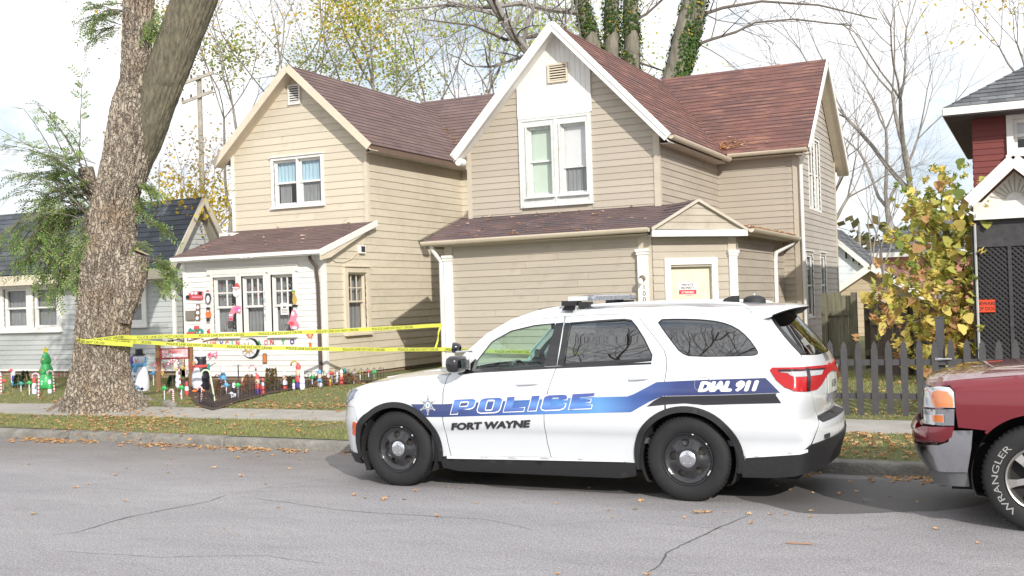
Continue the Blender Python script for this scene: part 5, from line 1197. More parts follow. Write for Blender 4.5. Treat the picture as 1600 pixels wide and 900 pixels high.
# hood, windscreen, roof as lofts from side to side
def loft(root, name, m, rows, nv=17, smooth=60, thick=None):
    b = MB(); n = nv
    for fn in rows:
        for j in range(n): b.v.append(tuple(fn(-1 + 2 * j / (n - 1))))
    for i in range(len(rows) - 1):
        for j in range(n - 1): b.f.append((i * n + j, i * n + j + 1, (i + 1) * n + j + 1, (i + 1) * n + j)); b.m.append(0)
    o = b.build(name, m, root, smooth=smooth, fix=False); return o
def row(sh_, s_, z_, crown, xb=0.0, ex=2.4, off=.0, vmax=1.0):
    p = sh_.P(s_, z_, off); yc = sh_.Y0 + sh_.c
    def f(v):
        v = v * vmax; y = yc + v * (yc - p[1]); k = 1 - abs(v) ** ex
        return (p[0] - xb * (1 - v * v), y, p[2] + crown * k)
    return f
loft(PC, 'hood', C_WHITE, [row(sh, s_, interp(s_, ZT) - .002, .045 * min(1, max(0, (s_ + .4) / .6)) + .012, .0, 2.2) for s_ in (-.38, -.3, -.2, -.1, 0, .1, .2, .3, .45, .6, .8, 1.0, 1.2, 1.4, 1.55)] + [row(sh, 1.62, 1.145, .05, .02)])
b = MB()
for sg in (-1, 1): b.beam((CX + .55, CY + .96 + sg * .42, 1.075), (CX + 1.45, CY + .96 + sg * .46, 1.185), .10, .016)
b.build('hood_crease', C_WHITE, PC, smooth=60)
al = [(1.60, 1.135), (1.66, 1.22)] + [p for p in aline[1:]] + [(2.62, 1.715)]
al = sorted(al)
wrows = []
for i, (a, z) in enumerate(al):
    t = i / (len(al) - 1); wrows.append(row(sh, a, z, .02 + .03 * t, .24 - .16 * t, 2.0, off=-.012))
loft(PC, 'windscreen', G_FRONT, wrows)
rrows = [row(sh, a, z, c_, xb) for a, z, c_, xb in ((2.58, 1.708, .045, .10), (2.75, 1.722, .052, .04), (3.0, 1.736, .055, 0), (3.4, 1.742, .056, 0), (4.0, 1.732, .056, -.0), (4.4, 1.71, .054, -.05), (4.56, 1.69, .05, -.14))]
loft(PC, 'roof', C_WHITE, rrows)
# join between side skin and roof: a rolled gutter edge
b = MB()
for mr_ in (0, 1):
    pts = [sh.P(a, z, -.002) for a, z in aline + roofl]; pts = [sh.mir(p) for p in pts] if mr_ else pts
    b.tube(pts, .014, 8)
b.build('cant_rail', C_WHITE, PC, smooth=True)
# roof rails
for mr_ in (0, 1):
    b = MB(); pts = [sh.P(a, z, -.05) + np.array((0, 0, dz)) for a, z, dz in ((2.85, 1.735, .02), (2.95, 1.738, .045), (3.4, 1.745, .05), (4.1, 1.735, .05), (4.42, 1.71, .05), (4.52, 1.70, .02))]; pts = [sh.mir(p) for p in pts] if mr_ else pts
    b.tube(pts, [.012, .014, .014, .014, .014, .012], 8)
    b.build('roof_rail', C_WHITE, PC, smooth=True)
# spoiler: blade over the rear glass
sp = MB(); n_ = 17
prof = [(-.12, .035), (.10, .028), (.24, .006), (.275, -.012), (.268, -.028), (.16, -.05), (.0, -.085), (-.08, -.08)]
for j in range(n_):
    v = -1 + 2 * j / (n_ - 1); k = 1 - abs(v) ** 3; y = CY + .96 + v * .675; 
    for (dx, dz) in prof:
        sw_ = .72 + .28 * (1 - v * v) if dx > .1 else 1
        sp.v.append((CX + 4.53 + .10 * (1 - v * v) + max(dx, -.12 + .13 * v ** 6) * sw_, y, 1.702 + .035 * k + dz * (1 - .3 * k if dz < 0 else 1) - .012 - .02 * abs(v) ** 3))
m_ = len(prof)
for j in range(n_ - 1):
    for i in range(m_): sp.f.append((j * m_ + i, j * m_ + (i + 1) % m_, (j + 1) * m_ + (i + 1) % m_, (j + 1) * m_ + i)); sp.m.append(0 if i < 3 or i == 7 else 1)
sp.f += [tuple(range(m_)), tuple((n_ - 1) * m_ + i for i in range(m_))]; sp.m += [0, 0]
sp.build('spoiler', [C_WHITE, C_BLK], PC, smooth=35)
# stripes
blue = S((642, 631.5), (692, 631.5), (800, 626), (900, 621.5), (960, 620), (980, 619.5), (990, 616), (1026, 597), (1100, 593.5), (1196, 590.5), (1206, 600), (1219, 613.5), (1130, 616.5), (1036, 618.5), (1014, 628), (986, 644), (940, 645), (860, 647), (780, 649), (692, 651.5), (657, 651.5), (651, 641))
sh.panel(PC, 'blue_stripe', blue, C_NAVY, off=.003, step=.05)
blk = S((1034, 619.5), (1130, 617.5), (1214, 614.5), (1212, 617), (1221, 630), (1150, 631.5), (1098, 633), (1090, 632), (1070, 630.5), (1044, 632), (1010, 635.5), (1022, 626))
sh.panel(PC, 'black_stripe', blk, C_STBLK, off=.003, step=.05)
# lettering
GLY = {'P': (1.0, [(0, 0), (.33, 0), (.33, .30), (.78, .30), (.93, .36), (1, .48), (1, .84), (.93, .95), (.80, 1), (0, 1)], [[(.33, .50), (.33, .79), (.64, .79), (.68, .75), (.68, .54), (.64, .50)]]),
       'O': (1.0, [(.2, 0), (.8, 0), (.95, .07), (1, .2), (1, .8), (.95, .93), (.8, 1), (.2, 1), (.05, .93), (0, .8), (0, .2), (.05, .07)], [[(.35, .22), (.35, .78), (.40, .82), (.60, .82), (.65, .78), (.65, .22), (.60, .18), (.40, .18)]]),
       'L': (.88, [(0, 0), (.88, 0), (.88, .26), (.34, .26), (.34, 1), (0, 1)], []), 'I': (.36, [(0, 0), (.36, 0), (.36, 1), (0, 1)], []),
       'C': (1.0, [(.2, 0), (.8, 0), (.95, .07), (1, .2), (1, .40), (.66, .40), (.66, .24), (.60, .19), (.40, .19), (.35, .24), (.35, .76), (.40, .81), (.60, .81), (.66, .76), (.66, .62), (1, .62), (1, .8), (.95, .93), (.8, 1), (.2, 1), (.05, .93), (0, .8), (0, .2), (.05, .07)], []),
       'E': (.92, [(0, 0), (.92, 0), (.92, .24), (.34, .24), (.34, .39), (.82, .39), (.82, .61), (.34, .61), (.34, .76), (.92, .76), (.92, 1), (0, 1)], [])}
p0 = sh.inv(704, 647.5); p1 = sh.inv(929, 638.5); hL = .150; tot = sum(GLY[c][0] for c in 'POLICE') + .16 * 5; Lw = p1[0] - p0[0] - .03; u = Lw / tot; cur = 0
lt = [thing('x', None, None, (0, 0, 0))]; bpy.data.objects.remove(lt[0])
for c in 'POLICE':
    w_, out_, hol = GLY[c]
    def mp_(q, gx_=cur): 
        x_ = gx_ + q[0]; z_ = q[1] * hL; s_ = p0[0] + x_ * u + z_ * .30; return (s_, p0[1] + (p1[1] - p0[1]) * (x_ / tot) + z_)
    O_ = [mp_(q) for q in out_]; H_ = [[mp_(q) for q in h] for h in hol]
    sh.panel(PC, 'letter', O_, C_LETT, H_, off=.006, step=.04)
    for nm, wd, of_, mm in (('letter_outline', .0055, .008, C_LWHITE),):
        for lp in [O_] + H_:
            sh.panel(PC, nm, ring(lp, -wd), mm, [ring(lp, wd)], off=of_, step=.04)
    cur += w_ + .16
def stext(body, a, b_, h, m, off=.006, bold=.03, shear=.25, name='lettering', side='near', fat=.004):
    """lettering along the skin from parameter point a to b_, h high"""
    V, F = text_mesh(body, 1.0, bold, 0, 1.0, 'LEFT'); x0, x1 = V[:, 0].min(), V[:, 0].max(); V[:, 0] = (V[:, 0] - x0) / (x1 - x0); V[:, 1] /= .72
    for u, G in isl(V, F):
        b = MB()
        for kk, (dx_, dz_) in enumerate(((0, 0), (fat, 0), (-fat, 0), (0, fat * .6), (0, -fat * .6))):
            b.add([sh.P(a[0] + (b_[0] - a[0]) * V[i][0] + V[i][1] * h * shear + dx_, a[1] + (b_[1] - a[1]) * V[i][0] + V[i][1] * h + dz_, off + kk * .0003) for i in u], G)
        b.build('letter', m, PC, fix=False)
stext('FORT WAYNE', sh.inv(706, 671.5), sh.inv(827, 667), .068, C_LBLK, bold=.03, shear=.32, fat=.004)
stext('DIAL 911', sh.inv(1092, 611), sh.inv(1180, 609.5), .080, C_LWHITE, bold=.03, shear=.3, fat=.008)
# six pointed badge
bc = sh.inv(669, 633); R1, R2 = .088, .042
star = [(bc[0] + (R1 if k % 2 == 0 else R2) * cos(radians(90 + 30 * k)), bc[1] + (R1 if k % 2 == 0 else R2) * sin(radians(90 + 30 * k))) for k in range(12)]
C_SILV = mat('silver badge print', (.50, .50, .52), .3, .2, 40, coat=.6); C_SILD = mat('dark badge print', (.16, .16, .18), .3, .2, 40, coat=.6)
sh.panel(PC, 'badge', star, C_SILV, off=.005, step=.03, side='near'); 
sh.panel(PC, 'badge_field', [(bc[0] + (q[0] - bc[0]) * .8, bc[1] + (q[1] - bc[1]) * .8) for q in star], C_SILD, off=.006, step=.03, side='near')
for k in range(6): t = radians(90 + 60 * k); sh.panel(PC, 'badge_ball', [(bc[0] + (R1 + .002) * cos(t) + .009 * cos(q), bc[1] + (R1 + .002) * sin(t) + .009 * sin(q)) for q in np.linspace(0, 2 * pi, 9)[:-1]], C_SILV, off=.007, step=.02, side='near')
for r_, mm, of_ in ((.043, C_SILV, .007), (.036, mat('badge ring blue', (.10, .14, .30), .3), .008), (.028, C_LWHITE, .009), (.016, mat('badge seal blue', (.15, .35, .65), .3), .010)):
    sh.panel(PC, 'badge_seal', [(bc[0] + r_ * .9 * cos(q), bc[1] + r_ * 1.15 * sin(q)) for q in np.linspace(0, 2 * pi, 17)[:-1]], mm, off=of_, step=.03, side='near')
# tail lights
M_TLG = paint('smoked tail light insert', (.03, .008, .01), .3, .2)
tl = S((1203, 578), (1207, 574), (1240, 573.5), (1266, 572), (1290, 569.5), (1300, 570), (1298, 577), (1291, 586), (1283, 601), (1276, 608.5), (1262, 611.5), (1240, 611), (1226, 605), (1213, 594))
sh.panel(PC, 'tail_light', tl, C_RED, off=.010, step=.03, thick=.015)
tlc = S((1220, 580), (1240, 579), (1266, 578), (1285, 577), (1282, 585), (1262, 587.5), (1242, 588.5), (1236, 586.5), (1231, 582.5), (1220, 581.5))
sh.panel(PC, 'tail_light_insert', tlc, mat('frosted lamp insert', (.42, .43, .45), .35, .2, 60), off=.014, step=.03, thick=.004)
sh.panel(PC, 'tail_light_mask', S((1258, 574), (1263, 574), (1265, 611), (1260, 611)), M_TLG, off=.016, step=.03)
sh.panel(PC, 'tail_light_mask', S((1216, 577), (1240, 576.3), (1286, 574), (1287, 577), (1264, 578.5), (1240, 580), (1218, 580.5)), M_TLG, off=.017, step=.03)
sh.panel(PC, 'light_bar_trim', S((1292, 569.4), (1298, 570), (1296, 580), (1290, 584))[:1] + [(interp(1.15, REAR) + 1, 1.19), (interp(1.1, REAR) + 1, 1.11)] + S((1291, 584)), C_RED, off=.009, join=True, thick=.01)
# plate and tail lettering
sh.panel(PC, 'number_plate', [(interp(.9, REAR) + .84, .92), (interp(.9, REAR) + 1.0, .92), (interp(.9, REAR) + 1.0, 1.09), (interp(.9, REAR) + .84, 1.09)], paint('plate white', (.7, .72, .66), .4), off=.012, thick=.006, join=True)
def yat(px, py): return float(sh.P(*sh.inv(px, py))[1] - CY)
def rtext(body, y0, y1, z0, h, m, z_ref=None, off=.006, bold=.03, shear=0, name='lettering'):
    V, F = text_mesh(body, 1.0, bold, shear, 1.0, 'LEFT'); x0, x1 = V[:, 0].min(), V[:, 0].max(); V[:, 0] = (V[:, 0] - x0) / (x1 - x0); V[:, 1] /= .72; b = MB()
    for x, y in V:
        yy = y0 + (y1 - y0) * x; zz = z0 + y * h; c = sh.c - interp(zz, INS) - .035; v = min(abs(sh.c - yy) / c, 1); ph = math.acos(v); xx = interp(zz, REAR) + (sh.rb + off) * sin(ph)
        b.v.append((CX + xx, CY + yy, zz))
    b.f = list(F); b.m = [0] * len(F); return b.build(name, m, PC, fix=False)
ya_ = yat(1289, 562); rtext('FORT WAYNE', ya_, 1.92 - ya_, 1.212, .07, C_LBLK, off=.012); ya_ = yat(1292.5, 620); rtext('POLICE', ya_, ya_ + .5, .825, .085, paint('navy lettering', (.04, .04, .18)), bold=.05, off=.012)
rtext('6C 184', .86, 1.06, .97, .07, C_LBLK, off=.022)
# handles, mirrors, spotlight
for (x0, y0, x1) in ((808, 600.5, 841), (983, 592.5, 1013)):
    a = sh.inv(x0, y0); c = sh.inv(x1, y0 - 1.5)
    for mr_ in (0, 1):
        pts = [sh.P(a[0], a[1], .002), sh.P(a[0] + .02, a[1] + .002, .026), sh.P((a[0] + c[0]) / 2, (a[1] + c[1]) / 2 + .004, .034), sh.P(c[0] - .02, c[1] + .002, .026), sh.P(c[0], c[1], .002)]; pts = [sh.mir(p) for p in pts] if mr_ else pts
        MB().tube(pts, [.010, .011, .012, .011, .010], 8).build('door_handle', C_WHITE, PC, smooth=True)
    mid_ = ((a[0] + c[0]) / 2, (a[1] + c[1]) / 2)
    sh.panel(PC, 'handle_cup_shade', [(mid_[0] + .07 * cos(q), mid_[1] + .004 + .022 * sin(q)) for q in np.linspace(0, 2 * pi, 17)[:-1]], mat('painted cup shade', (.62, .63, .65), .3), off=.002, step=.03)  # flat patch, the hollow's shade put into its grey
for mr_ in (0, 1):
    mp2 = (lambda p: sh.mir(p)) if mr_ else (lambda p: p)
    b = MB(); c = sh.P(*sh.inv(729, 569)); K = []
    for i, (dy, sx_, sz_) in enumerate(((.02, .03, .045), (-.02, .06, .075), (-.10, .075, .085), (-.20, .075, .085), (-.25, .06, .07), (-.265, .03, .04))):
        for t in np.linspace(0, 2 * pi, 17)[:-1]: K.append(mp2((c[0] - .02 + sx_ * np.sign(cos(t)) * abs(cos(t)) ** .7 + (-.02 if dy < -.1 else 0), c[1] + dy, c[2] + .01 + sz_ * np.sign(sin(t)) * abs(sin(t)) ** .7)))
    b.v = [tuple(p) for p in K]; 
    for i in range(5):
        for j in range(16): b.f.append((i * 16 + j, i * 16 + (j + 1) % 16, (i + 1) * 16 + (j + 1) % 16, (i + 1) * 16 + j)); b.m.append(0)
    b.f += [tuple(range(16)), tuple(range(80, 96))]; b.m += [0, 0]
    mr0 = b.build('door_mirror', C_GLOSSB, PC, smooth=50)
    b = MB(); g_ = [mp2((c[0] + .058, c[1] + dy, c[2] + .01 + dz)) for dy, dz in ((-.04, -.055), (-.22, -.05), (-.23, .05), (-.05, .07))]; b.add(g_, [(0, 1, 2, 3)]); b.build('mirror_glass', C_CHR, mr0, fix=False)
    b = MB(); q = [mp2(sh.P(*sh.inv(*pp), .003)) for pp in ((735, 579), (735, 568), (743, 560), (747, 566), (744, 578))]; b.add(q, [(0, 1, 2, 3, 4)]); b.build('mirror_sail', C_GLOSSB, PC, fix=False)
sl = gy(712, 543.5, CY + .16); b = MB().lathe([(.001, -.06), (.026, -.056), (.047, -.034), (.055, 0), (.055, .026), (.05, .034)], sl, (-.85, -.35, .1), 20); b.build('spotlight', C_GLOSSB, PC, smooth=40)
b = MB().lathe([(.001, .03), (.05, .03)], sl, (-.85, -.35, .1), 20); b.build('spotlight_lens', C_CLEAR, PC, fix=False)
b = MB().tube([Vector(sl) + Vector((.02, -.03, -.04)), Vector(sh.P(*sh.inv(740, 548), .01))], .011, 8); b.build('spotlight_arm', C_CHR, PC, smooth=True)
# light bar across the roof
lbx = CX + 2.84; ya, yb = CY + .35, CY + 1.62; zb = 1.822
for sg in (-1, 1):
    b = MB(); yy = CY + .96 + sg * .60; b.slab([(lbx - .14, yy + sg * .10, 1.745), (lbx - .02, yy + sg * .10, 1.745), (lbx - .05, yy - sg * .02, 1.835), (lbx - .11, yy - sg * .02, 1.835)], (0.02, 0, 0)); b.box((lbx - .16, yy - .05, zb - .035), (lbx + .0, yy + .08, zb + .012)); b.box((lbx + .02, yy - .06, 1.76), (lbx + .13, yy + .05, zb))
    b.build('light_bar_mount', C_BLK, PC)
b = MB(); n_ = 15
for j in range(n_):
    v = -1 + 2 * j / (n_ - 1); y = (ya + yb) / 2 + v * (yb - ya) / 2; bw = -.06 * (1 - abs(v) ** 2.2)
    for dx, dz in ((-.11 * (1 - .5 * abs(v) ** 6), .0), (-.12 * (1 - .5 * abs(v) ** 6), .02), (-.085, .052), (.0, .062), (.09, .055), (.12, .02), (.11, 0)): b.v.append((lbx + .04 + bw * .4 + dx, y, zb + .008 + dz * (1 - .35 * abs(v) ** 8)))
for j in range(n_ - 1):
    for i in range(7): b.f.append((j * 7 + i, j * 7 + (i + 1) % 7, (j + 1) * 7 + (i + 1) % 7, (j + 1) * 7 + i)); b.m.append(1 if i in (2, 3) else 0)
b.f += [tuple(range(7)), tuple((n_ - 1) * 7 + i for i in range(7))]; b.m += [0, 0]
lbar = b.build('light_bar', [mat('clear light bar lens', (.20, .21, .24), .12, .15, 18, coat=1), mat('dark light bar top', (.10, .10, .12), .3, coat=.6)], PC, smooth=40)
for j in range(11): yy = ya + .10 + (yb - ya - .2) * j / 10; MB().box((lbx + .148, yy - .035, zb + .016), (lbx + .163, yy + .035, zb + .05)).build('lamp_module', mat('lamp module', (.25, .26, .30), .2, .3, 30), lbar)
MB().box((lbx - .10, ya - .012, zb + .012), (lbx + .10, ya + .02, zb + .055)).build('end_lens', C_CLEAR, lbar)
# roof antennas
ax_ = CX + 4.20; yc = CY + .96
b = MB().slab([(ax_ - .10, yc - .03, 1.78), (ax_ + .06, yc - .03, 1.77), (ax_ + .06, yc - .03, 1.835), (ax_ + .0, yc - .03, 1.835), (ax_ - .07, yc - .03, 1.81)], (0, .06, 0)); b.build('fin_antenna', C_BLK, PC)
b = MB().lathe([(.11, -.03), (.105, .012), (.085, .032), (.05, .045), (.001, .05)], (ax_ + .20, yc + .05, 1.785), (0, 0, 1), 20); b.lathe([(.012, 0), (.008, .018), (.001, .02)], (ax_ + .2, yc + .05, 1.832), (0, 0, 1), 8, mi=1); b.build('puck_antenna', [C_BLK, C_CHR], PC, smooth=True)
# cabin and underside
b = MB().box((CX + .5, CY + .30, .20), (CX + 4.9, CY + 1.62, .48)); b.box((CX + 1.42, CY + .12, .24), (CX + 3.40, CY + 1.80, .5)); b.box((CX + 4.5, CY + .25, .30), (CX + 4.95, CY + 1.67, .60)); b.build('underbody', C_DARK, PC)
b = MB().box((CX + 1.5, CY + .12, .5), (CX + 4.8, CY + 1.80, .55)); b.box((CX + 1.35, CY + .14, .5), (CX + 1.42, CY + 1.78, 1.08)); b.box((CX + .45, CY + .5, .5), (CX + 1.35, CY + 1.4, 1.0)); b.build('cabin_floor', C_INT, PC)
b = MB(); K = [(1.50, 1.10), (1.95, 1.12), (2.05, 1.05), (2.0, .85), (1.5, .8)]; b.slab([(CX + x_, CY + .14, z_) for x_, z_ in K], (0, 1.64, 0)); b.box((CX + 1.80, CY + .38, 1.08), (CX + 1.95, CY + .72, 1.16)); b.box((CX + 1.78, CY + .95, 1.08), (CX + 2.0, CY + 1.2, 1.20)); b.build('dashboard', C_INT, PC)
b = MB(); cs = Vector((CX + 2.16, CY + .52, 1.08)); A = Vector((.85, 0, .45)).normalized(); u_ = Vector((0, 1, 0)); w2 = A.cross(u_)
b.tube([cs + (u_ * cos(t) + w2 * sin(t)) * .185 for t in np.linspace(0, 2 * pi, 25)], .016, 8); b.tube([cs - A * .25, cs], .03, 8); b.beam(cs - u_ * .18, cs + u_ * .18, .04, .02, A); b.build('steering_wheel', C_GLOSSB, PC, smooth=40)
def seat(x, y, wd=.50, back=1.30):
    b = MB(); q = lambda a: (CX + a[0], CY + y + a[1], a[2])
    K = [(-.42, .80), (-.36, .92), (.0, .90), (.10, .88), (.30, back), (.20, back + .03), (.14, back + .0), (-.02, 1.0), (-.05, .70), (-.40, .68)]
    b.slab([(CX + x + a, CY + y - wd / 2, z) for a, z in ((-.42, .78), (-.38, .90), (.02, .88), (.19, back - .04), (.24, back), (.33, back - .02), (.14, .72), (-.40, .68))], (0, wd, 0))
    b.slab([(CX + x + a, CY + y - .13, z) for a, z in ((.21, back + .03), (.24, back + .20), (.33, back + .21), (.36, back + .04))], (0, .26, 0)); b.box((CX + x + .26, CY + y - .06, back - .02), (CX + x + .28, CY + y - .04, back + .05)); b.box((CX + x + .26, CY + y + .04, back - .02), (CX + x + .28, CY + y + .06, back + .05))
    o = b.build('seat', C_INT, PC); md = o.modifiers.new('soft', 'BEVEL'); md.width = .02; md.segments = 2
for x_, y_ in ((2.55, .52), (2.55, 1.40), (3.45, .50), (3.45, 1.42)): seat(x_, y_)
MB().slab([(CX + 2.98, CY + .25, .9), (CX + 3.06, CY + .25, 1.62), (CX + 3.06, CY + 1.67, 1.62), (CX + 2.98, CY + 1.67, .9)], (.02, 0, 0)).build('prisoner_partition', mat('dark mesh partition', (.03, .03, .03), .7), PC)
MB().tube([(CX + 2.42, CY + .96, 1.66), (CX + 2.36, CY + .96, 1.60)], .02, 8).box((CX + 2.33, CY + .84, 1.55), (CX + 2.36, CY + 1.08, 1.62)).build('rear_view_mirror', C_GLOSSB, PC)
for hx, nm in ((HF, 0), (HR, 1)):
    wheel(PC, CX + hx, CY + .035, .382, .384, .24, .232, 'steel', -1); wheel(PC, CX + hx, CY + 1.92 - .035, .382, .384, .24, .232, 'steel', 1)
MB().box((CX + .50, CY + .10, .14), (CX + .56, CY + .34, .34)).build('mud_flap', C_BLK, PC)
# ---------------------------------------------------------------- the dark red pickup at the right edge
TX, TY = -.985, 9.02
TK = thing('red_pickup', 'dark red pickup truck with chrome bumper, only its front end in view at right', 'pickup truck', (TX + 2, TY + 1, 0))
T_INS = [(.2, .12), (.35, .08), (.5, .04), (.62, .015), (.8, .0), (.95, .0), (1.05, .012), (1.12, .035), (1.2, .06), (1.3, .09), (1.5, .17), (1.75, .27), (1.85, .33)]
T_NOSE = [(.2, .16), (.40, .10), (.50, .04), (.60, .01), (.72, .0), (.76, .02), (.79, .055), (.95, .065), (1.05, .075), (1.12, .12), (1.2, .22)]
T_REAR = [(.2, 5.3), (1.9, 5.3)]
T_ZT = [(-.4, 1.09), (.0, 1.10), (.2, 1.12), (.45, 1.145), (.8, 1.175), (1.2, 1.20), (1.6, 1.22)]
ts = Shell(TX, TY, 1.0, T_INS, T_NOSE, .42, 2.7, T_REAR, .1, T_ZT, 1.7, taper=.02)
T_RED = paint('dark red metallic paint', (.20, .012, .022), .25, 1.0, .35, .05); T_CHR = mat('bumper chrome', (.55, .56, .58), .16, .08, 4, metal=1.0)
THX, THZ = .94, .40; tI = ts.I
ta = lambda a0, a1, rx=.50, rz=.50, n=24: arch(THX, rx, rz, a0, a1, n, THZ)
tfen = ta(0, 134) + tI((1497, 668), (1493, 640), (1492, 612), (1484, 602)) + [(.12, 1.075), (-.1, 1.08), (-.4, 1.085)] + [(a, z - .002) for a, z in T_ZT[:]] + [(1.62, 1.22), (1.64, .9), (1.62, .5), (1.60, .36), (1.46, .36)]
ts.panel(TK, 'fender', tfen, T_RED)
t_hl = tI((1446, 605), (1470, 603.5), (1484, 605), (1490.5, 612), (1492, 637), (1466, 637), (1444, 635))
ts.panel(TK, 'headlight', t_hl, C_CLEAR, off=.006, step=.03, thick=.02)
ts.panel(TK, 'headlight_amber', tI((1459, 612), (1466, 609.5), (1481, 612), (1489, 622), (1490, 636), (1461, 636), (1456, 624)), paint('amber lens, pale', (.85, .28, .10), .15), off=.010, step=.03)
ts.panel(TK, 'headlight_bezel', tI((1443.5, 638), (1491.5, 639), (1491, 665), (1455, 663), (1442, 661)), T_CHR, off=.006, step=.03, thick=.02)
ts.panel(TK, 'turn_signal', tI((1445, 647), (1475, 647), (1476, 660), (1446, 659)), C_CLEAR, off=.010, step=.03)
ts.panel(TK, 'turn_signal_amber', tI((1458, 648.5), (1474, 648.5), (1475, 659), (1459, 658.5)), C_AMB, off=.013, step=.03)
ts.panel(TK, 'front_bumper', tI((1520, 672), (1488, 672), (1484, 690), (1470, 695), (1434, 690)) + [(-.2, .66), (-.4, .66), (-.4, .44), (-.1, .44)] + tI((1441, 727), (1458, 733), (1512, 737), (1518, 700)), T_CHR, off=.03, step=.04, thick=.05)
ts.panel(TK, 'bumper_cap', tI((1436, 670), (1447, 665), (1492, 666), (1489, 682), (1478, 690), (1434, 688)) + [(-.1, .70), (-.4, .70), (-.4, .78), (-.1, .78)], T_RED, off=.034, step=.04, thick=.05)
ts.panel(TK, 'bumper_valance', [(-.4, .45), (-.4, .30), (.0, .30), (.2, .31)] + tI((1515, 760), (1512, 735), (1458, 731), (1440, 725)), mat('grey plastic valance', (.13, .13, .135), .5, .1, 20), off=.015, step=.04, thick=.03)
ts.panel(TK, 'wheel_opening_lip', ta(-4, 137, .505, .51, 34) + list(reversed(ta(-4, 137, .485, .488, 34))), T_RED, off=.008, step=.05, thick=.02)
ts.panel(TK, 'body_side', [(1.65, .36), (1.645, .9), (1.66, 1.225), (2.6, 1.235), (5.3, 1.235), (5.3, .40), (4.9, .36)] + arch(4.15, .50, .50, 0, 180, 20, THZ), T_RED, step=.2)
ts.panel(TK, 'upper_body', [(1.62, 1.24), (2.35, 1.80), (2.7, 1.86), (5.1, 1.86), (5.3, 1.24)], T_RED, [[(1.95, 1.28), (2.46, 1.70), (3.0, 1.74), (3.0, 1.28)], [(3.15, 1.28), (3.15, 1.74), (4.9, 1.74), (5.0, 1.28)]], step=.2)
for h in ([(1.95, 1.28), (2.46, 1.70), (3.0, 1.74), (3.0, 1.28)], [(3.15, 1.28), (3.15, 1.74), (4.9, 1.74), (5.0, 1.28)]): ts.panel(TK, 'side_glass', h, G_DARK, off=-.01, step=.2)
loft(TK, 'hood', T_RED, [row(ts, s_, interp(s_, T_ZT) - .004, .012 + .05 * min(1, (s_ + .4) / .7), .0, 2.6) for s_ in (-.38, -.3, -.2, -.1, 0, .1, .2, .3, .45, .7, 1.0, 1.4, 1.7)])
loft(TK, 'windscreen', G_FRONT, [row(ts, a, z, .02, .2 - .1 * i / 3, 2.0, off=-.01) for i, (a, z) in enumerate(((1.62, 1.20), (1.95, 1.50), (2.2, 1.70), (2.40, 1.82)))])
loft(TK, 'roof', T_RED, [row(ts, a, 1.845, .05, xb) for a, xb in ((2.38, .08), (2.8, 0), (4, 0), (5.2, 0))])
for yy, y2 in ((TY + .03, TY + .40), (TY + 1.97, TY + 1.6)):
    for h in (THX, 4.15): arch_liner(TK, TX + h, yy, y2, .475, THZ, floor=.25)
MB().box((TX + .30, TY + .35, .25), (TX + 5.3, TY + 1.65, .62)).build('underbody', C_DARK, TK)
MB().box((TX + .25, TY + .45, .5), (TX + 1.6, TY + 1.55, 1.05)).build('engine_bay', C_DARK, TK)
MB().box((TX + 5.30, TY + .1, .45), (TX + 5.40, TY + 1.9, 1.8)).build('tailgate', T_RED, TK)
ts.panel(TK, 'grille', [(-.4, .80), (-.4, 1.06), (-.12, 1.06), (-.12, .80)], C_GLOSSB, off=.004, join=True, step=.1)
tw = [wheel(TK, TX + THX, TY + .03, THZ, .405, .26, .235, 'alloy', -1), wheel(TK, TX + THX, TY + 1.97, THZ, .405, .26, .235, 'alloy', 1), wheel(TK, TX + 4.15, TY + .03, THZ, .405, .26, .235, 'alloy', -1), wheel(TK, TX + 4.15, TY + 1.97, THZ, .405, .26, .235, 'alloy', 1)]
# raised white letters round the tyre wall
def arc_text(wr, body, O, r, a_mid, h, m, span, flip=False):
    V, F = text_mesh(body, 1.0, .0, 0, 1.0, 'LEFT'); x0, x1 = V[:, 0].min(), V[:, 0].max(); b = MB()
    for x, y in V:
        t = a_mid + span * (.5 - (x - x0) / (x1 - x0)); rr = r + (y / .72) * h; b.v.append((O[0] + rr * cos(t), O[1], O[2] + rr * sin(t)))
    
    for u, G in isl(V, F): c = MB(); c.v = [b.v[i] for i in u]; c.f = G; c.m = [0] * len(G); c.build('letter', m, wr, fix=False)
arc_text(tw[0], 'WRANGLER', (TX + THX, TY + .03 - .0065, THZ), .288, radians(182), .048, paint('white tyre letters', (.30, .30, .29), .7, 0), radians(105))
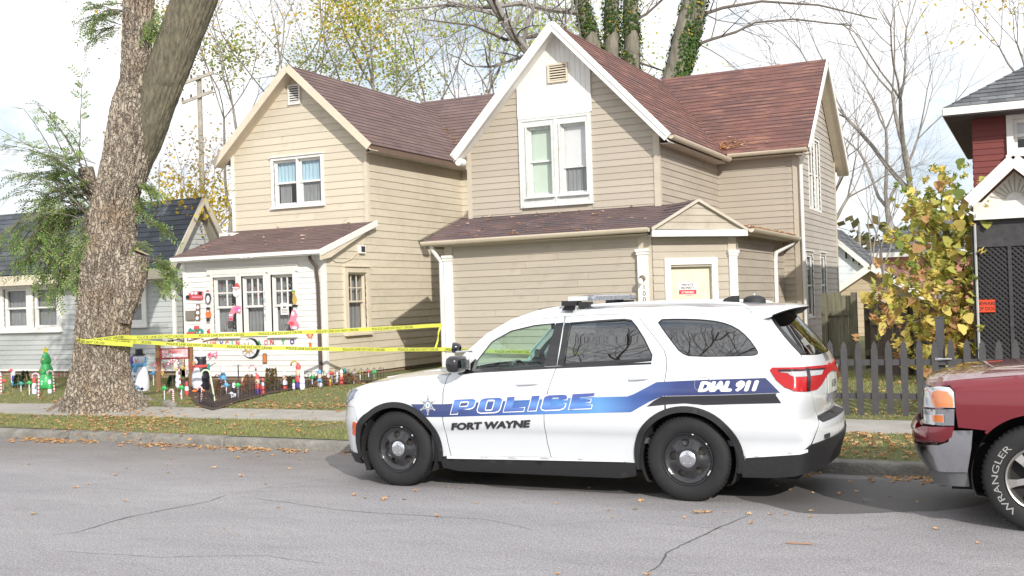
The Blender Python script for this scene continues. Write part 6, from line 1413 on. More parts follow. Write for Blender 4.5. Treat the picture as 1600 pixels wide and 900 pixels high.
# ================================================================ trees
def nz3(x, y, z): return noise.noise(Vector((x, y, z)))
def bark_mat(name, c1, c2, scale=7, stretch=(1, 1, .22), moss=None, plates=0):
    m = bpy.data.materials.new(name); m.use_nodes = True; MATS[name] = m; n = m.node_tree.nodes; l = m.node_tree.links; b = n['Principled BSDF']; b.inputs['Roughness'].default_value = .95
    t = n.new('ShaderNodeTexCoord'); mp_ = n.new('ShaderNodeMapping'); mp_.inputs['Scale'].default_value = stretch; l.new(t.outputs['Object'], mp_.inputs['Vector'])
    if plates:
        mp2 = n.new('ShaderNodeMapping'); mp2.inputs['Scale'].default_value = (1, 1, .16); l.new(t.outputs['Object'], mp2.inputs['Vector']); mpo = mp_; mp_ = mp2
        dn = n.new('ShaderNodeTexNoise'); dn.inputs['Scale'].default_value = 5; l.new(t.outputs['Object'], dn.inputs['Vector']); dm = n.new('ShaderNodeMix'); dm.data_type = 'RGBA'; dm.blend_type = 'ADD'; dm.inputs['Factor'].default_value = .30; l.new(mp_.outputs['Vector'], dm.inputs['A']); l.new(dn.outputs['Color'], dm.inputs['B'])
        vo = n.new('ShaderNodeTexVoronoi'); vo.feature = 'DISTANCE_TO_EDGE'; vo.inputs['Scale'].default_value = plates; l.new(dm.outputs['Result'], vo.inputs['Vector']); mp_ = mpo
    v = n.new('ShaderNodeTexNoise'); v.inputs['Scale'].default_value = scale; v.inputs['Detail'].default_value = 8; v.inputs['Roughness'].default_value = .7; v.inputs['Distortion'].default_value = .6; l.new(mp_.outputs['Vector'], v.inputs['Vector'])
    r = n.new('ShaderNodeValToRGB'); r.color_ramp.elements[0].position = .36; r.color_ramp.elements[1].position = .62; r.color_ramp.elements[0].color = (*c1, 1); r.color_ramp.elements[1].color = (*c2, 1); l.new(v.outputs['Fac'], r.inputs['Fac']); out = r.outputs['Color']
    if moss:
        v2 = n.new('ShaderNodeTexNoise'); v2.inputs['Scale'].default_value = 1.7; v2.inputs['Detail'].default_value = 6; l.new(t.outputs['Object'], v2.inputs['Vector'])
        mr = n.new('ShaderNodeMapRange'); mr.inputs['From Min'].default_value = .48; mr.inputs['From Max'].default_value = .66; mr.inputs['To Max'].default_value = .7; l.new(v2.outputs['Fac'], mr.inputs['Value'])
        x = n.new('ShaderNodeMix'); x.data_type = 'RGBA'; x.inputs['B'].default_value = (*moss, 1); l.new(mr.outputs['Result'], x.inputs['Factor']); l.new(out, x.inputs['A']); out = x.outputs['Result']
    bp = n.new('ShaderNodeBump'); bp.inputs['Strength'].default_value = .7; bp.inputs['Distance'].default_value = .03; l.new(v.outputs['Fac'], bp.inputs['Height'])
    if plates:
        vr = n.new('ShaderNodeMapRange'); vr.inputs['From Max'].default_value = .11; vr.inputs['To Min'].default_value = .35; l.new(vo.outputs['Distance'], vr.inputs['Value']); pm = n.new('ShaderNodeMix'); pm.data_type = 'RGBA'; pm.inputs['A'].default_value = (*[c * 1.25 for c in c1], 1); l.new(vr.outputs['Result'], pm.inputs['Factor']); l.new(out, pm.inputs['B']); out = pm.outputs['Result']
        b2 = n.new('ShaderNodeBump'); b2.inputs['Strength'].default_value = 1; b2.inputs['Distance'].default_value = .05; l.new(vr.outputs['Result'], b2.inputs['Height']); l.new(bp.outputs['Normal'], b2.inputs['Normal']); bp = b2
    l.new(out, b.inputs['Base Color']); l.new(bp.outputs['Normal'], b.inputs['Normal'])
    return m
B_BIG = bark_mat('furrowed grey brown bark', (.17, .135, .105), (.50, .435, .35), 15, (1, 1, .25), moss=(.30, .22, .15), plates=15)
B_BG = bark_mat('pale grey bark', (.17, .15, .135), (.33, .305, .28)); B_TW = mat('twig bark', (.14, .115, .095), .9, .2, 5)
def leaf_mat(name, c1, c2, c3=None, trans=.35):
    m = bpy.data.materials.new(name); m.use_nodes = True; MATS[name] = m; n = m.node_tree.nodes; l = m.node_tree.links; n.clear()
    o = n.new('ShaderNodeOutputMaterial'); g = n.new('ShaderNodeNewGeometry'); r = n.new('ShaderNodeValToRGB'); e = r.color_ramp.elements
    cs = [c1, c2] + ([c3] if c3 else [])
    while len(e) < len(cs): e.new(.5)
    for i, c in enumerate(cs): e[i].position = i / (len(cs) - 1) * .9 + .05; e[i].color = (*c, 1)
    l.new(g.outputs['Random Per Island'], r.inputs['Fac'])
    oi = n.new('ShaderNodeObjectInfo'); hs = n.new('ShaderNodeHueSaturation'); mr = n.new('ShaderNodeMapRange'); mr.inputs['To Min'].default_value = .8; mr.inputs['To Max'].default_value = 1.2
    l.new(oi.outputs['Random'], mr.inputs['Value']); l.new(mr.outputs['Result'], hs.inputs['Value']); l.new(r.outputs['Color'], hs.inputs['Color'])
    d = n.new('ShaderNodeBsdfDiffuse'); t = n.new('ShaderNodeBsdfTranslucent'); x = n.new('ShaderNodeMixShader'); x.inputs['Fac'].default_value = trans
    l.new(hs.outputs['Color'], d.inputs['Color']); l.new(hs.outputs['Color'], t.inputs['Color']); l.new(d.outputs['BSDF'], x.inputs[1]); l.new(t.outputs['BSDF'], x.inputs[2]); l.new(x.outputs['Shader'], o.inputs['Surface'])
    return m
L_GREEN = leaf_mat('feathery green leaflets', (.15, .27, .08), (.27, .40, .13), (.42, .48, .18)); L_YG = leaf_mat('yellow green autumn leaves', (.24, .33, .08), (.36, .43, .11), (.46, .44, .12))
L_YEL = leaf_mat('golden autumn leaves', (.55, .38, .04), (.62, .45, .06), (.40, .36, .08)); L_RUST = leaf_mat('thin rusty leaves', (.34, .24, .14), (.44, .34, .18), (.30, .28, .12)); L_IVY = leaf_mat('ivy leaves', (.045, .10, .03), (.08, .15, .045), (.13, .18, .06))

def rough_tube(b, pts, rad, n, step, amp, seed, flare=0.0, ridge=7.0, zc=.8, mi=0, cap=True):
    """a limb with furrowed bark as real relief"""
    P = [np.array(p, float) for p in pts]; L_ = [0]
    for i in range(1, len(P)): L_.append(L_[-1] + np.linalg.norm(P[i] - P[i - 1]))
    T = L_[-1]; m = max(3, int(T / step)); k0 = len(b.v); prev = None
    tab = [[(L_[i], P[i][c]) for i in range(len(P))] for c in range(3)]; rt = [(L_[i], rad[i]) for i in range(len(P))]
    pos = [np.array([interp(T * i / m, tab[c]) for c in range(3)]) for i in range(m + 1)]
    for i in range(m + 1):
        s = T * i / m; d = Vector(pos[min(i + 1, m)] - pos[max(i - 1, 0)]).normalized()
        a = Vector((1, 0, 0)) if prev is None else prev; a = (a - d * a.dot(d)).normalized(); prev = a; c = d.cross(a); r = interp(s, rt)
        for j in range(n):
            t = 2 * pi * j / n; ux, uy = cos(t), sin(t)
            wx = .35 * nz3(ux * 2.1, uy * 2.1, s * 1.3 + seed)
            q = (t * ridge / 1.0 + wx * 3.0)
            f = 1 - abs(nz3(ux * ridge * r * 1.6 + wx, uy * ridge * r * 1.6 + wx, s * zc * 1.7 + seed)) * 2.6
            f2 = nz3(ux * ridge * r * 4.5, uy * ridge * r * 4.5, s * zc * 5.5 + seed + 9)
            lump = .035 * r * nz3(ux * 1.2, uy * 1.2, s * .8 + seed + 3)
            rr = r + lump + amp * (max(f, -.4) * .9 - .5) + amp * .45 * f2
            if flare: rr += flare * math.exp(-s / .22) * (.55 + .45 * cos(5 * t + 1.0 + 1.5 * sin(t))) + flare * .35 * math.exp(-s / .7)
            b.v.append(tuple(Vector(pos[i]) + (a * ux + c * uy) * rr))
    for i in range(m):
        for j in range(n):
            j2 = (j + 1) % n; b.f.append((k0 + i * n + j, k0 + i * n + j2, k0 + (i + 1) * n + j2, k0 + (i + 1) * n + j)); b.m.append(mi)
    if cap: b.f.append(tuple(k0 + m * n + j for j in range(n))); b.m.append(mi)
# ---- the big street tree in the verge
DT = 18.9
ST = thing('street_tree', 'massive furrowed street tree trunk wrapped in yellow tape, forking at the top left', 'tree', (-14.55, 14.1, .15))
def dp(px, py, D=DT): return gd(px, py, D)
b = MB()
tp = [(161, 662), (160, 640), (157, 610), (158.5, 560), (162.5, 500), (166, 450), (170, 400), (175, 350), (183, 300), (195, 260), (202, 220), (207, 170), (213, 120), (214, 60), (217, 0), (222, -70), (215, -260)]
tr_ = [.62, .60, .51, .44, .44, .435, .43, .41, .37, .385, .385, .35, .255, .24, .245, .24, .20]
rough_tube(b, [dp(*p) for p in tp], tr_, 190, .02, .040, 3.0, flare=.30, ridge=20, zc=1.3)
b.build('trunk', B_BIG, ST, smooth=75)
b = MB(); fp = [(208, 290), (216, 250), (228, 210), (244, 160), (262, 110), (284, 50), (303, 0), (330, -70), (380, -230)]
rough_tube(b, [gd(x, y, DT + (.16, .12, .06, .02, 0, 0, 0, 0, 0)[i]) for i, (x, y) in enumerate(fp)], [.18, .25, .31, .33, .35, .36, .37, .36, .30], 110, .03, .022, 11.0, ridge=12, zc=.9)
b.build('limb', bark_mat('shade darkened olive bark', (.075, .068, .045), (.18, .16, .11), 20, (1, 1, .3)), ST, smooth=75)  # olive bark darkened so the limb's shade sits in its colour
b = MB(); rough_tube(b, [gd(x, y, DT - .12) for x, y in ((183, 500), (196, 460), (206, 430), (216, 405), (219, 397))], [.22, .26, .25, .175, .165], 70, .03, .03, 21.0, ridge=12)
b.build('sawn_stub', B_BIG, ST, smooth=75)
e0 = Vector(gd(221, 392, DT - .12)); b = MB(); b.lathe([(.001, .012), (.10, .010), (.14, .0)], e0 - Vector((0, 0, .02)), (.35, .2, .9), 24); b.build('sawn_face', mat('weathered cut wood', (.50, .36, .20), .85, .3, 14), ST, smooth=30)
b = MB(); rough_tube(b, [gd(x, y, DT + .1) for x, y in ((166, 322), (150, 305), (138, 285), (134, 262))], [.16, .15, .14, .125], 50, .03, .02, 31.0, ridge=12); b.build('sawn_stub', B_BIG, ST, smooth=75)
b = MB()
for path, rr in (([(110, 628), (88, 640), (66, 652), (45, 662)], [.20, .12, .07, .02]), ([(215, 630), (240, 633), (262, 636), (285, 640)], [.22, .14, .09, .02])):
    pts = [gz(x, y, .14) + np.array((0, 0, -.03 - .0 * i)) for i, (x, y) in enumerate(path)]; rough_tube(b, pts, rr, 24, .05, .02, rr[0] * 50, ridge=9)
b.build('root', B_BIG, ST, smooth=75, kind='stuff')
# epicormic shoots with pairs of leaflets
def shoots(root, seeds, m, name='foliage', leaf=.066, mstem=B_TW, n_pairs=9, mirror=0):
    b = MB(); st = MB()
    for (p, d, L_, droop) in seeds:
        p = Vector(p); d = Vector(d).normalized(); N = 9; pts = [p.copy()]
        for i in range(N):
            d = (d + Vector((random.gauss(0, .05), random.gauss(0, .05), -droop / N * (1 + i * .15)))).normalized(); p = p + d * L_ / N; pts.append(p.copy())
        st.tube(pts, [.009 * (1 - .8 * i / N) + .002 for i in range(N + 1)], 4, caps=False)
        # side rachises carrying leaflets
        for i in range(1, N + 1):
            for sg in (-1, 1):
                if random.random() < .22: continue
                q = pts[i]; dd = (pts[i] - pts[i - 1]).normalized(); sd_ = dd.cross(Vector((random.gauss(0, .4), random.gauss(0, .4), 1))).normalized() * sg
                rd = (dd * .75 + sd_ * .8 + Vector((0, 0, random.uniform(-.5, .1)))).normalized(); RL = random.uniform(.13, .24) * (1 if i < N else 1.2)
                nn = n_pairs // 2 + 1; e = q + rd * RL + Vector((0, 0, -.03)); st.tube([q, e], [.003, .0015], 3, caps=False)
                up_ = rd.cross(sd_).normalized() if rd.cross(sd_).length > .1 else Vector((0, 0, 1)); side = rd.cross(up_).normalized()
                for k in range(nn):
                    c = q + (e - q) * ((k + .8) / nn)
                    for s2 in (-1, 1):
                        ll = leaf * random.uniform(.75, 1.25); ld = (side * s2 + rd * .5 + up_ * random.uniform(-.3, .3)).normalized(); w = rd * ll * .21
                        b.add([c, c + ld * ll * .5 + w, c + ld * ll, c + ld * ll * .5 - w], [(0, 1, 2, 3)])
    if st.f: st.build('shoots', mstem, root, kind='stuff', fix=False)
    b.build(name, m, root, kind='stuff', fix=False)
sd_list = []
RTv = Vector(RT); 
def shoot(px, py, ang, L_, droop, dd=.0):
    p = gd(px, py, DT + random.uniform(-.45, .35) + dd); a = radians(ang); d = RTv * cos(a) + Vector((0, 0, 1)) * sin(a) + Vector(FW) * random.uniform(-.35, .35); sd_list.append((p, d, L_, droop))
for _ in range(34): shoot(random.uniform(120, 150), random.uniform(290, 350), random.uniform(120, 215), random.uniform(.7, 1.6), random.uniform(.3, 1.3))
for _ in range(26): shoot(random.uniform(60, 140), random.uniform(300, 400), random.uniform(140, 260), random.uniform(.4, 1.0), random.uniform(.5, 1.6))
for _ in range(15): shoot(random.uniform(105, 150), random.uniform(255, 300), random.uniform(85, 165), random.uniform(.8, 1.55), random.uniform(.1, .5))
for x_, y_, a_, l_ in ((124, 380, 262, .75), (118, 372, 255, .9), (128, 390, 270, .8), (104, 350, 240, 1.2), (70, 350, 230, 1.0), (40, 340, 215, 1.0), (96, 395, 250, .9)): 
    for _ in range(2): shoot(x_ + random.uniform(-6, 6), y_, a_, l_, .4)
for _ in range(10): shoot(random.uniform(180, 196), random.uniform(-20, 60), random.uniform(120, 215), random.uniform(.4, .8), random.uniform(.2, 1.0))
for _ in range(3): shoot(random.uniform(236, 246), random.uniform(-10, 40), random.uniform(-120, 60), .3, .5)
for x_, y_ in ((212, 285), (222, 345), (205, 380), (238, 405), (244, 412), (232, 440), (208, 300), (214, 290)): 
    for _ in range(2): shoot(x_, y_, random.uniform(-60, 40), random.uniform(.25, .5), .7)
shoots(ST, sd_list, L_GREEN)

# ---- background trees
def tree(name, label, base, H, r0, seed, leafm=None, nleaf=0, leaf=.10, spread=.55, bare=True, group=None, lean=(0, 0), levels=5, fork=.28, barkm=None, leafzone=(0, 1), clump=.35, first=.3, kids=(2, 3), wob=.10, part_names=('trunk', 'branches'), cat='tree', up=.12):
    rnd = random.Random(seed); root = thing(name, label, cat, base, group); tk = MB(); br = MB(); tips = []
    def go(p, d, r, L_, lv):
        n = 5 if lv < 2 else (4 if lv < 4 else 3); pts = [p.copy()]; rad = [r]
        for i in range(n):
            d = (d + Vector((rnd.gauss(0, wob), rnd.gauss(0, wob), rnd.gauss(0, wob * .6) + up * (.3 if lv else .1)))).normalized(); p = p + d * L_ / n; pts.append(p.copy()); rad.append(r * (1 - .38 * (i + 1) / n))
            if lv >= 2 and i >= 1 and rnd.random() < .6 and lv < levels:
                a = d.orthogonal().normalized(); a.rotate(__import__('mathutils').Quaternion(d, rnd.uniform(0, 6.28))); go(p.copy(), (d + a * rnd.uniform(.5, 1.1)).normalized(), r * .42, L_ * rnd.uniform(.4, .65), lv + 1)
        (tk if lv == 0 else br).tube(pts, rad, (9, 7, 5, 4, 3, 3, 3)[lv], caps=False)
        if lv >= levels - 1:
            tips.extend(pts[1:])
        if lv < levels:
            k = rnd.randint(*kids) + (1 if lv == 0 else 0); ph = rnd.uniform(0, 6.28)
            for i in range(k):
                a = d.orthogonal().normalized(); a.rotate(__import__('mathutils').Quaternion(d, ph + 6.28 * i / k + rnd.uniform(-.4, .4))); sp_ = spread * rnd.uniform(.6, 1.25)
                go(p.copy(), (d + a * sp_).normalized(), rad[-1] * rnd.uniform(.62, .82), L_ * rnd.uniform(.66, .86), lv + 1)
    go(Vector(base), Vector((lean[0], lean[1], 1)).normalized(), r0, H * first, 0)
    tk.build(part_names[0], barkm or B_BG, root, smooth=True, fix=False); br.build(part_names[1], barkm or B_BG, root, smooth=True, fix=False, kind='stuff')
    if leafm and nleaf:
        lf = MB(); zs = sorted(t.z for t in tips); zlo = zs[int(leafzone[0] * (len(zs) - 1))]; zhi = zs[int(min(leafzone[1], 1) * (len(zs) - 1))]; tp_ = [t for t in tips if zlo <= t.z <= zhi] or tips
        if leafzone[1] > 1: tp_ = [t for t in tips if t.z < leafzone[1]] or tips
        cen = [rnd.choice(tp_) for _ in range(max(6, nleaf // 9))]
        for _ in range(nleaf):
            c = rnd.choice(cen) + Vector((rnd.gauss(0, clump), rnd.gauss(0, clump), rnd.gauss(0, clump))); a = Vector((rnd.gauss(0, 1), rnd.gauss(0, 1), rnd.gauss(0, .7))).normalized(); q = a.orthogonal().normalized(); s = leaf * rnd.uniform(.6, 1.3)
            lf.add([c, c + a * s * .5 + q * s * .35, c + a * s, c + a * s * .5 - q * s * .35], [(0, 1, 2, 3)])
        lf.build('foliage', leafm, root, kind='stuff', fix=False)
    return root
def at(px, py, D, z=None):
    p = gd(px, py, D); return (float(p[0]), float(p[1]), .4 if z is None else z)
GB = 'trees in the yards behind the houses'
bgt = [(350, 52, 19.5, .19, 'RUST', 1800, 'bare grey tree with thin rusty leaves between the pole and the cream gable', .12, (0, .6)),
       (430, 50, 21, .20, 'YEL', 1500, 'tall twiggy tree with gold leaves low down, directly above the cream gable peak', .15, (0, 14.2)),
       (520, 55, 23, .20, 'YG', 1900, 'open tree with yellow green leaves over the middle of the brown roof', .15, (0, 15.0)),
       (610, 48, 21, .20, 'YG', 2300, 'slender grey tree with lime leaves right of the brown ridge', .15, (0, 14.2)),
       (705, 46, 19, .22, 'YG', 3200, 'leafier lime green tree behind the dip between the two house roofs', .16, (0, 14.2)),
       (790, 60, 22, .22, 'YG', 1200, 'sparse tall tree just left of the white gable peak', .12, (0, .5))]
for i, (px, D, H, r0, lm, nl, lab, lf_, lz) in enumerate(bgt):
    tree('background_tree', lab, at(px, 300, D), H, r0, 100 + i, {'RUST': L_RUST, 'YEL': L_YEL, 'YG': L_YG}[lm], nl, lf_ * 1.0, .5, group=GB, leafzone=lz, clump=.6, levels=6)
tree('yellow_tree', 'small golden leaved tree between the grey cottage roof and the cream house', at(296, 400, 31), 7.0, .12, 41, L_RUST, 900, .10, .7, group=GB, clump=.38, leafzone=(0, .75), first=.32)
tree('yellow_bush', 'bright yellow bush showing just above the left end of the porch roof', at(326, 400, 24.2), 4.3, .05, 44, L_YEL, 1500, .09, .55, group=GB, clump=.24, levels=4, first=.35)
B_IV = bark_mat('mossy grey bark', (.11, .105, .075), (.26, .235, .19), 5, (1, 1, .3))
def ivy_tree(label, stems, D, seed, grp='ivy clad trees behind the beige house'):
    rnd = random.Random(seed); x0, y0 = stems[0][0][0][:2]; root = thing('ivy_tree', label, 'tree', at(x0, y0, D), grp); b = MB(); lf = MB(); br = MB()
    for pts, rad in stems:
        P = [gd(x, y, D) for x, y in pts]; g0 = np.array(P[0]); low = np.array((g0[0] + .2, g0[1], .4)); P = [low] + P; R = [rad[0] * 1.1] + list(rad)
        rough_tube(b, P, R, 20, .35, .02, seed, ridge=6)
        for i in range(1, len(P)):
            A, B_ = Vector(P[i - 1]), Vector(P[i]); zfrac = (i - 1) / (len(P) - 1)
            if i == 1: A = A + (B_ - A) * .5
            for _ in range(int((B_ - A).length * 1300 * (1.1 - zfrac))):
                t = rnd.random(); c = A + (B_ - A) * t; r = R[i - 1] + (R[i] - R[i - 1]) * t; th = rnd.uniform(0, 6.28)
                dens = nz3(c.z * .9, th * .8, seed)
                if dens < -.30 + .42 * zfrac: continue
                n_ = Vector((cos(th), sin(th), 0)); c = c + n_ * (r + rnd.uniform(0, .08)); s = rnd.uniform(.05, .10); a = (Vector((0, 0, -1)) + n_ * .5 + Vector((rnd.gauss(0, .5), rnd.gauss(0, .5), rnd.gauss(0, .4)))).normalized(); q = a.cross(n_).normalized()
                lf.add([c, c + a * s * .4 + q * s * .5, c + a * s, c + a * s * .4 - q * s * .5], [(0, 1, 2, 3)], 1 if rnd.random() < .05 else 0)
    b.build('trunk', B_IV, root, smooth=70, fix=False); lf.build('ivy', [L_IVY, L_YEL], root, kind='stuff', fix=False)
    return root
it1 = ivy_tree('cluster of three ivy clad trunks rising behind the rust roof beside the white peak', [([(935, 130), (928, 80), (915, 30), (905, -10), (880, -120)], [.32, .30, .27, .25, .22]), ([(958, 130), (956, 80), (955, 30), (957, -20), (960, -150)], [.30, .28, .26, .25, .22]), ([(985, 130), (988, 80), (985, 30), (986, -20), (995, -150)], [.31, .29, .27, .25, .22])], 38, 5)
it2 = ivy_tree('forked ivy clad tree rising from the low point of the rust roof', [([(1048, 150), (1058, 105), (1066, 60), (1078, 10), (1085, -30), (1095, -160)], [.40, .36, .32, .29, .27, .25]), ([(1052, 150), (1070, 100), (1084, 50), (1094, 0), (1105, -40), (1125, -160)], [.22, .26, .24, .22, .21, .18])], 36, 6)
# long bare limbs sweeping out of those trees
def limb(root, pts, rad, seed, lv=3, name='bare_limb'):
    rnd = random.Random(seed); b = MB(); P = [Vector(gd(*p)) for p in pts]; n = len(P); rr = [rad[0] + (rad[1] - rad[0]) * i / (n - 1) for i in range(n)]; b.tube(P, rr, 6, caps=False)
    def tw(p, d, r, L_, l):
        q = [p.copy()]
        for i in range(4): d = (d + Vector((rnd.gauss(0, .16), rnd.gauss(0, .16), rnd.gauss(0, .14) + .03))).normalized(); p = p + d * L_ / 4; q.append(p.copy()); 
        b.tube(q, [r, r * .8, r * .65, r * .5, r * .35], 3 if l > 1 else 4, caps=False)
        if l < lv:
            for i in (1, 2, 3, 4):
                if rnd.random() < .7: a = d.orthogonal().normalized(); a.rotate(__import__('mathutils').Quaternion(d, rnd.uniform(0, 6.28))); tw(q[i].copy(), (d * .8 + a * rnd.uniform(.4, .9)).normalized(), r * .55, L_ * .62, l + 1)
    for i in range(1, n):
        for _ in range(2):
            t = rnd.random(); p = P[i - 1] + (P[i] - P[i - 1]) * t; dd = (P[i] - P[i - 1]).normalized(); a = dd.orthogonal().normalized(); a.rotate(__import__('mathutils').Quaternion(dd, rnd.uniform(0, 6.28)))
            tw(p, (dd * .7 + a + Vector((0, 0, .25))).normalized(), max(rr[i] * .5, .015), rnd.uniform(1.2, 2.4), 1)
    b.build(name, B_TW if rad[0] < .1 else B_BG, root, smooth=True, fix=False, kind='stuff')
limb(it1, [(930, 90, 38), (880, 85, 37), (846, 78, 36.5), (823, 80, 36), (795, 45, 35.5), (765, -5, 35)], (.10, .16), 3)
limb(it1, [(905, 20, 38), (860, 15, 37), (810, 5, 36), (770, 12, 35.5), (690, 8, 35), (600, 18, 34.5)], (.12, .03), 9)
limb(it1, [(915, 60, 38), (850, 55, 37), (790, 62, 36), (740, 40, 35), (660, 30, 34)], (.09, .02), 10)
limb(it2, [(1075, 75, 36), (1110, 62, 36), (1150, 50, 36), (1180, 35, 36), (1240, 30, 36), (1330, 40, 36)], (.055, .02), 12)
limb(it2, [(1090, 25, 36), (1130, 12, 36), (1190, 2, 36), (1280, 8, 36), (1370, 30, 36)], (.06, .02), 13)
limb(it2, [(990, 95, 38), (1020, 105, 37.5), (1040, 112, 37)], (.05, .02), 14)
limb(it1, [(975, 40, 38), (1010, 22, 38), (1040, -5, 38)], (.06, .03), 15)
for i, (px, D, H, r0, lab, sp_, lean) in enumerate(((1248, 44, 10.5, .20, 'bare tree standing behind the right end of the rust roof ridge', .62, (.25, 0)), (1395, 60, 21, .24, 'tall bare tree in the open sky between the two right hand houses', .5, (.0, 0)), (1470, 46, 19, .24, 'big bare tree leaning left beside the grey hipped roof', .5, (-.22, 0)), (1545, 50, 21, .24, 'bare tree directly behind the grey hipped roof', .5, (0, 0)), (1352, 36, 7.6, .07, 'thin bare sapling in front of the white gap sky right of the beige house', .35, (0, 0)), (1385, 30, 6.2, .06, 'small bare sapling rising above the yellow leaved shrub', .42, (-.08, 0)))):
    tree('bare_tree', lab, at(px, 300, D), H, r0, 300 + i, None, 0, .1, sp_, group='bare trees right of the beige house', lean=lean, kids=(2, 3) if i < 4 else (2, 2), levels=6 if i in (1, 2, 3) else 5)
tree('yellow_street_tree', 'yellow leaved tree over the grey roof at the top right corner', at(1620, 300, 40), 15.5, .25, 77, L_YEL, 1800, .17, .6, group=GB, clump=.55, lean=(-.05, 0))
# bare street tree on the camera's side of the road: it stands behind the viewer and shows in the car windows
tree('roadside_tree', 'bare street tree whose branches show as a reflection in the police car quarter window', (-6.2, -6.5, 0), 21, .36, 91, None, 0, .1, .55, levels=6, kids=(2, 3))
tree('roadside_tree', 'bare street tree reflected in the rear door glass of the police car', (-10.8, -7.5, 0), 20, .34, 95, None, 0, .1, .55, levels=6, kids=(2, 3))

# ---- the shrubby young tree with big yellowing leaves
BL = thing('large_leaved_tree', 'young tree with big yellow and orange leaves growing behind the picket fence', 'tree', gz(1512, 600, .4))
rnd = random.Random(5); b = MB(); tips = []
D8 = 16.2
def lw_(px, py, dd=0): return Vector(gd(px, py, D8 + dd))
stems = [([(1512, 585), (1510, 545), (1502, 500), (1495, 440), (1480, 380), (1470, 320), (1478, 270)], .035), ([(1505, 520), (1490, 470), (1465, 430), (1440, 400), (1415, 375), (1395, 350)], .022), ([(1500, 500), (1470, 480), (1430, 470), (1395, 460), (1370, 445)], .018), ([(1497, 450), (1510, 400), (1530, 370), (1548, 350), (1562, 340)], .016), ([(1480, 380), (1450, 350), (1435, 320), (1430, 290)], .014), ([(1495, 440), (1470, 420), (1430, 430), (1390, 410)], .014), ([(1503, 505), (1480, 520), (1460, 535), (1440, 550), (1425, 545)], .012), ([(1497, 445), (1515, 460), (1522, 490)], .012), ([(1480, 380), (1500, 340), (1530, 320), (1560, 310)], .012), ([(1500, 500), (1450, 500), (1410, 505), (1370, 490)], .014)]
for pts, r in stems:
    q = [lw_(x, y, rnd.uniform(-.15, .15)) for x, y in pts]; b.tube(q, [r * (1 - .75 * i / (len(q) - 1)) for i in range(len(q))], 6)
    for i in range(1, len(q)):
        for _ in range(9): t = rnd.random(); tips.append((q[i - 1] + (q[i] - q[i - 1]) * t, i / len(q)))
b.build('trunk', B_TW, BL, smooth=True)
# heart shaped leaf, folded along the midrib
def heart(s, fold=.18, curl=.25):
    O_ = [(0, 0), (.16, -.03), (.36, .04), (.44, .24), (.40, .50), (.22, .78), (0, .96)]; V = []
    for x, y in O_: V.append((x * s * (1 + .12 * sin(9 * y)), y * s, -fold * abs(x) * s - curl * y * y * s * .5 + .05 * sin(14 * y + 3 * x)))
    L2 = [(-x, y, z) for x, y, z in V[1:-1]]; mid = [(0, .16 * s, -.01 * s), (0, .45 * s, -curl * .1 * s), (0, .75 * s, -curl * .28 * s)]
    vs = V + L2 + mid; n = len(V); m1, m2, m3 = n + 5, n + 6, n + 7
    F = [(0, 1, m1), (1, 2, m1), (2, 3, m1), (3, m2, m1), (3, 4, m2), (4, m3, m2), (4, 5, m3), (5, 6, m3)]
    l = lambda i: n + i - 1
    F += [(0, m1, l(1)), (l(1), m1, l(2)), (l(2), m1, l(3)), (l(3), m1, m2), (l(3), m2, l(4)), (l(4), m2, m3), (l(4), m3, l(5)), (l(5), m3, 6)]
    return vs, F
LEAFM = [leaf_mat('big leaf, green yellow', (.36, .38, .10), (.46, .44, .12)), leaf_mat('big leaf, yellow', (.66, .56, .16), (.74, .60, .20)), leaf_mat('big leaf, orange brown', (.56, .34, .16), (.50, .30, .16)), leaf_mat('big leaf, green', (.20, .27, .08), (.26, .33, .10))]
LMesh = []
for i, m in enumerate(LEAFM):
    for k in range(2):
        vs, F = heart(1.0, .15 + .15 * k, .2 + .5 * k); me = bpy.data.meshes.new('leaf'); me.from_pydata(vs, [], F); me.materials.append(m); me.polygons.foreach_set('use_smooth', [True] * len(F)); LMesh.append((i, me))
def big_leaf(p, s, rot, mi, k=0):
    o = bpy.data.objects.new('leaf', LMesh[mi * 2 + k][1]); COL.objects.link(o); o.parent = BL; o.location = Vector(p) - BL.location; o.rotation_euler = rot; o.scale = (s, s, s)
for i in range(290):
    p, f = rnd.choice(tips); p = p + Vector((rnd.gauss(0, .17), rnd.gauss(0, .22), rnd.gauss(0, .15)))
    low = p.z < 1.9; u = rnd.random(); mi = (1 if u < .50 else 2 if u < .68 else 0) if low else (0 if u < .58 else 3 if u < .68 else 1 if u < .93 else 2)
    big_leaf(p, rnd.uniform(.11, .22), (rnd.uniform(-2.4, -1.0), rnd.uniform(-.5, .5), rnd.uniform(-1.2, 1.4)), mi, rnd.randint(0, 1))

b = MB(); rnd = random.Random(8)       # smaller and overlapping leaves deeper in the crown
for i in range(900):
    p, f = rnd.choice(tips); p = p + Vector((rnd.gauss(0, .17), rnd.gauss(0, .24), rnd.gauss(0, .16))); vs, F = heart(rnd.uniform(.05, .13), .25, rnd.uniform(.2, .9)); from_ = __import__('mathutils').Euler((rnd.uniform(-2.6, -.8), rnd.uniform(-.8, .8), rnd.uniform(-2, 2))).to_matrix()
    low = p.z < 1.9; u = rnd.random(); mi = (1 if u < .35 else 2 if u < .58 else 0) if low else (0 if u < .58 else 3 if u < .72 else 1 if u < .93 else 2)
    b.add([from_ @ Vector(v) + p for v in vs], F, mi)
b.build('foliage', LEAFM, BL, kind='stuff', fix=False, smooth=True)
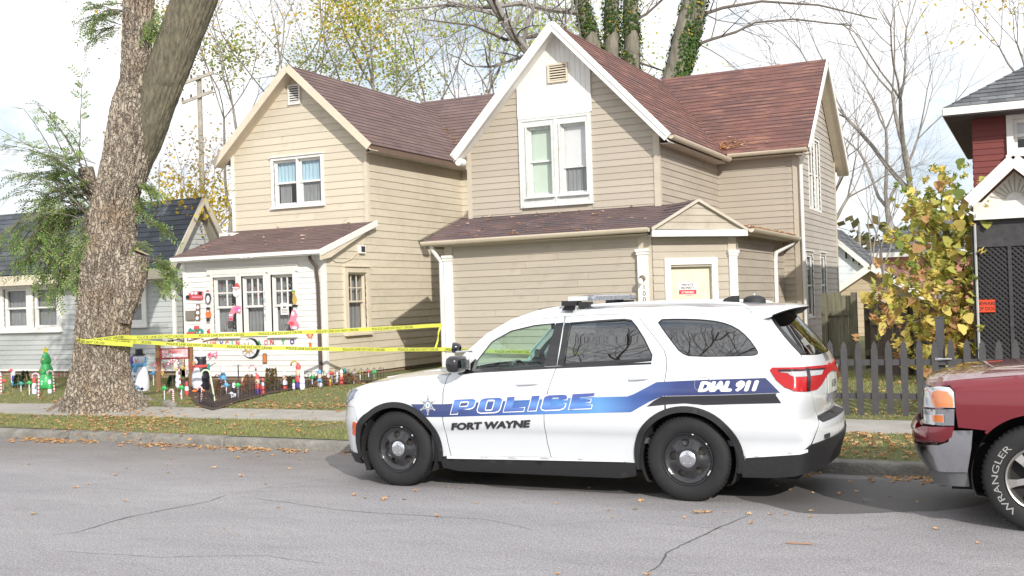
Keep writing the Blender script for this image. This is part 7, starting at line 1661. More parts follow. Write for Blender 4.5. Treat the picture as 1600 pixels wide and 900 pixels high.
# ================================================================ yard, decorations, tape, leaves
def ongr(px, py):
    r_ = ray(px, py); a, b_ = 11.5, 40.0
    for _ in range(40):
        m_ = (a + b_) / 2; p = CAM + r_ * m_
        if p[2] > ground_z(p[0], p[1]): a = m_
        else: b_ = m_
    return np.array((float(p[0]), float(p[1]), float(ground_z(p[0], p[1]))))
def scale_at(p): return float((np.array(p) - CAM) @ FW) / FPX       # metres per photo pixel there
GREENV = Vector((RT[0], RT[1], 0)).normalized(); TOCAM = Vector((-FW[0], -FW[1], 0)).normalized()
# --- grass blades
def grass(name, n, xr, yr, h, m, keep, seed):
    r = np.random.default_rng(seed); x = r.uniform(*xr, n); y = r.uniform(*yr, n)
    k = np.array([keep(a, b_) for a, b_ in zip(x, y)]); x, y = x[k], y[k]; n = len(x); z = np.array([float(ground_z(a, b_)) for a, b_ in zip(x, y)]); t = r.uniform(0, 2 * pi, n); hh = h * r.uniform(.4, 1.25, n); w = .0045 * r.uniform(.7, 1.5, n); l = r.normal(0, .5, (n, 2)) * hh[:, None]
    A = np.c_[x - w * np.cos(t), y - w * np.sin(t), z - .002]; B_ = np.c_[x + w * np.cos(t), y + w * np.sin(t), z - .002]; C = np.c_[x + l[:, 0], y + l[:, 1], z + hh]
    V = np.stack([A, B_, C], 1).reshape(-1, 3); me = bpy.data.meshes.new(name); me.vertices.add(3 * n); me.vertices.foreach_set('co', V.ravel()); me.loops.add(3 * n); me.loops.foreach_set('vertex_index', np.arange(3 * n)); me.polygons.add(n); me.polygons.foreach_set('loop_start', np.arange(n) * 3); me.polygons.foreach_set('loop_total', np.full(n, 3)); me.materials.append(m); me.update(); me.validate()
    o = bpy.data.objects.new(name, me); COL.objects.link(o); o['kind'] = 'stuff'; return o
L_GRASS = leaf_mat('lawn blades', (.15, .21, .06), (.28, .29, .10), (.44, .37, .20), .3)
def kv(x, y):
    d = math.hypot(x + 14.5, (y - 14.0) * 1.2); v = nz3(x * .9, y * 1.3, 4) * .9 + .62 + .2 * nz3(x * 4, y * 4, 1); v -= .75 * math.exp(-(d / 1.3) ** 2)
    return y > kerb_y(x) + .18 and random.random() < v
grass('verge_grass', 90000, (-20, 3), (11.4, 13.24), .035, L_GRASS, kv, 1)
bed = [ongr(*p)[:2] for p in ((306, 634), (332, 642), (370, 630), (420, 617), (480, 606), (540, 601), (600, 597), (690, 590))] + [np.array((-9.2, 17.9)), np.array((-12.3, 17.3)), np.array((-16.1, 17.35))]
bedA = [tuple(p) for p in bed]
def inbed(x, y): return bool(inside(bedA, np.array([[x, y]]))[0])
def kl(x, y): return random.random() < .75 + .6 * nz3(x * .8, y * .8, 8) and not inbed(x, y) and not (XL < x < XW and y > 18) and not (x > -16.0 and x < -12.4 and y > 17.3)
grass('lawn_grass', 60000, (-24, -8.5), (14.57, 18.2), .035, L_GRASS, kl, 2); grass('side_yard_grass', 22000, (-4.4, 2), (14.57, 19.5), .05, L_GRASS, lambda x, y: random.random() < .7 + nz3(x, y, 3) * .5, 3)
# --- mulch bed
b = MB(); V, F = cdt(bedA, (), .35); b.v = [(x, y, float(ground_z(x, y)) + .02 + .012 * nz3(x * 3, y * 3, 1)) for x, y in V]; b.f = [tuple(f) for f in F]; b.m = [0] * len(F)
b.build('flower_bed', mat('dark mulch', (.075, .05, .038), .95, .5, 14, .8, 40), kind='structure', smooth=True, fix=False)
# --- fallen leaves
LF = [leaf_mat('dry tan leaf', (.48, .32, .17), (.60, .44, .26), (.36, .20, .10), .2), leaf_mat('dry orange leaf', (.58, .28, .12), (.66, .38, .18), (.50, .30, .16), .2)]
def maple(s, seed):
    r = random.Random(seed); pts = []
    for k in range(10):
        a = radians(90 + 36 * k); rr = (1.0 if k % 2 == 0 else .48) * r.uniform(.8, 1.1); pts.append((rr * cos(a) * s / 2, rr * sin(a) * s / 2, s * r.uniform(.0, .28)))
    return [(0, 0, s * .03)] + pts, [(0, 1 + k, 1 + (k + 1) % 10) for k in range(10)]
def litter(name, pts, s, ml, seed=0, label=None):
    b = MB(); r = random.Random(seed)
    for p in pts:
        vs, F = maple(s * r.uniform(.6, 1.2), r.random()); a = r.uniform(0, 6.28); t = r.gauss(0, .25); c, s_ = cos(a), sin(a)
        b.add([(p[0] + x * c - y * s_, p[1] + x * s_ + y * c, p[2] + z + y * t * .5 + .004) for x, y, z in vs], F, r.randint(0, len(ml) - 1))
    return b.build(name, ml, kind='stuff', fix=False, label=label)
r = random.Random(12); P = []
for _ in range(1500):
    x = r.uniform(-18, 3); k = kerb_y(x); dd = abs(r.gauss(0, .16)); 
    if nz3(x * .8, 0, 5) + r.uniform(-.3, .5) > 0: P.append((x, k - .02 - dd, 0.0))
for _ in range(420):
    x = r.uniform(-18, 3); y = r.uniform(kerb_y(x) + .2, 13.2); P.append((x, y, float(ground_z(x, y)) + .012))
for _ in range(700):
    x = r.uniform(-3.2, .5); y = r.uniform(kerb_y(x) + .18, 13.2) if r.random() < .72 else r.uniform(14.5, 18); P.append((x, y, float(ground_z(x, y)) + .015))
for _ in range(300):
    p = ongr(r.gauss(190, 60), r.gauss(660, 12)); P.append((p[0], p[1], p[2] + .01))
for _ in range(350):
    x = r.uniform(-22, -8.7); y = r.uniform(14.6, 17.2); P.append((x, y, float(ground_z(x, y)) + .015))
for _ in range(120):
    x = r.uniform(-12.5, -9.5); y = abs(r.gauss(0, .35)) + 14.58; P.append((x, y, float(ground_z(x, y)) + .012))
for _ in range(60): x = r.uniform(-16, 3); P.append((x, r.uniform(13.25, 14.5), .198))
litter('leaf_litter', P, .085, LF, 3)
# roofs: leaves caught in the valley and along the eaves, and scattered flecks
P = []
def on_poly_z(x, y, f): return f(x, y)
for _ in range(90):
    x = XR + .1 + abs(r.gauss(0, .28)); y = ef + .1 + abs(r.gauss(0, .12)); P.append((x, y, ez3 + SL3 * (y - ef) + .03))
for _ in range(520):
    y = r.uniform(y0s + .2, YW); x = xs_ - .02 - abs(r.gauss(0, .18)); P.append((x, y, pz + pss * .62 * (xs_ - x) + .03))
for _ in range(46):
    x = r.uniform(xo + .2, XC0); y = pe + (UY - pe) * r.random() ** 1.3; P.append((x, y, zp + .09 + (3.50 - zp - .09) / (UY - pe) * (y - (F0 - po)) + .025))
pe1 = 17.1; ps1 = (3.52 - 2.90) / (FW_ - pe1)
for _ in range(26):
    x = r.uniform(LXL, LX); y = pe1 + (FW_ - pe1) * r.random(); P.append((x, y, 2.93 + ps1 * (y - pe1) + .03))
for _ in range(30):
    y = r.uniform(WY - .2, WY + .9); x = LX - .35 + r.gauss(0, .07) - (y - WY) * .9; P.append((x + .3, y, max(wz_e + slope * (y - WY + .28), AZr - slope * abs(x + .3 - LM)) + .03))
litter('roof_leaves', P, .085, [LF[1], leaf_mat('pale dry leaf', (.74, .56, .44), (.82, .66, .54), None, .2), LF[0]], 4)
# leaves lying singly on the road
LM2 = []
for i in range(4):
    vs, F = maple(1.0, 40 + i); me = bpy.data.meshes.new('fallen_leaf'); me.from_pydata(vs, [], F); me.materials.append(LF[i % 2]); LM2.append(me)
RL = [(52, 803, 13), (118, 762, 8), (45, 726, 6), (198, 732, 6), (138, 757, 6), (180, 743, 8), (262, 726, 6), (255, 703, 6), (197, 783, 7), (246, 695, 6), (227, 698, 6), (268, 717, 6), (334, 731, 8), (377, 744, 9), (416, 756, 8), (434, 793, 8), (367, 690, 8), (372, 716, 8), (406, 718, 6), (453, 733, 6), (468, 717, 5), (404, 713, 6), (262, 739, 6), (554, 774, 9), (570, 779, 7), (600, 781, 11), (632, 780, 9), (649, 767, 9), (608, 775, 6), (683, 807, 9), (745, 786, 7), (738, 755, 6), (698, 761, 7), (720, 763, 6), (350, 826, 6), (872, 897, 10), (921, 763, 7), (1002, 783, 9), (992, 796, 9), (950, 798, 7), (957, 809, 6), (1012, 898, 10), (870, 787, 6), (1070, 809, 7), (1090, 802, 14), (1101, 801, 12), (1109, 800, 10), (1133, 801, 6), (1171, 803, 10), (1174, 818, 8), (1204, 804, 9), (1229, 804, 8), (1268, 799, 8), (1267, 808, 7), (1235, 765, 8), (1313, 772, 9), (1338, 768, 8), (1350, 784, 6), (1328, 752, 7), (1434, 782, 6), (1433, 784, 6), (1463, 827, 9), (1458, 812, 5), (1528, 849, 8), (1390, 776, 6), (1214, 760, 6), (1270, 770, 5), (580, 697, 6), (520, 712, 6), (24, 797, 4)]
for i, (px, py, w) in enumerate(RL):
    p = gz(px, py, .004); o = bpy.data.objects.new('fallen_leaf', LM2[i % 4]); COL.objects.link(o); s_ = w * scale_at(p) * 1.25; o.scale = (s_, s_, s_ * random.uniform(.8, 1.5)); o.location = (float(p[0]), float(p[1]), .004); o.rotation_euler = (random.gauss(0, .15), random.gauss(0, .15), random.uniform(0, 6.28))
    tag(o, ('single dry tan maple leaf', 'single dry orange maple leaf')[i % 2] + ' lying on the grey asphalt road', 'leaf', 'dry leaves lying singly on the road')
p = gz(1247, 850, .004); sk = MB().beam(p + np.array((-.09, .0, .006)), p + np.array((.10, .02, .006)), .018, .010); o = sk.build('wood_scrap', mat('reddish wood scrap', (.35, .22, .16), .8), None); tag(o, 'thin reddish stick lying on the asphalt in front of the gap between the vehicles', 'stick')
for i in range(2):
    p = ongr((262, 268)[i], (633, 636)[i]); b = MB().ball((p[0], p[1], p[2] + .02), (.13 - .03 * i, .10, .08), 14); 
    b.v = [(x + .02 * nz3(x * 9, y * 9, z * 9), y, z + .02 * nz3(x * 7, y * 7, z * 7)) for x, y, z in b.v]; tag(b.build('stone', M_KERB, None, smooth=True), ('pale rounded stone on the ground right of the street tree', 'smaller pale stone touching the first one right of the street tree')[i], 'stone')

# --- decorations
D_G = paint('inflatable green', (.05, .42, .12), .45, .3); D_Y = mat('decoration yellow', (.80, .66, .06), .5); D_W = mat('inflatable white', (.74, .77, .88), .5, .03); D_R = mat('decoration red', (.60, .09, .09), .5); D_B = mat('decoration blue', (.12, .38, .66), .5); D_K = mat('decoration black', (.02, .02, .028), .45)
D_P = mat('decoration pink', (.74, .26, .36), .5); D_PU = mat('decoration purple', (.10, .06, .30), .5); D_O = mat('decoration orange', (.72, .20, .05), .5); D_T = mat('decoration teal', (.04, .30, .25), .5); D_BR = mat('decoration brown', (.22, .12, .06), .7); D_SK = mat('decoration peach', (.72, .50, .38), .6); D_GO = mat('decoration gold', (.55, .38, .10), .5)
def sq(root, name, p, prof, m, n=20, sc=(1, 1)): return MB().lathe(prof, p, (0, 0, 1), n, sc=sc).build(name, m, root, smooth=50)
# inflatable green tree
p = ongr(73, 607); s = scale_at(p); tr0 = thing('inflatable_tree', 'inflatable green christmas tree with yellow star on the cottage lawn', 'inflatable tree', p)
sq(tr0, 'tree_body', p, [(.02, .0), (.13, .01), (.155, .07), (.15, .16), (.11, .27), (.105, .29), (.135, .32), (.135, .38), (.10, .47), (.078, .50), (.10, .53), (.105, .58), (.07, .68), (.02, .74), (.001, .75)], D_G)
b = MB(); c = p + np.array((0, 0, .79)); b.slab([c + np.array(GREENV) * ((.075 if k % 2 == 0 else .032) * cos(radians(90 + 36 * k))) + np.array((0, 0, (.075 if k % 2 == 0 else .032) * sin(radians(90 + 36 * k)))) for k in range(10)], TOCAM * .03); b.build('star', D_Y, tr0)
for k in range(9):
    a = random.uniform(-1.2, 1.2); z = random.choice((.10, .15, .34, .38, .55, .6)); rr = .145 if z < .2 else (.13 if z < .45 else .095); d = TOCAM * cos(a) + GREENV * sin(a); MB().ball(Vector(p) + d * rr + Vector((0, 0, z)), .02, 8).build('bauble', (D_W, D_Y, D_B, D_R)[k % 4], tr0, smooth=True)
# snowman
p = ongr(219, 611); sn = thing('inflatable_snowman', 'inflatable white snowman with blue scarf right of the street tree trunk', 'inflatable snowman', p)
sq(sn, 'snowman_body', p, [(.02, 0), (.17, .005), (.185, .05), (.185, .20), (.16, .36), (.12, .47), (.085, .50), (.11, .54), (.125, .60), (.115, .66), (.07, .71), (.001, .72)], D_W, sc=(1, .9))
P0 = Vector(p); sq(sn, 'scarf', p + np.array((0, 0, .475)), [(.10, 0), (.135, .01), (.14, .04), (.125, .06), (.09, .06)], D_B)
MB().tube([P0 + TOCAM * .12 - GREENV * .02 + Vector((0, 0, .50)), P0 + TOCAM * .17 - GREENV * .05 + Vector((0, 0, .38))], [.035, .03], 8).build('scarf_end', D_B, sn, smooth=True)
MB().tube([P0 - GREENV * .12 + Vector((0, 0, .46)), P0 - GREENV * .20 + TOCAM * .05 + Vector((0, 0, .50)), P0 - GREENV * .235 + TOCAM * .07 + Vector((0, 0, .55))], [.045, .042, .05], 10).build('arm', D_B, sn, smooth=True)
MB().ball(P0 + GREENV * .12 + Vector((0, 0, .60)), (.035, .03, .06), 10).build('ear_muff', D_B, sn, smooth=True)
sq(sn, 'hat', p + np.array((0, 0, .69)), [(.001, 0), (.12, 0), (.12, .02), (.075, .025), (.07, .12), (.001, .125)], D_K)
for z, rr in ((.40, .150), (.30, .172), (.19, .185)): MB().ball(P0 + TOCAM * (rr * .93) - GREENV * .05 + Vector((0, 0, z)), .018, 8).build('button', D_K, sn, smooth=True)
for dx in (-.045, .01): MB().ball(P0 + TOCAM * .112 + GREENV * dx + Vector((0, 0, .625)), .010, 6).build('eye', D_K, sn, smooth=True)
MB().tube([P0 + TOCAM * .11 - GREENV * .02 + Vector((0, 0, .60)), P0 + TOCAM * .17 - GREENV * .03 + Vector((0, 0, .595))], [.014, .003], 8).build('nose', D_O, sn, smooth=True)
MB().tube([P0 + TOCAM * .116 + GREENV * (x_ - .02) + Vector((0, 0, .565 + 2.2 * x_ * x_)) for x_ in (-.05, -.025, 0, .025, .05)], .005, 5).build('mouth', D_R, sn, smooth=True)
# purple inflatable behind
p = ongr(196, 612) + np.array((-.1, .35, 0)); pu = thing('inflatable_figure', 'dark purple inflatable with pink face half hidden behind the snowman', 'inflatable', p)
sq(pu, 'figure_body', p, [(.02, 0), (.15, .01), (.17, .2), (.15, .42), (.12, .50), (.13, .58), (.08, .66), (.001, .68)], D_PU); MB().ball(Vector(p) + TOCAM * .12 - GREENV * .05 + Vector((0, 0, .42)), (.06, .05, .07), 10).build('face', D_P, pu, smooth=True)
# penguin
p = ongr(307, 613); pg = thing('inflatable_penguin', 'tall inflatable penguin with santa hat and red scarf at the porch corner', 'inflatable penguin', p); P0 = Vector(p)
sq(pg, 'penguin_body', p + np.array((.05, .08, 0)), [(.02, .03), (.13, .03), (.155, .12), (.15, .32), (.11, .47), (.10, .52), (.115, .60), (.10, .68), (.05, .73), (.001, .74)], D_K)
sq(pg, 'belly', p + np.array(TOCAM) * .06 - np.array(GREENV) * .035 + np.array((.05, .08, 0)), [(.02, .06), (.10, .08), (.125, .18), (.11, .36), (.06, .46), (.001, .47)], D_W)
MB().ball(P0 + Vector((.05, .08, .58)) + TOCAM * .055 - GREENV * .05, (.062, .055, .065), 12).build('face', D_W, pg, smooth=True)
MB().ball(P0 + Vector((.05, .08, .585)) + TOCAM * .10 - GREENV * .07, .014, 8).build('eye', D_B, pg, smooth=True)
MB().tube([P0 + Vector((.05, .08, .565)) + TOCAM * .10 - GREENV * .07, P0 + Vector((.05, .08, .555)) + TOCAM * .13 - GREENV * .12], [.018, .004], 8).build('beak', D_O, pg, smooth=True)
sq(pg, 'scarf', p + np.array((.05, .08, .455)), [(.08, 0), (.128, .01), (.13, .045), (.10, .06)], D_R)
sq(pg, 'hat', p + np.array((.05, .08, .665)), [(.10, -.01), (.115, .01), (.10, .04), (.075, .045), (.04, .10), (.001, .12)], D_W); MB().ball(P0 + GREENV * .12 + Vector((.05, .08, .60)), .028, 8).build('pompom', D_W, pg, smooth=True)
for sg in (-1, .6): MB().ball(P0 + TOCAM * .12 + GREENV * .09 * sg + Vector((.05, .08, .03)), (.055, .055, .03), 10).build('foot', D_O, pg, smooth=True)
MB().tube([P0 + GREENV * .10 + Vector((.05, .08, .42)), P0 + GREENV * .19 + TOCAM * .03 + Vector((.05, .08, .25))], [.04, .02], 8).build('wing', D_K, pg, smooth=True)
# candy canes, lollipops, small figures on stakes
def cane(px, py, hpx, label, m1=D_R, lean=0, grp='candy canes stuck along the flower bed', hook=1, fat=.016):
    p = ongr(px, py); s = scale_at(p); h = hpx * s; root = thing('candy_cane', label, 'candy cane', p, grp); P0 = Vector(p); r_ = h * .13
    pts = [P0 + Vector((0, 0, h * t)) + GREENV * lean * t * h for t in np.linspace(0, .84, 7)]; c = pts[-1] + GREENV * r_ * -hook
    pts += [c + GREENV * r_ * hook * cos(a) + Vector((0, 0, r_ * sin(a))) for a in np.linspace(.4, pi + .3, 7)]
    MB().tube(pts, fat, 7).build('cane', D_W if m1 is D_R else m1, root, smooth=True)
    if m1 is D_R:
        st = MB()
        for i in range(len(pts) - 1):
            a, b_ = pts[i], pts[i + 1]; d = (b_ - a)
            st.tube([a + d * .2, a + d * .62], fat * 1.06, 7)
        st.build('stripe', D_R, root, smooth=True, kind='stuff')
for a in ((402, 608, 40, 'striped candy cane hooked over the bed in front of the low wall sign', D_R, -.05), (466, 603, 40, 'grey brown shepherd cane near the right end of the porch', D_GO, .0), (336, 628, 52, 'tall mint green candy cane right of the penguin', mat('mint plastic', (.55, .70, .50), .4), -.15), (322, 604, 40, 'dark shepherd hook just right of the penguin', D_K, 0), (283, 622, 62, 'red and white candy cane between snowman and penguin', D_R, -.05), (271, 630, 22, 'short candy cane at the walk between snowman and penguin', D_R, 0),
          (96, 590, 34, 'candy cane left of the street tree trunk', D_R, 0), (101, 590, 30, 'shorter candy cane touching the street tree trunk', D_R, 0.05), (60, 622, 40, 'candy cane at the left foot of the inflatable tree', D_R, .05), (85, 612, 34, 'candy cane at the right foot of the inflatable tree', D_R, -.04), (2, 616, 36, 'candy cane at the very left edge of the lawn', D_R, 0), (314, 630, 26, 'little candy cane at the right foot of the penguin', D_R, .1), (341, 606, 22, 'small candy cane in the bed under the first window', D_R, .1), (424, 606, 30, 'slim white and red cane in the bed under the middle window', D_R, .12), (413, 605, 34, 'white cane leaning right beside the evergreen twins', D_W, .25)): cane(*a[:4], m1=a[4], lean=a[5])
def lolly(px, py, hpx, m, label, r=.05, stick=D_W, box=False, grp='lollipop stakes in the flower bed'):
    p = ongr(px, py); s = scale_at(p); h = hpx * s; root = thing('lollipop_stake', label, 'yard stake', p, grp); P0 = Vector(p); MB().tube([P0, P0 + Vector((0, 0, h - r))], .009, 6).build('stick', stick, root, smooth=True)
    c = P0 + Vector((0, 0, h - r)); b = MB().lathe([(.001, -.02), (r * .7, -.018), (r, 0), (r * .7, .018), (.001, .02)], c, tuple(TOCAM), 16); b.build('candy', m, root, smooth=60)
    for sg in (-1, 1): MB().slab([c + GREENV * sg * r, c + GREENV * sg * r * 1.5 + Vector((0, 0, r * .4)), c + GREENV * sg * r * 1.5 - Vector((0, 0, r * .4))], TOCAM * .008).build('wrapper', m, root)
for a in ((257, 625, 22, D_G, 'bright green lollipop stake beside the walk right of the snowman'), (372, 622, 24, D_G, 'green lollipop stake near the double lamp stake'), (240, 602, 22, D_B, 'blue lollipop stake right of the snowman'), (214, 618, 14, D_B, 'blue lollipop stake in front of the snowman'), (222, 618, 13, D_PU, 'dark blue lollipop stake in front of the snowman'), (354, 618, 20, D_B, 'blue lollipop stake right of the mint cane'), (46, 617, 22, D_G, 'green lollipop stake left of the inflatable tree'), (33, 612, 16, D_T, 'teal lollipop stake among the dark shrubs'), (6, 610, 18, D_R, 'red lollipop stake by the left edge'), (18, 598, 22, D_R, 'red topped stake above the dark shrubs'), (519, 600, 20, D_R, 'red lollipop stake below the siding corner right of the downspout'), (563, 594, 14, D_Y, 'yellow lollipop stake right of the downspout'), (554, 594, 12, D_W, 'white mushroom shaped stake right of the downspout'), (576, 592, 14, D_R, 'red lollipop stake next to the police car nose'), (488, 602, 16, D_G, 'green stake at the right end of the porch'), (362, 624, 12, D_W, 'small white stake in front of the bed'), (284, 624, 22, D_G, 'pale green stake behind the candy canes'), (585, 594, 16, D_G, 'green stake beside the police car hood')): lolly(*a, r=.042 if a[2] > 15 else .03)
def figure(px, py, hpx, cols, label, grp='small figures in the flower bed', wd=.30):
    p = ongr(px, py); s = scale_at(p); h = hpx * s; root = thing('yard_figure', label, 'figurine', p, grp); n = len(cols); z = 0
    prof_w = [(.9, 1.0), (1.0, .8), (.75, .7), (.7, .25)]
    for i, m in enumerate(cols):
        z1 = h * (i + 1) / n; a, b_ = prof_w[min(i, 3)]; w = h * wd / 2
        MB().lathe([(.001, z), (w * a * .9, z + .004), (w * max(a, b_), (z + z1) / 2), (w * b_ * .9, z1 - .004), (.001, z1)], p, (0, 0, 1), 12).build(('base', 'body', 'head', 'hat')[min(i, 3)], m, root, smooth=60); z = z1
for a in ((403, 616, 32, (D_PU, D_R, D_SK, D_R), 'purple and red figurine under the second window'), (411, 616, 26, (D_R, D_R, D_W, D_R), 'all red santa figurine under the second window'), (445, 609, 30, (D_R, D_W, D_SK, D_W), 'white figurine with red legs left of the downspout'), (467, 607, 40, (D_PU, D_R, D_SK, D_R), 'tall red and blue figurine under the third window'), (472.5, 609, 30, (D_W, D_W, D_W), 'white cone tree figurine beside the red one'), (459, 609, 16, (D_W, D_W, D_G), 'little white bell figurine'), (500, 605, 28, (D_W, D_B, D_SK, D_B), 'blue and white figurine at the foot of the downspout'), (361, 592, 34, (D_BR, D_O, D_R, D_R), 'orange red gnome shape above the low fence'), (534, 601, 24, (D_R, D_R, D_SK, D_W), 'red and white figurine below the siding'), (539, 597, 22, (D_K, D_K, D_T), 'dark figurine below the siding'), (527, 599, 18, (D_W, D_W, D_W), 'plain white figurine below the siding'), (516, 603, 10, (D_O, D_Y), 'small orange pair by the bed edge'), (54, 616, 26, (D_W, D_W, D_R), 'small snowman figurine left of the inflatable tree'), (78, 615, 22, (D_W, D_G, D_W), 'tiny green and white figurine in front of the inflatable tree'), (366, 622, 24, (D_W, D_K, D_W), 'black and white figurine by the green lollipop'), (325, 602, 34, (D_P, D_W, D_T), 'pastel figurine right of the penguin'), (278, 606, 26, (D_W, D_W, D_W), 'white angel figurine behind the candy canes'), (292, 618, 22, (D_R, D_W, D_R), 'small red and white figurine at the left foot of the penguin'), (349, 606, 34, (D_W, D_B, D_W), 'blue and white figurine below the first window'), (380, 612, 22, (D_BR, D_R, D_SK), 'brown red figurine behind the low fence'), (553, 600, 6, (D_W,), 'tiny white ball by the bed edge'), (107, 578, 38, (D_R, D_P, D_W, D_R), 'pink santa figurine half hidden by the street tree'), (96, 576, 17, (D_R, D_W), 'red and white little mailbox by the street tree'), (22, 603, 24, (D_B, D_PU, D_W), 'blue and silver figurine among the dark shrubs')): figure(*a)
# double lamp stake, two little evergreens, dark shrubs
p = ongr(373, 604); s = scale_at(p); lp = thing('lamp_stake', 'dark double lamp stake below the second porch window', 'yard lamp', p); P0 = Vector(p); MB().tube([P0, P0 + Vector((0, 0, 34 * s))], .012, 6).build('pole', M_BROWN, lp, smooth=True)
for sg in (-1, 1): MB().lathe([(.001, 0), (.022, .01), (.03, .05), (.001, .07)], P0 + GREENV * sg * .045 + Vector((0, 0, 32 * s)), (0, 0, 1), 8).build('lamp_head', D_W, lp, smooth=True)
def conifer(px, py, hpx, wpx, m, label, n=500, leaf=.035):
    p = ongr(px, py); s = scale_at(p); h, w = hpx * s, wpx * s / 2; root = thing('small_shrub', label, 'shrub', p, 'small shrubs by the houses'); MB().tube([p, p + np.array((0, 0, h * .8))], [.02, .006], 6).build('trunk', B_TW, root); b = MB()
    for _ in range(n):
        t = random.random() ** .7; a = random.uniform(0, 6.28); rr = w * (1 - t * .75) * random.uniform(.5, 1.1); c = Vector((p[0] + rr * cos(a), p[1] + rr * sin(a), p[2] + h * t)); d = Vector((cos(a), sin(a), random.uniform(-.2, 1))).normalized(); q = d.orthogonal().normalized(); b.add([c, c + d * leaf * .5 + q * leaf * .3, c + d * leaf, c + d * leaf * .5 - q * leaf * .3], [(0, 1, 2, 3)])
    b.build('foliage', m, root, kind='stuff', fix=False)
L_DKG = leaf_mat('dark evergreen needles', (.02, .05, .03), (.04, .08, .04)); L_BRN = leaf_mat('browning evergreen', (.22, .16, .06), (.16, .15, .05), (.30, .20, .08)); L_RB = leaf_mat('dry red brown stems', (.28, .13, .08), (.36, .20, .12), (.20, .14, .08))
for a in ((420, 610, 34, 13, L_BRN, 'browning little conifer under the middle window, left of its twin'), (429, 610, 34, 13, L_BRN, 'browning little conifer under the third window, right twin'), (40, 606, 26, 20, L_DKG, 'dark low shrub against the cottage foundation'), (28, 606, 20, 16, L_DKG, 'darker blue shrub left of the inflatable tree'), (390, 612, 26, 30, L_RB, 'dry red brown plant behind the low fence'), (345, 618, 24, 26, L_RB, 'leafless brown plant right of the mint cane'), (450, 606, 18, 22, L_BRN, 'withered low plant near the third window'), (505, 604, 16, 30, L_RB, 'dry stems at the foot of the downspout'), (270, 605, 18, 20, L_DKG, 'dark low plant beneath the rustic sign'), (545, 600, 14, 40, L_RB, 'withered plants under the cream siding')): conifer(*a)
# low black wire fence along the bed
wf = thing('wire_edging', 'low black hooped wire edging fence round the flower bed', 'garden edging', ongr(340, 630))
pts = [ongr(*q) for q in ((312, 633), (334, 639), (372, 627), (422, 614), (482, 604), (540, 600), (600, 596))]
i0 = 0
for i in range(len(pts) - 1):
    A, B_ = Vector(pts[i]), Vector(pts[i + 1]); n = max(1, int((B_ - A).length / .11)); b = MB(); st = MB()
    for k in range(n + 1):
        c = A + (B_ - A) * k / n
        if k < n: c2 = A + (B_ - A) * (k + 1) / n; m_ = (c + c2) / 2; b.tube([c, c + Vector((0, 0, .20)), m_ + Vector((0, 0, .27)), c2 + Vector((0, 0, .20)), c2], .005, 4, caps=False)
        b.tube([(c + (c2 if k < n else c)) / 2, (c + (c2 if k < n else c)) / 2 + Vector((0, 0, .26))], .004, 4, caps=False)
    b.tube([A + Vector((0, 0, .09)), B_ + Vector((0, 0, .09))], .005, 4, caps=False); b.build('edging_panel', D_K, wf, kind='stuff', fix=False)
# rustic red sign on posts with garlands
pS = ongr(268, 606); rs_ = thing('rustic_sign', 'rustic red framed holiday sign on a post with flower garland behind the tape', 'sign', pS); sc_ = scale_at(pS); Yp = float(pS[1]) 
WR_ = Wall((0, Yp), (GREENV.x, GREENV.y), (-GREENV.y * -1, 0)); WR_.e = GREENV; WR_.n = TOCAM; WR_.O = Vector((pS[0], pS[1], 0))
def rr_(x0, y0, x1, y1): a, z = WR_.az(x0, y1); c, w = WR_.az(x1, y0); return a, z, c, w
for x0, x1 in ((245, 250), (296, 301)):
    a, z, c, w = rr_(x0, 536, x1, 608); b = MB(); WR_.box(b, a, .3, -.03, c, w, .03); b.build('post', D_BR, rs_)
a, z, c, w = rr_(250, 543, 297, 562); b = MB(); WR_.box(b, a, z, .01, c, w, .03); b.build('sign_board', mat('dark red board', (.30, .05, .05), .7, .2, 20), rs_)
a, z, c, w = rr_(254, 545, 294, 559); b = MB(); WR_.box(b, a, z, .031, c, w, .036); b.build('panel', mat('pink white panel', (.66, .45, .47), .6, .3, 30), rs_)
put_text(WR_, 'MERRY', (a + c) / 2, z + (w - z) * .55, (w - z) * .34, .038, D_R, rs_, bold=.03, sx=1.1); put_text(WR_, 'CHRISTMAS', (a + c) / 2, z + (w - z) * .12, (w - z) * .30, .038, D_W, rs_, bold=.03, sx=.9)
for k in range(16): q = WR_.T(rr_(240, 0, 241, 1)[0] + random.uniform(0, .78), WR_.az(270, random.uniform(522, 536))[1], random.uniform(-.03, .05)); d = Vector(q) + GREENV * random.uniform(-.3, .3) + Vector((0, 0, random.uniform(-.02, .12))); MB().tube([q, d], [.018, .010], 5).build('branch', D_BR, rs_)
for k in range(46):
    q = Vector(WR_.T(*WR_.az(random.uniform(242, 304), random.gauss(570, 6)), random.uniform(0, .06))); m = (D_R, D_R, D_Y, D_P)[k % 4]; b = MB()
    for j in range(5): t = 6.28 * j / 5; e = q + (GREENV * cos(t) + Vector((0, 0, sin(t)))) * .035; b.add([q, q + (e - q) * .6 + TOCAM * .01 + GREENV * .01, e, q + (e - q) * .6 + TOCAM * .01 - GREENV * .01], [(0, 1, 2, 3)])
    b.build('flower', m, rs_, fix=False)
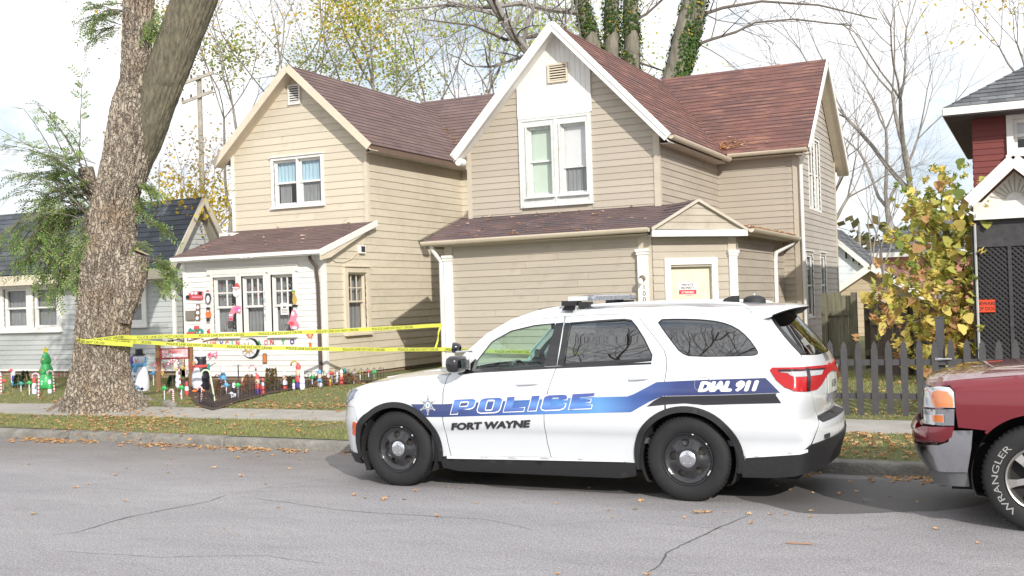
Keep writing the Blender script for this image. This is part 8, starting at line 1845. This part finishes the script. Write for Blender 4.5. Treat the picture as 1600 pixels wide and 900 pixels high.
# cutouts fixed on the porch wall
def cut(name, label, shapes, cat='wall cutout', d=.03, grp=None):
    """shapes: (outline in photo pixels on the porch wall, material)"""
    P = [WP.az(*p_) for p_ in shapes[0][0]]; c = np.mean(P, 0); root = thing(name, label, cat, WP.T(c[0], c[1], d), grp or 'painted cutouts on the white porch')
    for i, (o_, m) in enumerate(shapes):
        V, F = cdt([WP.az(*p_) for p_ in o_]); 
        if len(F) == 0: continue
        dd = d + .0045 * i; b = MB(); n_ = len(V); b.v = [WP.T(a, z, dd) for a, z in V] + [WP.T(a, z, dd + .004) for a, z in V]; b.f = [tuple(f) for f in F] + [tuple(n_ + j for j in f) for f in F]; b.m = [0] * len(b.f); b.build('cutout' if i == 0 else 'painted_patch', m, root, fix=False)
def el(cx, cy, rx, ry, n=12, a0=0): return [(cx + rx * cos(t), cy + ry * sin(t)) for t in np.linspace(a0, a0 + 2 * pi, n + 1)[:-1]]
def bx(x0, y0, x1, y1): return [(x0, y0), (x1, y0), (x1, y1), (x0, y1)]
cut('train_cutout', 'red cutout of a sleigh with three riders, topmost at the left edge of the porch', [([(296, 461), (300, 455), (318, 455), (319, 468), (314, 469), (295, 468), (292, 465)], D_R), (el(302, 458, 2.5, 2.5), D_W), (el(308, 458, 2.5, 2.5), D_W), (el(315, 458, 2.5, 2.5), D_K), (bx(303, 463, 318, 466), D_P), (el(296, 464, 3, 3), D_K)])
cut('snowman_cutout', 'brown panel with three stacked snowball faces at the left of the porch', [(bx(308, 475, 314.5, 501), D_BR), (el(311, 480, 2.4, 3), D_W), (el(311, 488.5, 2.6, 3), D_W), (el(310.5, 497, 2.6, 3), D_W)])
b = MB(); r4 = R_(WP, 293, 485, 307, 500); WP.box(b, r4[0], r4[1], .01, r4[2], r4[3], .06); tag(b.build('mailbox', mat('bronze grey metal', (.28, .25, .21), .4, .1, 10, metal=.4), None), 'bronze grey wall mailbox beside the stacked snowball panel', 'mailbox')
cut('engine_cutout', 'green and red toy train cutout low on the porch wall, above the tape', [([(294, 524), (296, 516), (299, 512), (303, 516), (316, 513), (320, 517), (320, 521), (300, 523)], D_T), (bx(305, 509, 313, 514), D_R), ([(293, 524), (294, 519), (306, 518), (308, 523)], D_R), (el(309, 519, 1.5, 1.5), D_W), (el(315, 519, 1.5, 1.5), D_W)])
cut('penguin_cutout', 'small penguin cutout between the porch edge and the first window', [(el(328.5, 466, 4.6, 8.5), D_K), (el(328.5, 467.5, 2.7, 6), D_W), ([(325, 456), (331, 456), (330, 453.5), (327, 453)], D_R), (bx(325, 456, 332, 458), D_W)], d=.062)
cut('nutcracker_cutout', 'orange bodied nutcracker cutout below the penguin cutout', [(el(329, 491, 4.4, 6.5), D_O), (bx(326, 480, 331.5, 485), D_K), (bx(326.5, 496.5, 331.5, 502), D_K), (el(329, 486, 2, 2), D_SK)], d=.062)
cut('elf_cutout', 'little red elf boot cutout left of the first window sill', [([(326, 517), (331, 513), (331, 519), (333, 522), (328, 522)], D_R), (bx(330, 518, 332, 522), D_BR)], d=.062)
cut('santa_face_cutout', 'white bearded santa face with red hat between first and second window', [(el(372, 456, 5.4, 8), D_W), ([(368, 449), (374, 441), (378, 447), (377, 451)], D_R), (el(372.5, 451.5, 2.6, 2.2), D_SK), (bx(367, 448.5, 377, 450.5), D_W)], d=.062)
cut('candy_wreath_cutout', 'pink and white candy arch between first and second window', [([(361, 501), (361, 490), (366, 480), (374, 477), (380, 479), (379, 489), (371, 488), (368, 492), (367, 501)], D_P), (el(374, 483, 4, 3.4), mat('magenta swirl', (.75, .15, .45), .5)), (bx(361.5, 491, 367, 493.5), D_W), (bx(361.5, 497, 367, 499), D_R), (el(378, 485, 2, 2), D_W)], d=.062)
cut('bell_cutout', 'golden toy bear cutout right of the third window', [(el(463.5, 468, 3.6, 8), D_GO), (el(462.5, 457, 2.8, 3.2), D_GO), (bx(460.5, 453.5, 464.5, 455.5), D_G), (bx(461, 476, 469, 479.5), D_K)], d=.062)
cut('flamingo_cutout', 'pink curled candy figure cutout at the lower right of the third window', [([(459, 485), (464, 484), (468, 492), (466, 500), (471, 508), (468, 513), (458, 515), (456, 508), (452, 505), (456, 499)], D_P), (el(461, 490, 2.5, 3.5), D_W), (el(459, 505, 4, 3), D_R), (el(464, 512, 4, 2.4), D_W)], d=.062)
cut('jester_cutout', 'orange and white star child cutout on the wall left of the brown downspout', [([(486, 515), (488, 521), (492, 522), (488.5, 527), (488, 535), (488.5, 543), (484.5, 543), (484.5, 535), (484, 527), (479.5, 522), (484, 521)], D_O), (el(486.3, 524, 2.2, 2.4), D_SK), (bx(484.5, 529, 488.3, 535), D_W), ([(483.5, 521), (486.3, 515), (489, 521)], D_K)])
cut('crescent_wreath', 'black and white crescent ring with gold sunburst between the tapes', [(el(394, 544, 13.5, 16, 22), D_K), (el(391.5, 544, 11.5, 14, 20), D_W)] + [([(391 + 3 * cos(t - .5), 545 + 3 * sin(t - .5)), (391 + 12 * cos(t), 545 + 13 * sin(t)), (391 + 3 * cos(t + .5), 545 + 3 * sin(t + .5))], D_GO) for t in np.linspace(0, 5.5, 9)], cat='wreath')
cut('red_plaque', 'small red plaque below the tape under the third window', [(bx(412, 552, 418.5, 568), D_BR), (bx(413.2, 554, 417.4, 566), D_O)])
cut('reindeer_cutout', 'pale pink stick reindeer cutout low on the wall right of the penguin', [([(326, 552), (331, 550), (332, 553), (338, 551), (341, 548), (341, 556), (339, 561), (336, 556), (332, 557), (330, 562), (327, 557)], D_P), (el(329, 554, 1.4, 1.8), D_R), (el(338, 554, 1.3, 1.8), D_W)])
# coloured letters strung under the windows
LT = [('L', 327, D_R), ('I', 331, D_R), ('M', 336.5, D_O), ('V', 347.5, D_PU), ('C', 356, D_O), ('I', 364.5, D_G), ('N', 373, D_R), ('A', 406.5, D_G), ('O', 417, D_P), ('N', 426.5, D_R), ('Y', 444, D_G), ('O', 458, D_PU)]
lrow = thing('letter_banner', 'row of small coloured letters strung between the two tapes on the porch', 'letter banner', WP.T(*WP.az(380, 535), .03))
for c, x_, m in LT: a, z = WP.az(x_, 541 - (x_ - 327) * .03); put_text(WP, c, a, z, .095, .030, m, lrow, 'letter', bold=.04, sx=1.0)
for i, c in enumerate('1006'): a, z = WP.az(416.5, 461 + 11.5 * i); put_text(WP, c, a, z, .085, .058, mat('grey blue numerals', (.30, .34, .40), .5), LH, 'house_number')
a, z = WP.az(417, 501); put_text(WP, '1/2', a, z, .045, .058, mat('grey blue numerals', (.30, .34, .40), .5), LH, 'house_number')
q = R_(WP, 436.5, 473, 448.5, 492); b = MB(); WP.box(b, q[0], q[1], -.048, q[2], q[3], -.044); fl = b.build('window_notice', M_SIGNW, None); tag(fl, 'white printed notice taped inside the third porch window', 'notice')
for k, (u0, v0, u1, v1, m) in enumerate(((.3, .58, .7, .88, D_K), (.15, .42, .85, .48, M_CURT), (.15, .30, .85, .36, M_CURT), (.15, .18, .85, .24, M_CURT))):
    b = MB(); WP.box(b, q[0] + (q[2] - q[0]) * u0, q[1] + (q[3] - q[1]) * v0, -.0438, q[0] + (q[2] - q[0]) * u1, q[1] + (q[3] - q[1]) * v1, -.043); b.build('print', m, fl)
# trinkets seen behind the panes
for wi, (x0, y0, x1, y1) in enumerate(((338, 434, 368, 520), (383, 434, 411, 478), (429, 434, 458, 520))):
    b = MB(); 
    for _ in range(60): a, z = WP.az(random.uniform(x0, x1), y0 + (y1 - y0) * random.random() ** 1.4); rr = random.uniform(.012, .036); b.slab([WP.T(a + rr * cos(t), z + rr * 1.2 * sin(t), -.145) for t in np.linspace(0, 6.28, 7)[:-1]], WP.n * .004, random.randint(0, 4))
    b.build('window_trinkets', [mat('muted teal trinket', (.16, .24, .25), .6), mat('muted white trinket', (.46, .44, .45), .6), mat('muted red trinket', (.36, .16, .16), .6), mat('muted pink trinket', (.42, .30, .33), .6), M_CURT], LH, kind='stuff')
# --- police tape
M_TAPE = leaf_mat('yellow tape film', (.80, .84, .14), (.80, .84, .14), None, .4)
def tape(root, name, P, w=.068, text=True, seed=0, wind=.12):
    P = [Vector(p_) for p_ in P]; D = [0]
    for i in range(1, len(P)): D.append(D[-1] + (P[i] - P[i - 1]).length)
    tab = [[(D[i], P[i][c]) for i in range(len(P))] for c in range(3)]; T = D[-1]
    def fr(s_):
        p = Vector([interp(s_, t_) for t_ in tab]); q = Vector([interp(min(s_ + .02, T), t_) for t_ in tab]); o = Vector([interp(max(s_ - .02, 0), t_) for t_ in tab]); d = (q - o).normalized(); tw_ = wind * nz3(s_ * .5, seed, 2) * 3; u = Vector((0, 0, 1)) - d * d.z; u.normalize(); n = d.cross(u); return p + u * .008 * nz3(s_ * 3, seed, 5), d, u * cos(tw_) + n * sin(tw_), -n
    N = max(6, int(T / .12)); b = MB()
    for i in range(N + 1): p, d, u, n = fr(T * i / N); b.v += [tuple(p - u * w / 2), tuple(p + u * w / 2)]
    for i in range(N): b.f.append((2 * i, 2 * i + 2, 2 * i + 3, 2 * i + 1)); b.m.append(0)
    t_ = b.build(name, M_TAPE, root, fix=False, smooth=True)
    if text:
        V, F = text_mesh('POLICE LINE DO NOT CROSS', 1.0, .02, 0, 1.0, 'LEFT'); x0, x1 = V[:, 0].min(), V[:, 0].max(); sc2 = .040 / .72; L_ = (x1 - x0) * sc2 * 1.05; b = MB(); s0 = .05
        while s0 + L_ < T:
            k = len(b.v)
            for x, y in V:
                p, d, u, n = fr(s0 + (x - x0) * sc2 * 1.05); q = p + u * (y * sc2 - .020); nn = d.cross(u).normalized(); nn = nn if (Vector(CAM) - p).dot(nn) > 0 else -nn; b.v.append(tuple(q + nn * .003))
            b.f += [tuple(k + i for i in f) for f in F]; b.m += [0] * len(F); s0 += L_ + .25
        if b.f: b.build('lettering', mat('tape print', (.10, .10, .02), .6), t_, fix=False, kind='stuff')
    return t_
TR = thing('police_tape', 'yellow police tape wound round the street tree and run to the beige porch', 'tape', tuple(map(float, gd(165, 530, DT))))
c0 = Vector(gd(167, 533, DT)); R0 = .50
def ringpt(a, dz=0, r=R0): return c0 + (GREENV * cos(a) * 1.0 + TOCAM * sin(a) * .95) * r + Vector((0, 0, dz))
endL = Vector((XL - .02, F0 - .12, 0)); endL.z = float(gy(700, 545.5, F0 - .12)[2]); endU = Vector((XL - .06, F0 - .11, 0)); endU.z = float(gy(690, 508, F0 - .11)[2])
def sag(p, q, n=14, s_=.05): return [p + (q - p) * t + Vector((0, 0, -s_ * 4 * t * (1 - t))) for t in np.linspace(0, 1, n)]
wrap = [ringpt(a, .03 - .055 * (pi - a) / pi) for a in np.linspace(pi + .3, .35, 12)]
tape(TR, 'lower_strip', wrap + sag(wrap[-1], endL, 16, .05)[1:], seed=1, wind=.05)
wrap2 = [ringpt(a, .035 + .03 * sin(a * 2), R0 + .012) for a in np.linspace(2.3, .4, 9)]
tape(TR, 'upper_strip', wrap2 + sag(wrap2[-1], endU, 16, .03)[1:], seed=2, wind=.06)
tape(TR, 'back_wrap', [ringpt(a, .0 + .03 * sin(a), R0 + .004) for a in np.linspace(-.1, -pi + .1, 9)], text=False, seed=3, wind=.02)
tape(TR, 'crossed_strip', [ringpt(a, .06 * (a - 1.6), R0 + .02) for a in np.linspace(2.9, .3, 9)], seed=4, wind=.03)
e2 = Vector(W1.T(W1.az(1000, 552)[0], W1.az(1000, 552)[1], .12)); tape(TR, 'porch_strip', sag(endL, e2, 10, .02), seed=5, wind=.05)
tape(TR, 'loose_end', [endU, endU + Vector((-.05, -.03, -.12)), endU + Vector((-.08, -.02, -.28)), endU + Vector((-.13, -.04, -.42))], w=.035, seed=6, text=False, wind=.3)
# ================================================================ fences, neighbours behind, wires
M_PICK = mat('dark grey picket paint', (.07, .067, .072), .75, .12, 8, .2, rnd=.08)
PF = thing('picket_fence', 'low dark grey picket fence behind the sidewalk between the two cars', 'fence', (-1, 14.9, .2))
fy = 14.9
x = float(gy(1322, 600, fy)[0]) - .19 * 4; k = 0
while x < 2.2:
    w = .082; z0 = float(ground_z(x, fy)) - .02; z1 = 1.19 + random.uniform(-.012, .012); zs = z1 - .11; t = random.uniform(-.008, .008)
    P = [(x - w / 2, fy, z0), (x + w / 2, fy, z0), (x + w / 2, fy, zs), (x + w / 2 - .012, fy, zs + .02), (x + w / 2 - .006, fy, zs + .045), (x, fy, z1), (x - w / 2 + .006, fy, zs + .045), (x - w / 2 + .012, fy, zs + .02), (x - w / 2, fy, zs)]
    MB().slab([(a + t * (c - z0), b_, c) for a, b_, c in P], (0, .02, 0)).build('picket', M_PICK, PF); x += .1868
for z in (.42, .86): MB().box((-3.4, fy + .021, z), (2.2, fy + .06, z + .075)).build('rail', M_PICK, PF)
px_ = float(gy(1470, 560, fy + .1)[0]); b = MB().box((px_ - .05, fy + .061, .1), (px_ + .05, fy + .15, 1.46)); b.box((px_ - .058, fy + .055, 1.46), (px_ + .058, fy + .158, 1.475)); b.build('post', M_PICK, PF)
b = MB().box((px_ - .06, fy - .012, .925), (px_ + .02, fy - .001, .955)); b.tube([(px_ - .02, fy - .02, .94), (px_ + .14, fy - .02, .94)], .01, 6); b.build('gate_latch', C_CHR, PF)
# weathered tall fence beside the beige house
M_WF = mat('weathered grey green fence board', (.17, .16, .11), .9, .35, 5, .5, 30, rnd=.15, stretch=(6, 6, .5)); M_WF2 = mat('weathered brown fence board', (.125, .10, .08), .9, .3, 5, .5, 30, rnd=.15, stretch=(6, 6, .5))
def tall_fence(label, p0, p1, zt, m, bw=.115, gap=.004, rails=True, name='board_fence', posts=(), grp=None, pointy=False, bare_z=None):
    root = thing(name, label, 'fence', (p0[0], p0[1], .3), grp); p0 = Vector((*p0, 0)); p1 = Vector((*p1, 0)); d = (p1 - p0); L_ = d.length; d.normalize(); n = Vector((d.y, -d.x, 0)); a = 0
    while a < L_ - .03:
        w = min(bw * random.uniform(.92, 1.05), L_ - a); z = zt + random.uniform(-.035, .03); q = p0 + d * a; z0 = .38 if bare_z is None else bare_z
        K = [q + Vector((0, 0, z0)), q + d * (w - gap) + Vector((0, 0, z0)), q + d * (w - gap) + Vector((0, 0, z - (.03 if pointy else 0))), q + d * (w - gap) * .8 + Vector((0, 0, z)), q + d * (w - gap) * .2 + Vector((0, 0, z)), q + Vector((0, 0, z - (.03 if pointy else 0)))]
        MB().slab(K, n * .018).build('board', m, root); a += w
    if rails:
        for z in (.7, zt - .35): MB().beam(p0 + n * .04 + Vector((0, 0, z)), p1 + n * .04 + Vector((0, 0, z)), .04, .09).build('rail', m, root)
    for f in posts: q = p0 + d * L_ * f + n * .08; MB().box((q.x - .05, q.y - .05, .3), (q.x + .05, q.y + .05, zt + .02)).build('post', m, root)
    return root
FY1 = 20.5; a0 = gy(1286, 500, FY1); a1 = gy(1338, 500, FY1); zf = float(gy(1315, 459, FY1)[2])
tall_fence('weathered grey green board gate between the beige house and the picket fence', (float(a0[0]), FY1), (float(a1[0]), FY1), zf, M_WF, posts=(.08, .97))
a2 = gy(1362, 500, FY1 + .6); tall_fence('darker narrow run of spiky fence boards right of the weathered gate', (float(a1[0]) + .12, FY1 + .1), (float(a2[0]), FY1 + .6), zf - .10, M_WF, bw=.09, gap=.03)
FY2 = 19.0; b0 = gy(1360, 500, FY2); zf2 = float(gy(1400, 470, FY2)[2])
tall_fence('long brown board fence in the shade of the yellow leaved tree', (float(b0[0]), FY2), (float(dX) + .2, FY2), zf2, M_WF2, posts=(.3,))
# houses far behind on the right
def far_house(name, label, px0, px1, D, ztop_py, apex, wm, rm, n_win=0, depth=6, side=None, exp=.12):
    A = gd(px0, 400, D); W = Wall((float(A[0]), float(A[1])), (1, 0), (0, -1)); Y = float(A[1]); x0 = float(gy(px0, 400, Y)[0]); x1 = float(gy(px1, 400, Y)[0]); W = Wall((x0, Y), (1, 0), (0, -1)); w = x1 - x0
    zt = float(gy((px0 + px1) / 2, ztop_py, Y)[2]); root = thing(name, label, 'house', (x0 + w / 2, Y, .4)); ax, az = W.az(*apex)
    make_wall(root, W, [(0, .3), (w, .3), (w, zt), (ax, az - .1), (0, zt)], [], wm, wm, exp * 1.6, .3)
    s1 = (az - zt) / max(ax, .1); s2 = (az - zt) / max(w - ax, .1); o = .25
    roof_plane(root, 'roof', [(x0 - o, Y - .3, zt - s1 * o), (x0 + ax, Y - .3, az), (x0 + ax, Y + depth, az), (x0 - o, Y + depth, zt - s1 * o)], rm, course=.3)
    roof_plane(root, 'roof', [(x0 + ax, Y - .3, az), (x1 + o, Y - .3, zt - s2 * o), (x1 + o, Y + depth, zt - s2 * o), (x0 + ax, Y + depth, az)], rm, course=.3)
    b = MB(); b.beam((x0 + ax, Y - .32, az - .08), (x0 - o, Y - .32, zt - s1 * o - .08), .03, .2); b.beam((x0 + ax, Y - .322, az - .08), (x1 + o, Y - .322, zt - s2 * o - .08), .03, .2); b.build('rake_board', M_WHITE, root)
    b = MB().box((x0, Y + .13, .3), (x1, Y + depth - .2, zt - .05)); b.build('house_core', wm, root); return root, W
far_house('tan_garage', 'low tan garage gable with rust coloured roof behind the board fence', 1296, 1432, 34, 455, (1362, 413), siding_mat('tan siding', (.56, .46, .33)), R_RUST)
M_PINK = siding_mat('salmon pink siding', (.58, .26, .22)); M_BLW = siding_mat('bluish white siding', (.66, .70, .74))
Ap = gd(1366, 400, 52); Yp_ = float(Ap[1]); xa, xb = float(gy(1366, 400, Yp_)[0]), float(gy(1560, 400, Yp_)[0]); zt = float(gy(1400, 392, Yp_)[2]); WPk = Wall((xa, Yp_), (1, 0), (0, -1))
PKH = thing('pink_house', 'salmon pink house with grey hipped roof beyond the tan garage', 'house', ((xa + xb) / 2, Yp_, .4)); make_wall(PKH, WPk, [(0, .3), (xb - xa, .3), (xb - xa, zt), (0, zt)], [], M_PINK, M_PINK, .3, .3)
roof_plane(PKH, 'roof', [(xa - .5, Yp_ - .5, zt - .1), (xb + .5, Yp_ - .5, zt - .1), (xb - 2.2, Yp_ + 2.6, zt + 1.9), (xa + 2.4, Yp_ + 2.6, zt + 1.9)], R_GREY, course=.3)
MB().box((xa - .5, Yp_ - .54, zt - .3), (xb + .5, Yp_ - .5, zt - .08)).build('fascia', M_WHITE, PKH); MB().box((xa - .02, Yp_ - .06, .3), (xa + .2, Yp_ + .1, zt)).build('corner_board', M_WHITE, PKH)
rt_, Wb = far_house('white_house', 'white house with grey roof glimpsed beside the beige house corner', 1230, 1352, 48, 412, (1282, 352), M_BLW, R_GREY, exp=.2)
for px, py in ((1323, 392), (1334, 397), (1343, 402)):
    r = (Wb.az(px - 3, 412)[0], Wb.az(px, py + 14)[1], Wb.az(px + 3, 412)[0], Wb.az(px, py)[1]); b = MB(); Wb.box(b, r[0], r[1], .0, r[2], r[3], .06); o = b.build('window', M_WHITE, rt_); b = MB(); Wb.box(b, r[0] + .04, r[1] + .05, .05, r[2] - .04, r[3] - .05, .075); b.build('pane', M_DARK, o)
# utility poles and wires
M_POLE = mat('grey weathered pole', (.36, .33, .28), .9, .25, 4, .3)
def pole(label, px, ytop, D, arms, r=.14, name='utility_pole'):
    t = gd(px, ytop, D); root = thing(name, label, 'utility pole', (float(t[0]), float(t[1]), .3)); x, y, z = map(float, t)
    MB().tube([(x, y, .2), (x, y, z)], [r, r * .7], 10).build('pole', M_POLE, root, smooth=True)
    for (xa, ya, xb, yb) in arms:
        p = Vector(gd(xa, ya, D - .25)); q = Vector(gd(xb, yb, D - .1)); MB().beam(p, q, .1, .12).build('crossarm', M_POLE, root)
        for f in (.03, .3, .7, .97): c = p + (q - p) * f; MB().lathe([(.03, .05), (.05, .1), (.035, .14), (.05, .18), (.001, .22)], c, (0, 0, 1), 8).build('insulator', M_BROWN, root, smooth=True)
    return root
D1 = 44
pole('tall weathered utility pole with two crossarms behind the cream house', 311, 117, D1, [(284, 131, 334, 113), (284, 161, 333, 142)], .13)
pole('short bare utility pole far off beyond the tan garage', 1342, 349, 70, [], .10); pole('far utility pole beside the corner of the beige house', 1305, 334, 66, [], .10)
WR = thing('overhead_wires', 'thin dark overhead wires crossing the sky right of the beige house', 'wires', (0, 70, 6))
for (a, b_) in (((1300, 352, 66), (1420, 372, 66)), ((1300, 372, 66), (1560, 392, 66)), ((1300, 383, 66), (1480, 402, 66))):
    p, q = Vector(gd(*a)), Vector(gd(*b_)); MB().tube([p + (q - p) * t + Vector((0, 0, -1.6 * t * (1 - t) * .5)) for t in np.linspace(0, 1, 9)], .018, 4).build('wire', M_BLACK, WR)
ww = thing('service_wire', 'thin service wire from the utility pole toward the cream gable', 'wires', tuple(map(float, gd(330, 120, D1))))
p, q = Vector(gd(332, 113, D1)), Vector(gd(468, 105, 30)); MB().tube([p + (q - p) * t + Vector((0, 0, -1.2 * t * (1 - t))) for t in np.linspace(0, 1, 9)], .012, 4).build('wire', M_BLACK, ww)
# distant green mass closing the horizon between the houses
def hedge(name, label, x0, x1, y0, y1, h, n, m, leaf=.35, kind='stuff', cat=None):
    b = MB(); rnd = random.Random(int(x0 * 10) + n)
    for _ in range(n):
        x = rnd.uniform(x0, x1); y = rnd.uniform(y0, y1); top = h * (.75 + .35 * nz3(x * .25, y * .2, 2)); z = .3 + top * rnd.random() ** .8; a = Vector((rnd.gauss(0, 1), rnd.gauss(0, 1), rnd.gauss(0, .7))).normalized(); q = a.orthogonal().normalized(); s = leaf * rnd.uniform(.6, 1.4); c = Vector((x, y, z))
        b.add([c, c + a * s * .5 + q * s * .4, c + a * s, c + a * s * .5 - q * s * .4], [(0, 1, 2, 3)])
    return b.build(name, m, None, kind=kind, fix=False, label=label)
L_WOOD = leaf_mat('distant autumn brush', (.12, .12, .06), (.20, .16, .08), (.10, .12, .05))
hedge('distant_woods', None, -75, 60, 85, 100, 7.5, 16000, L_WOOD, .8)
hedge('yard_brush', None, -30, -17, 26, 30, 2.3, 2500, L_WOOD, .22)
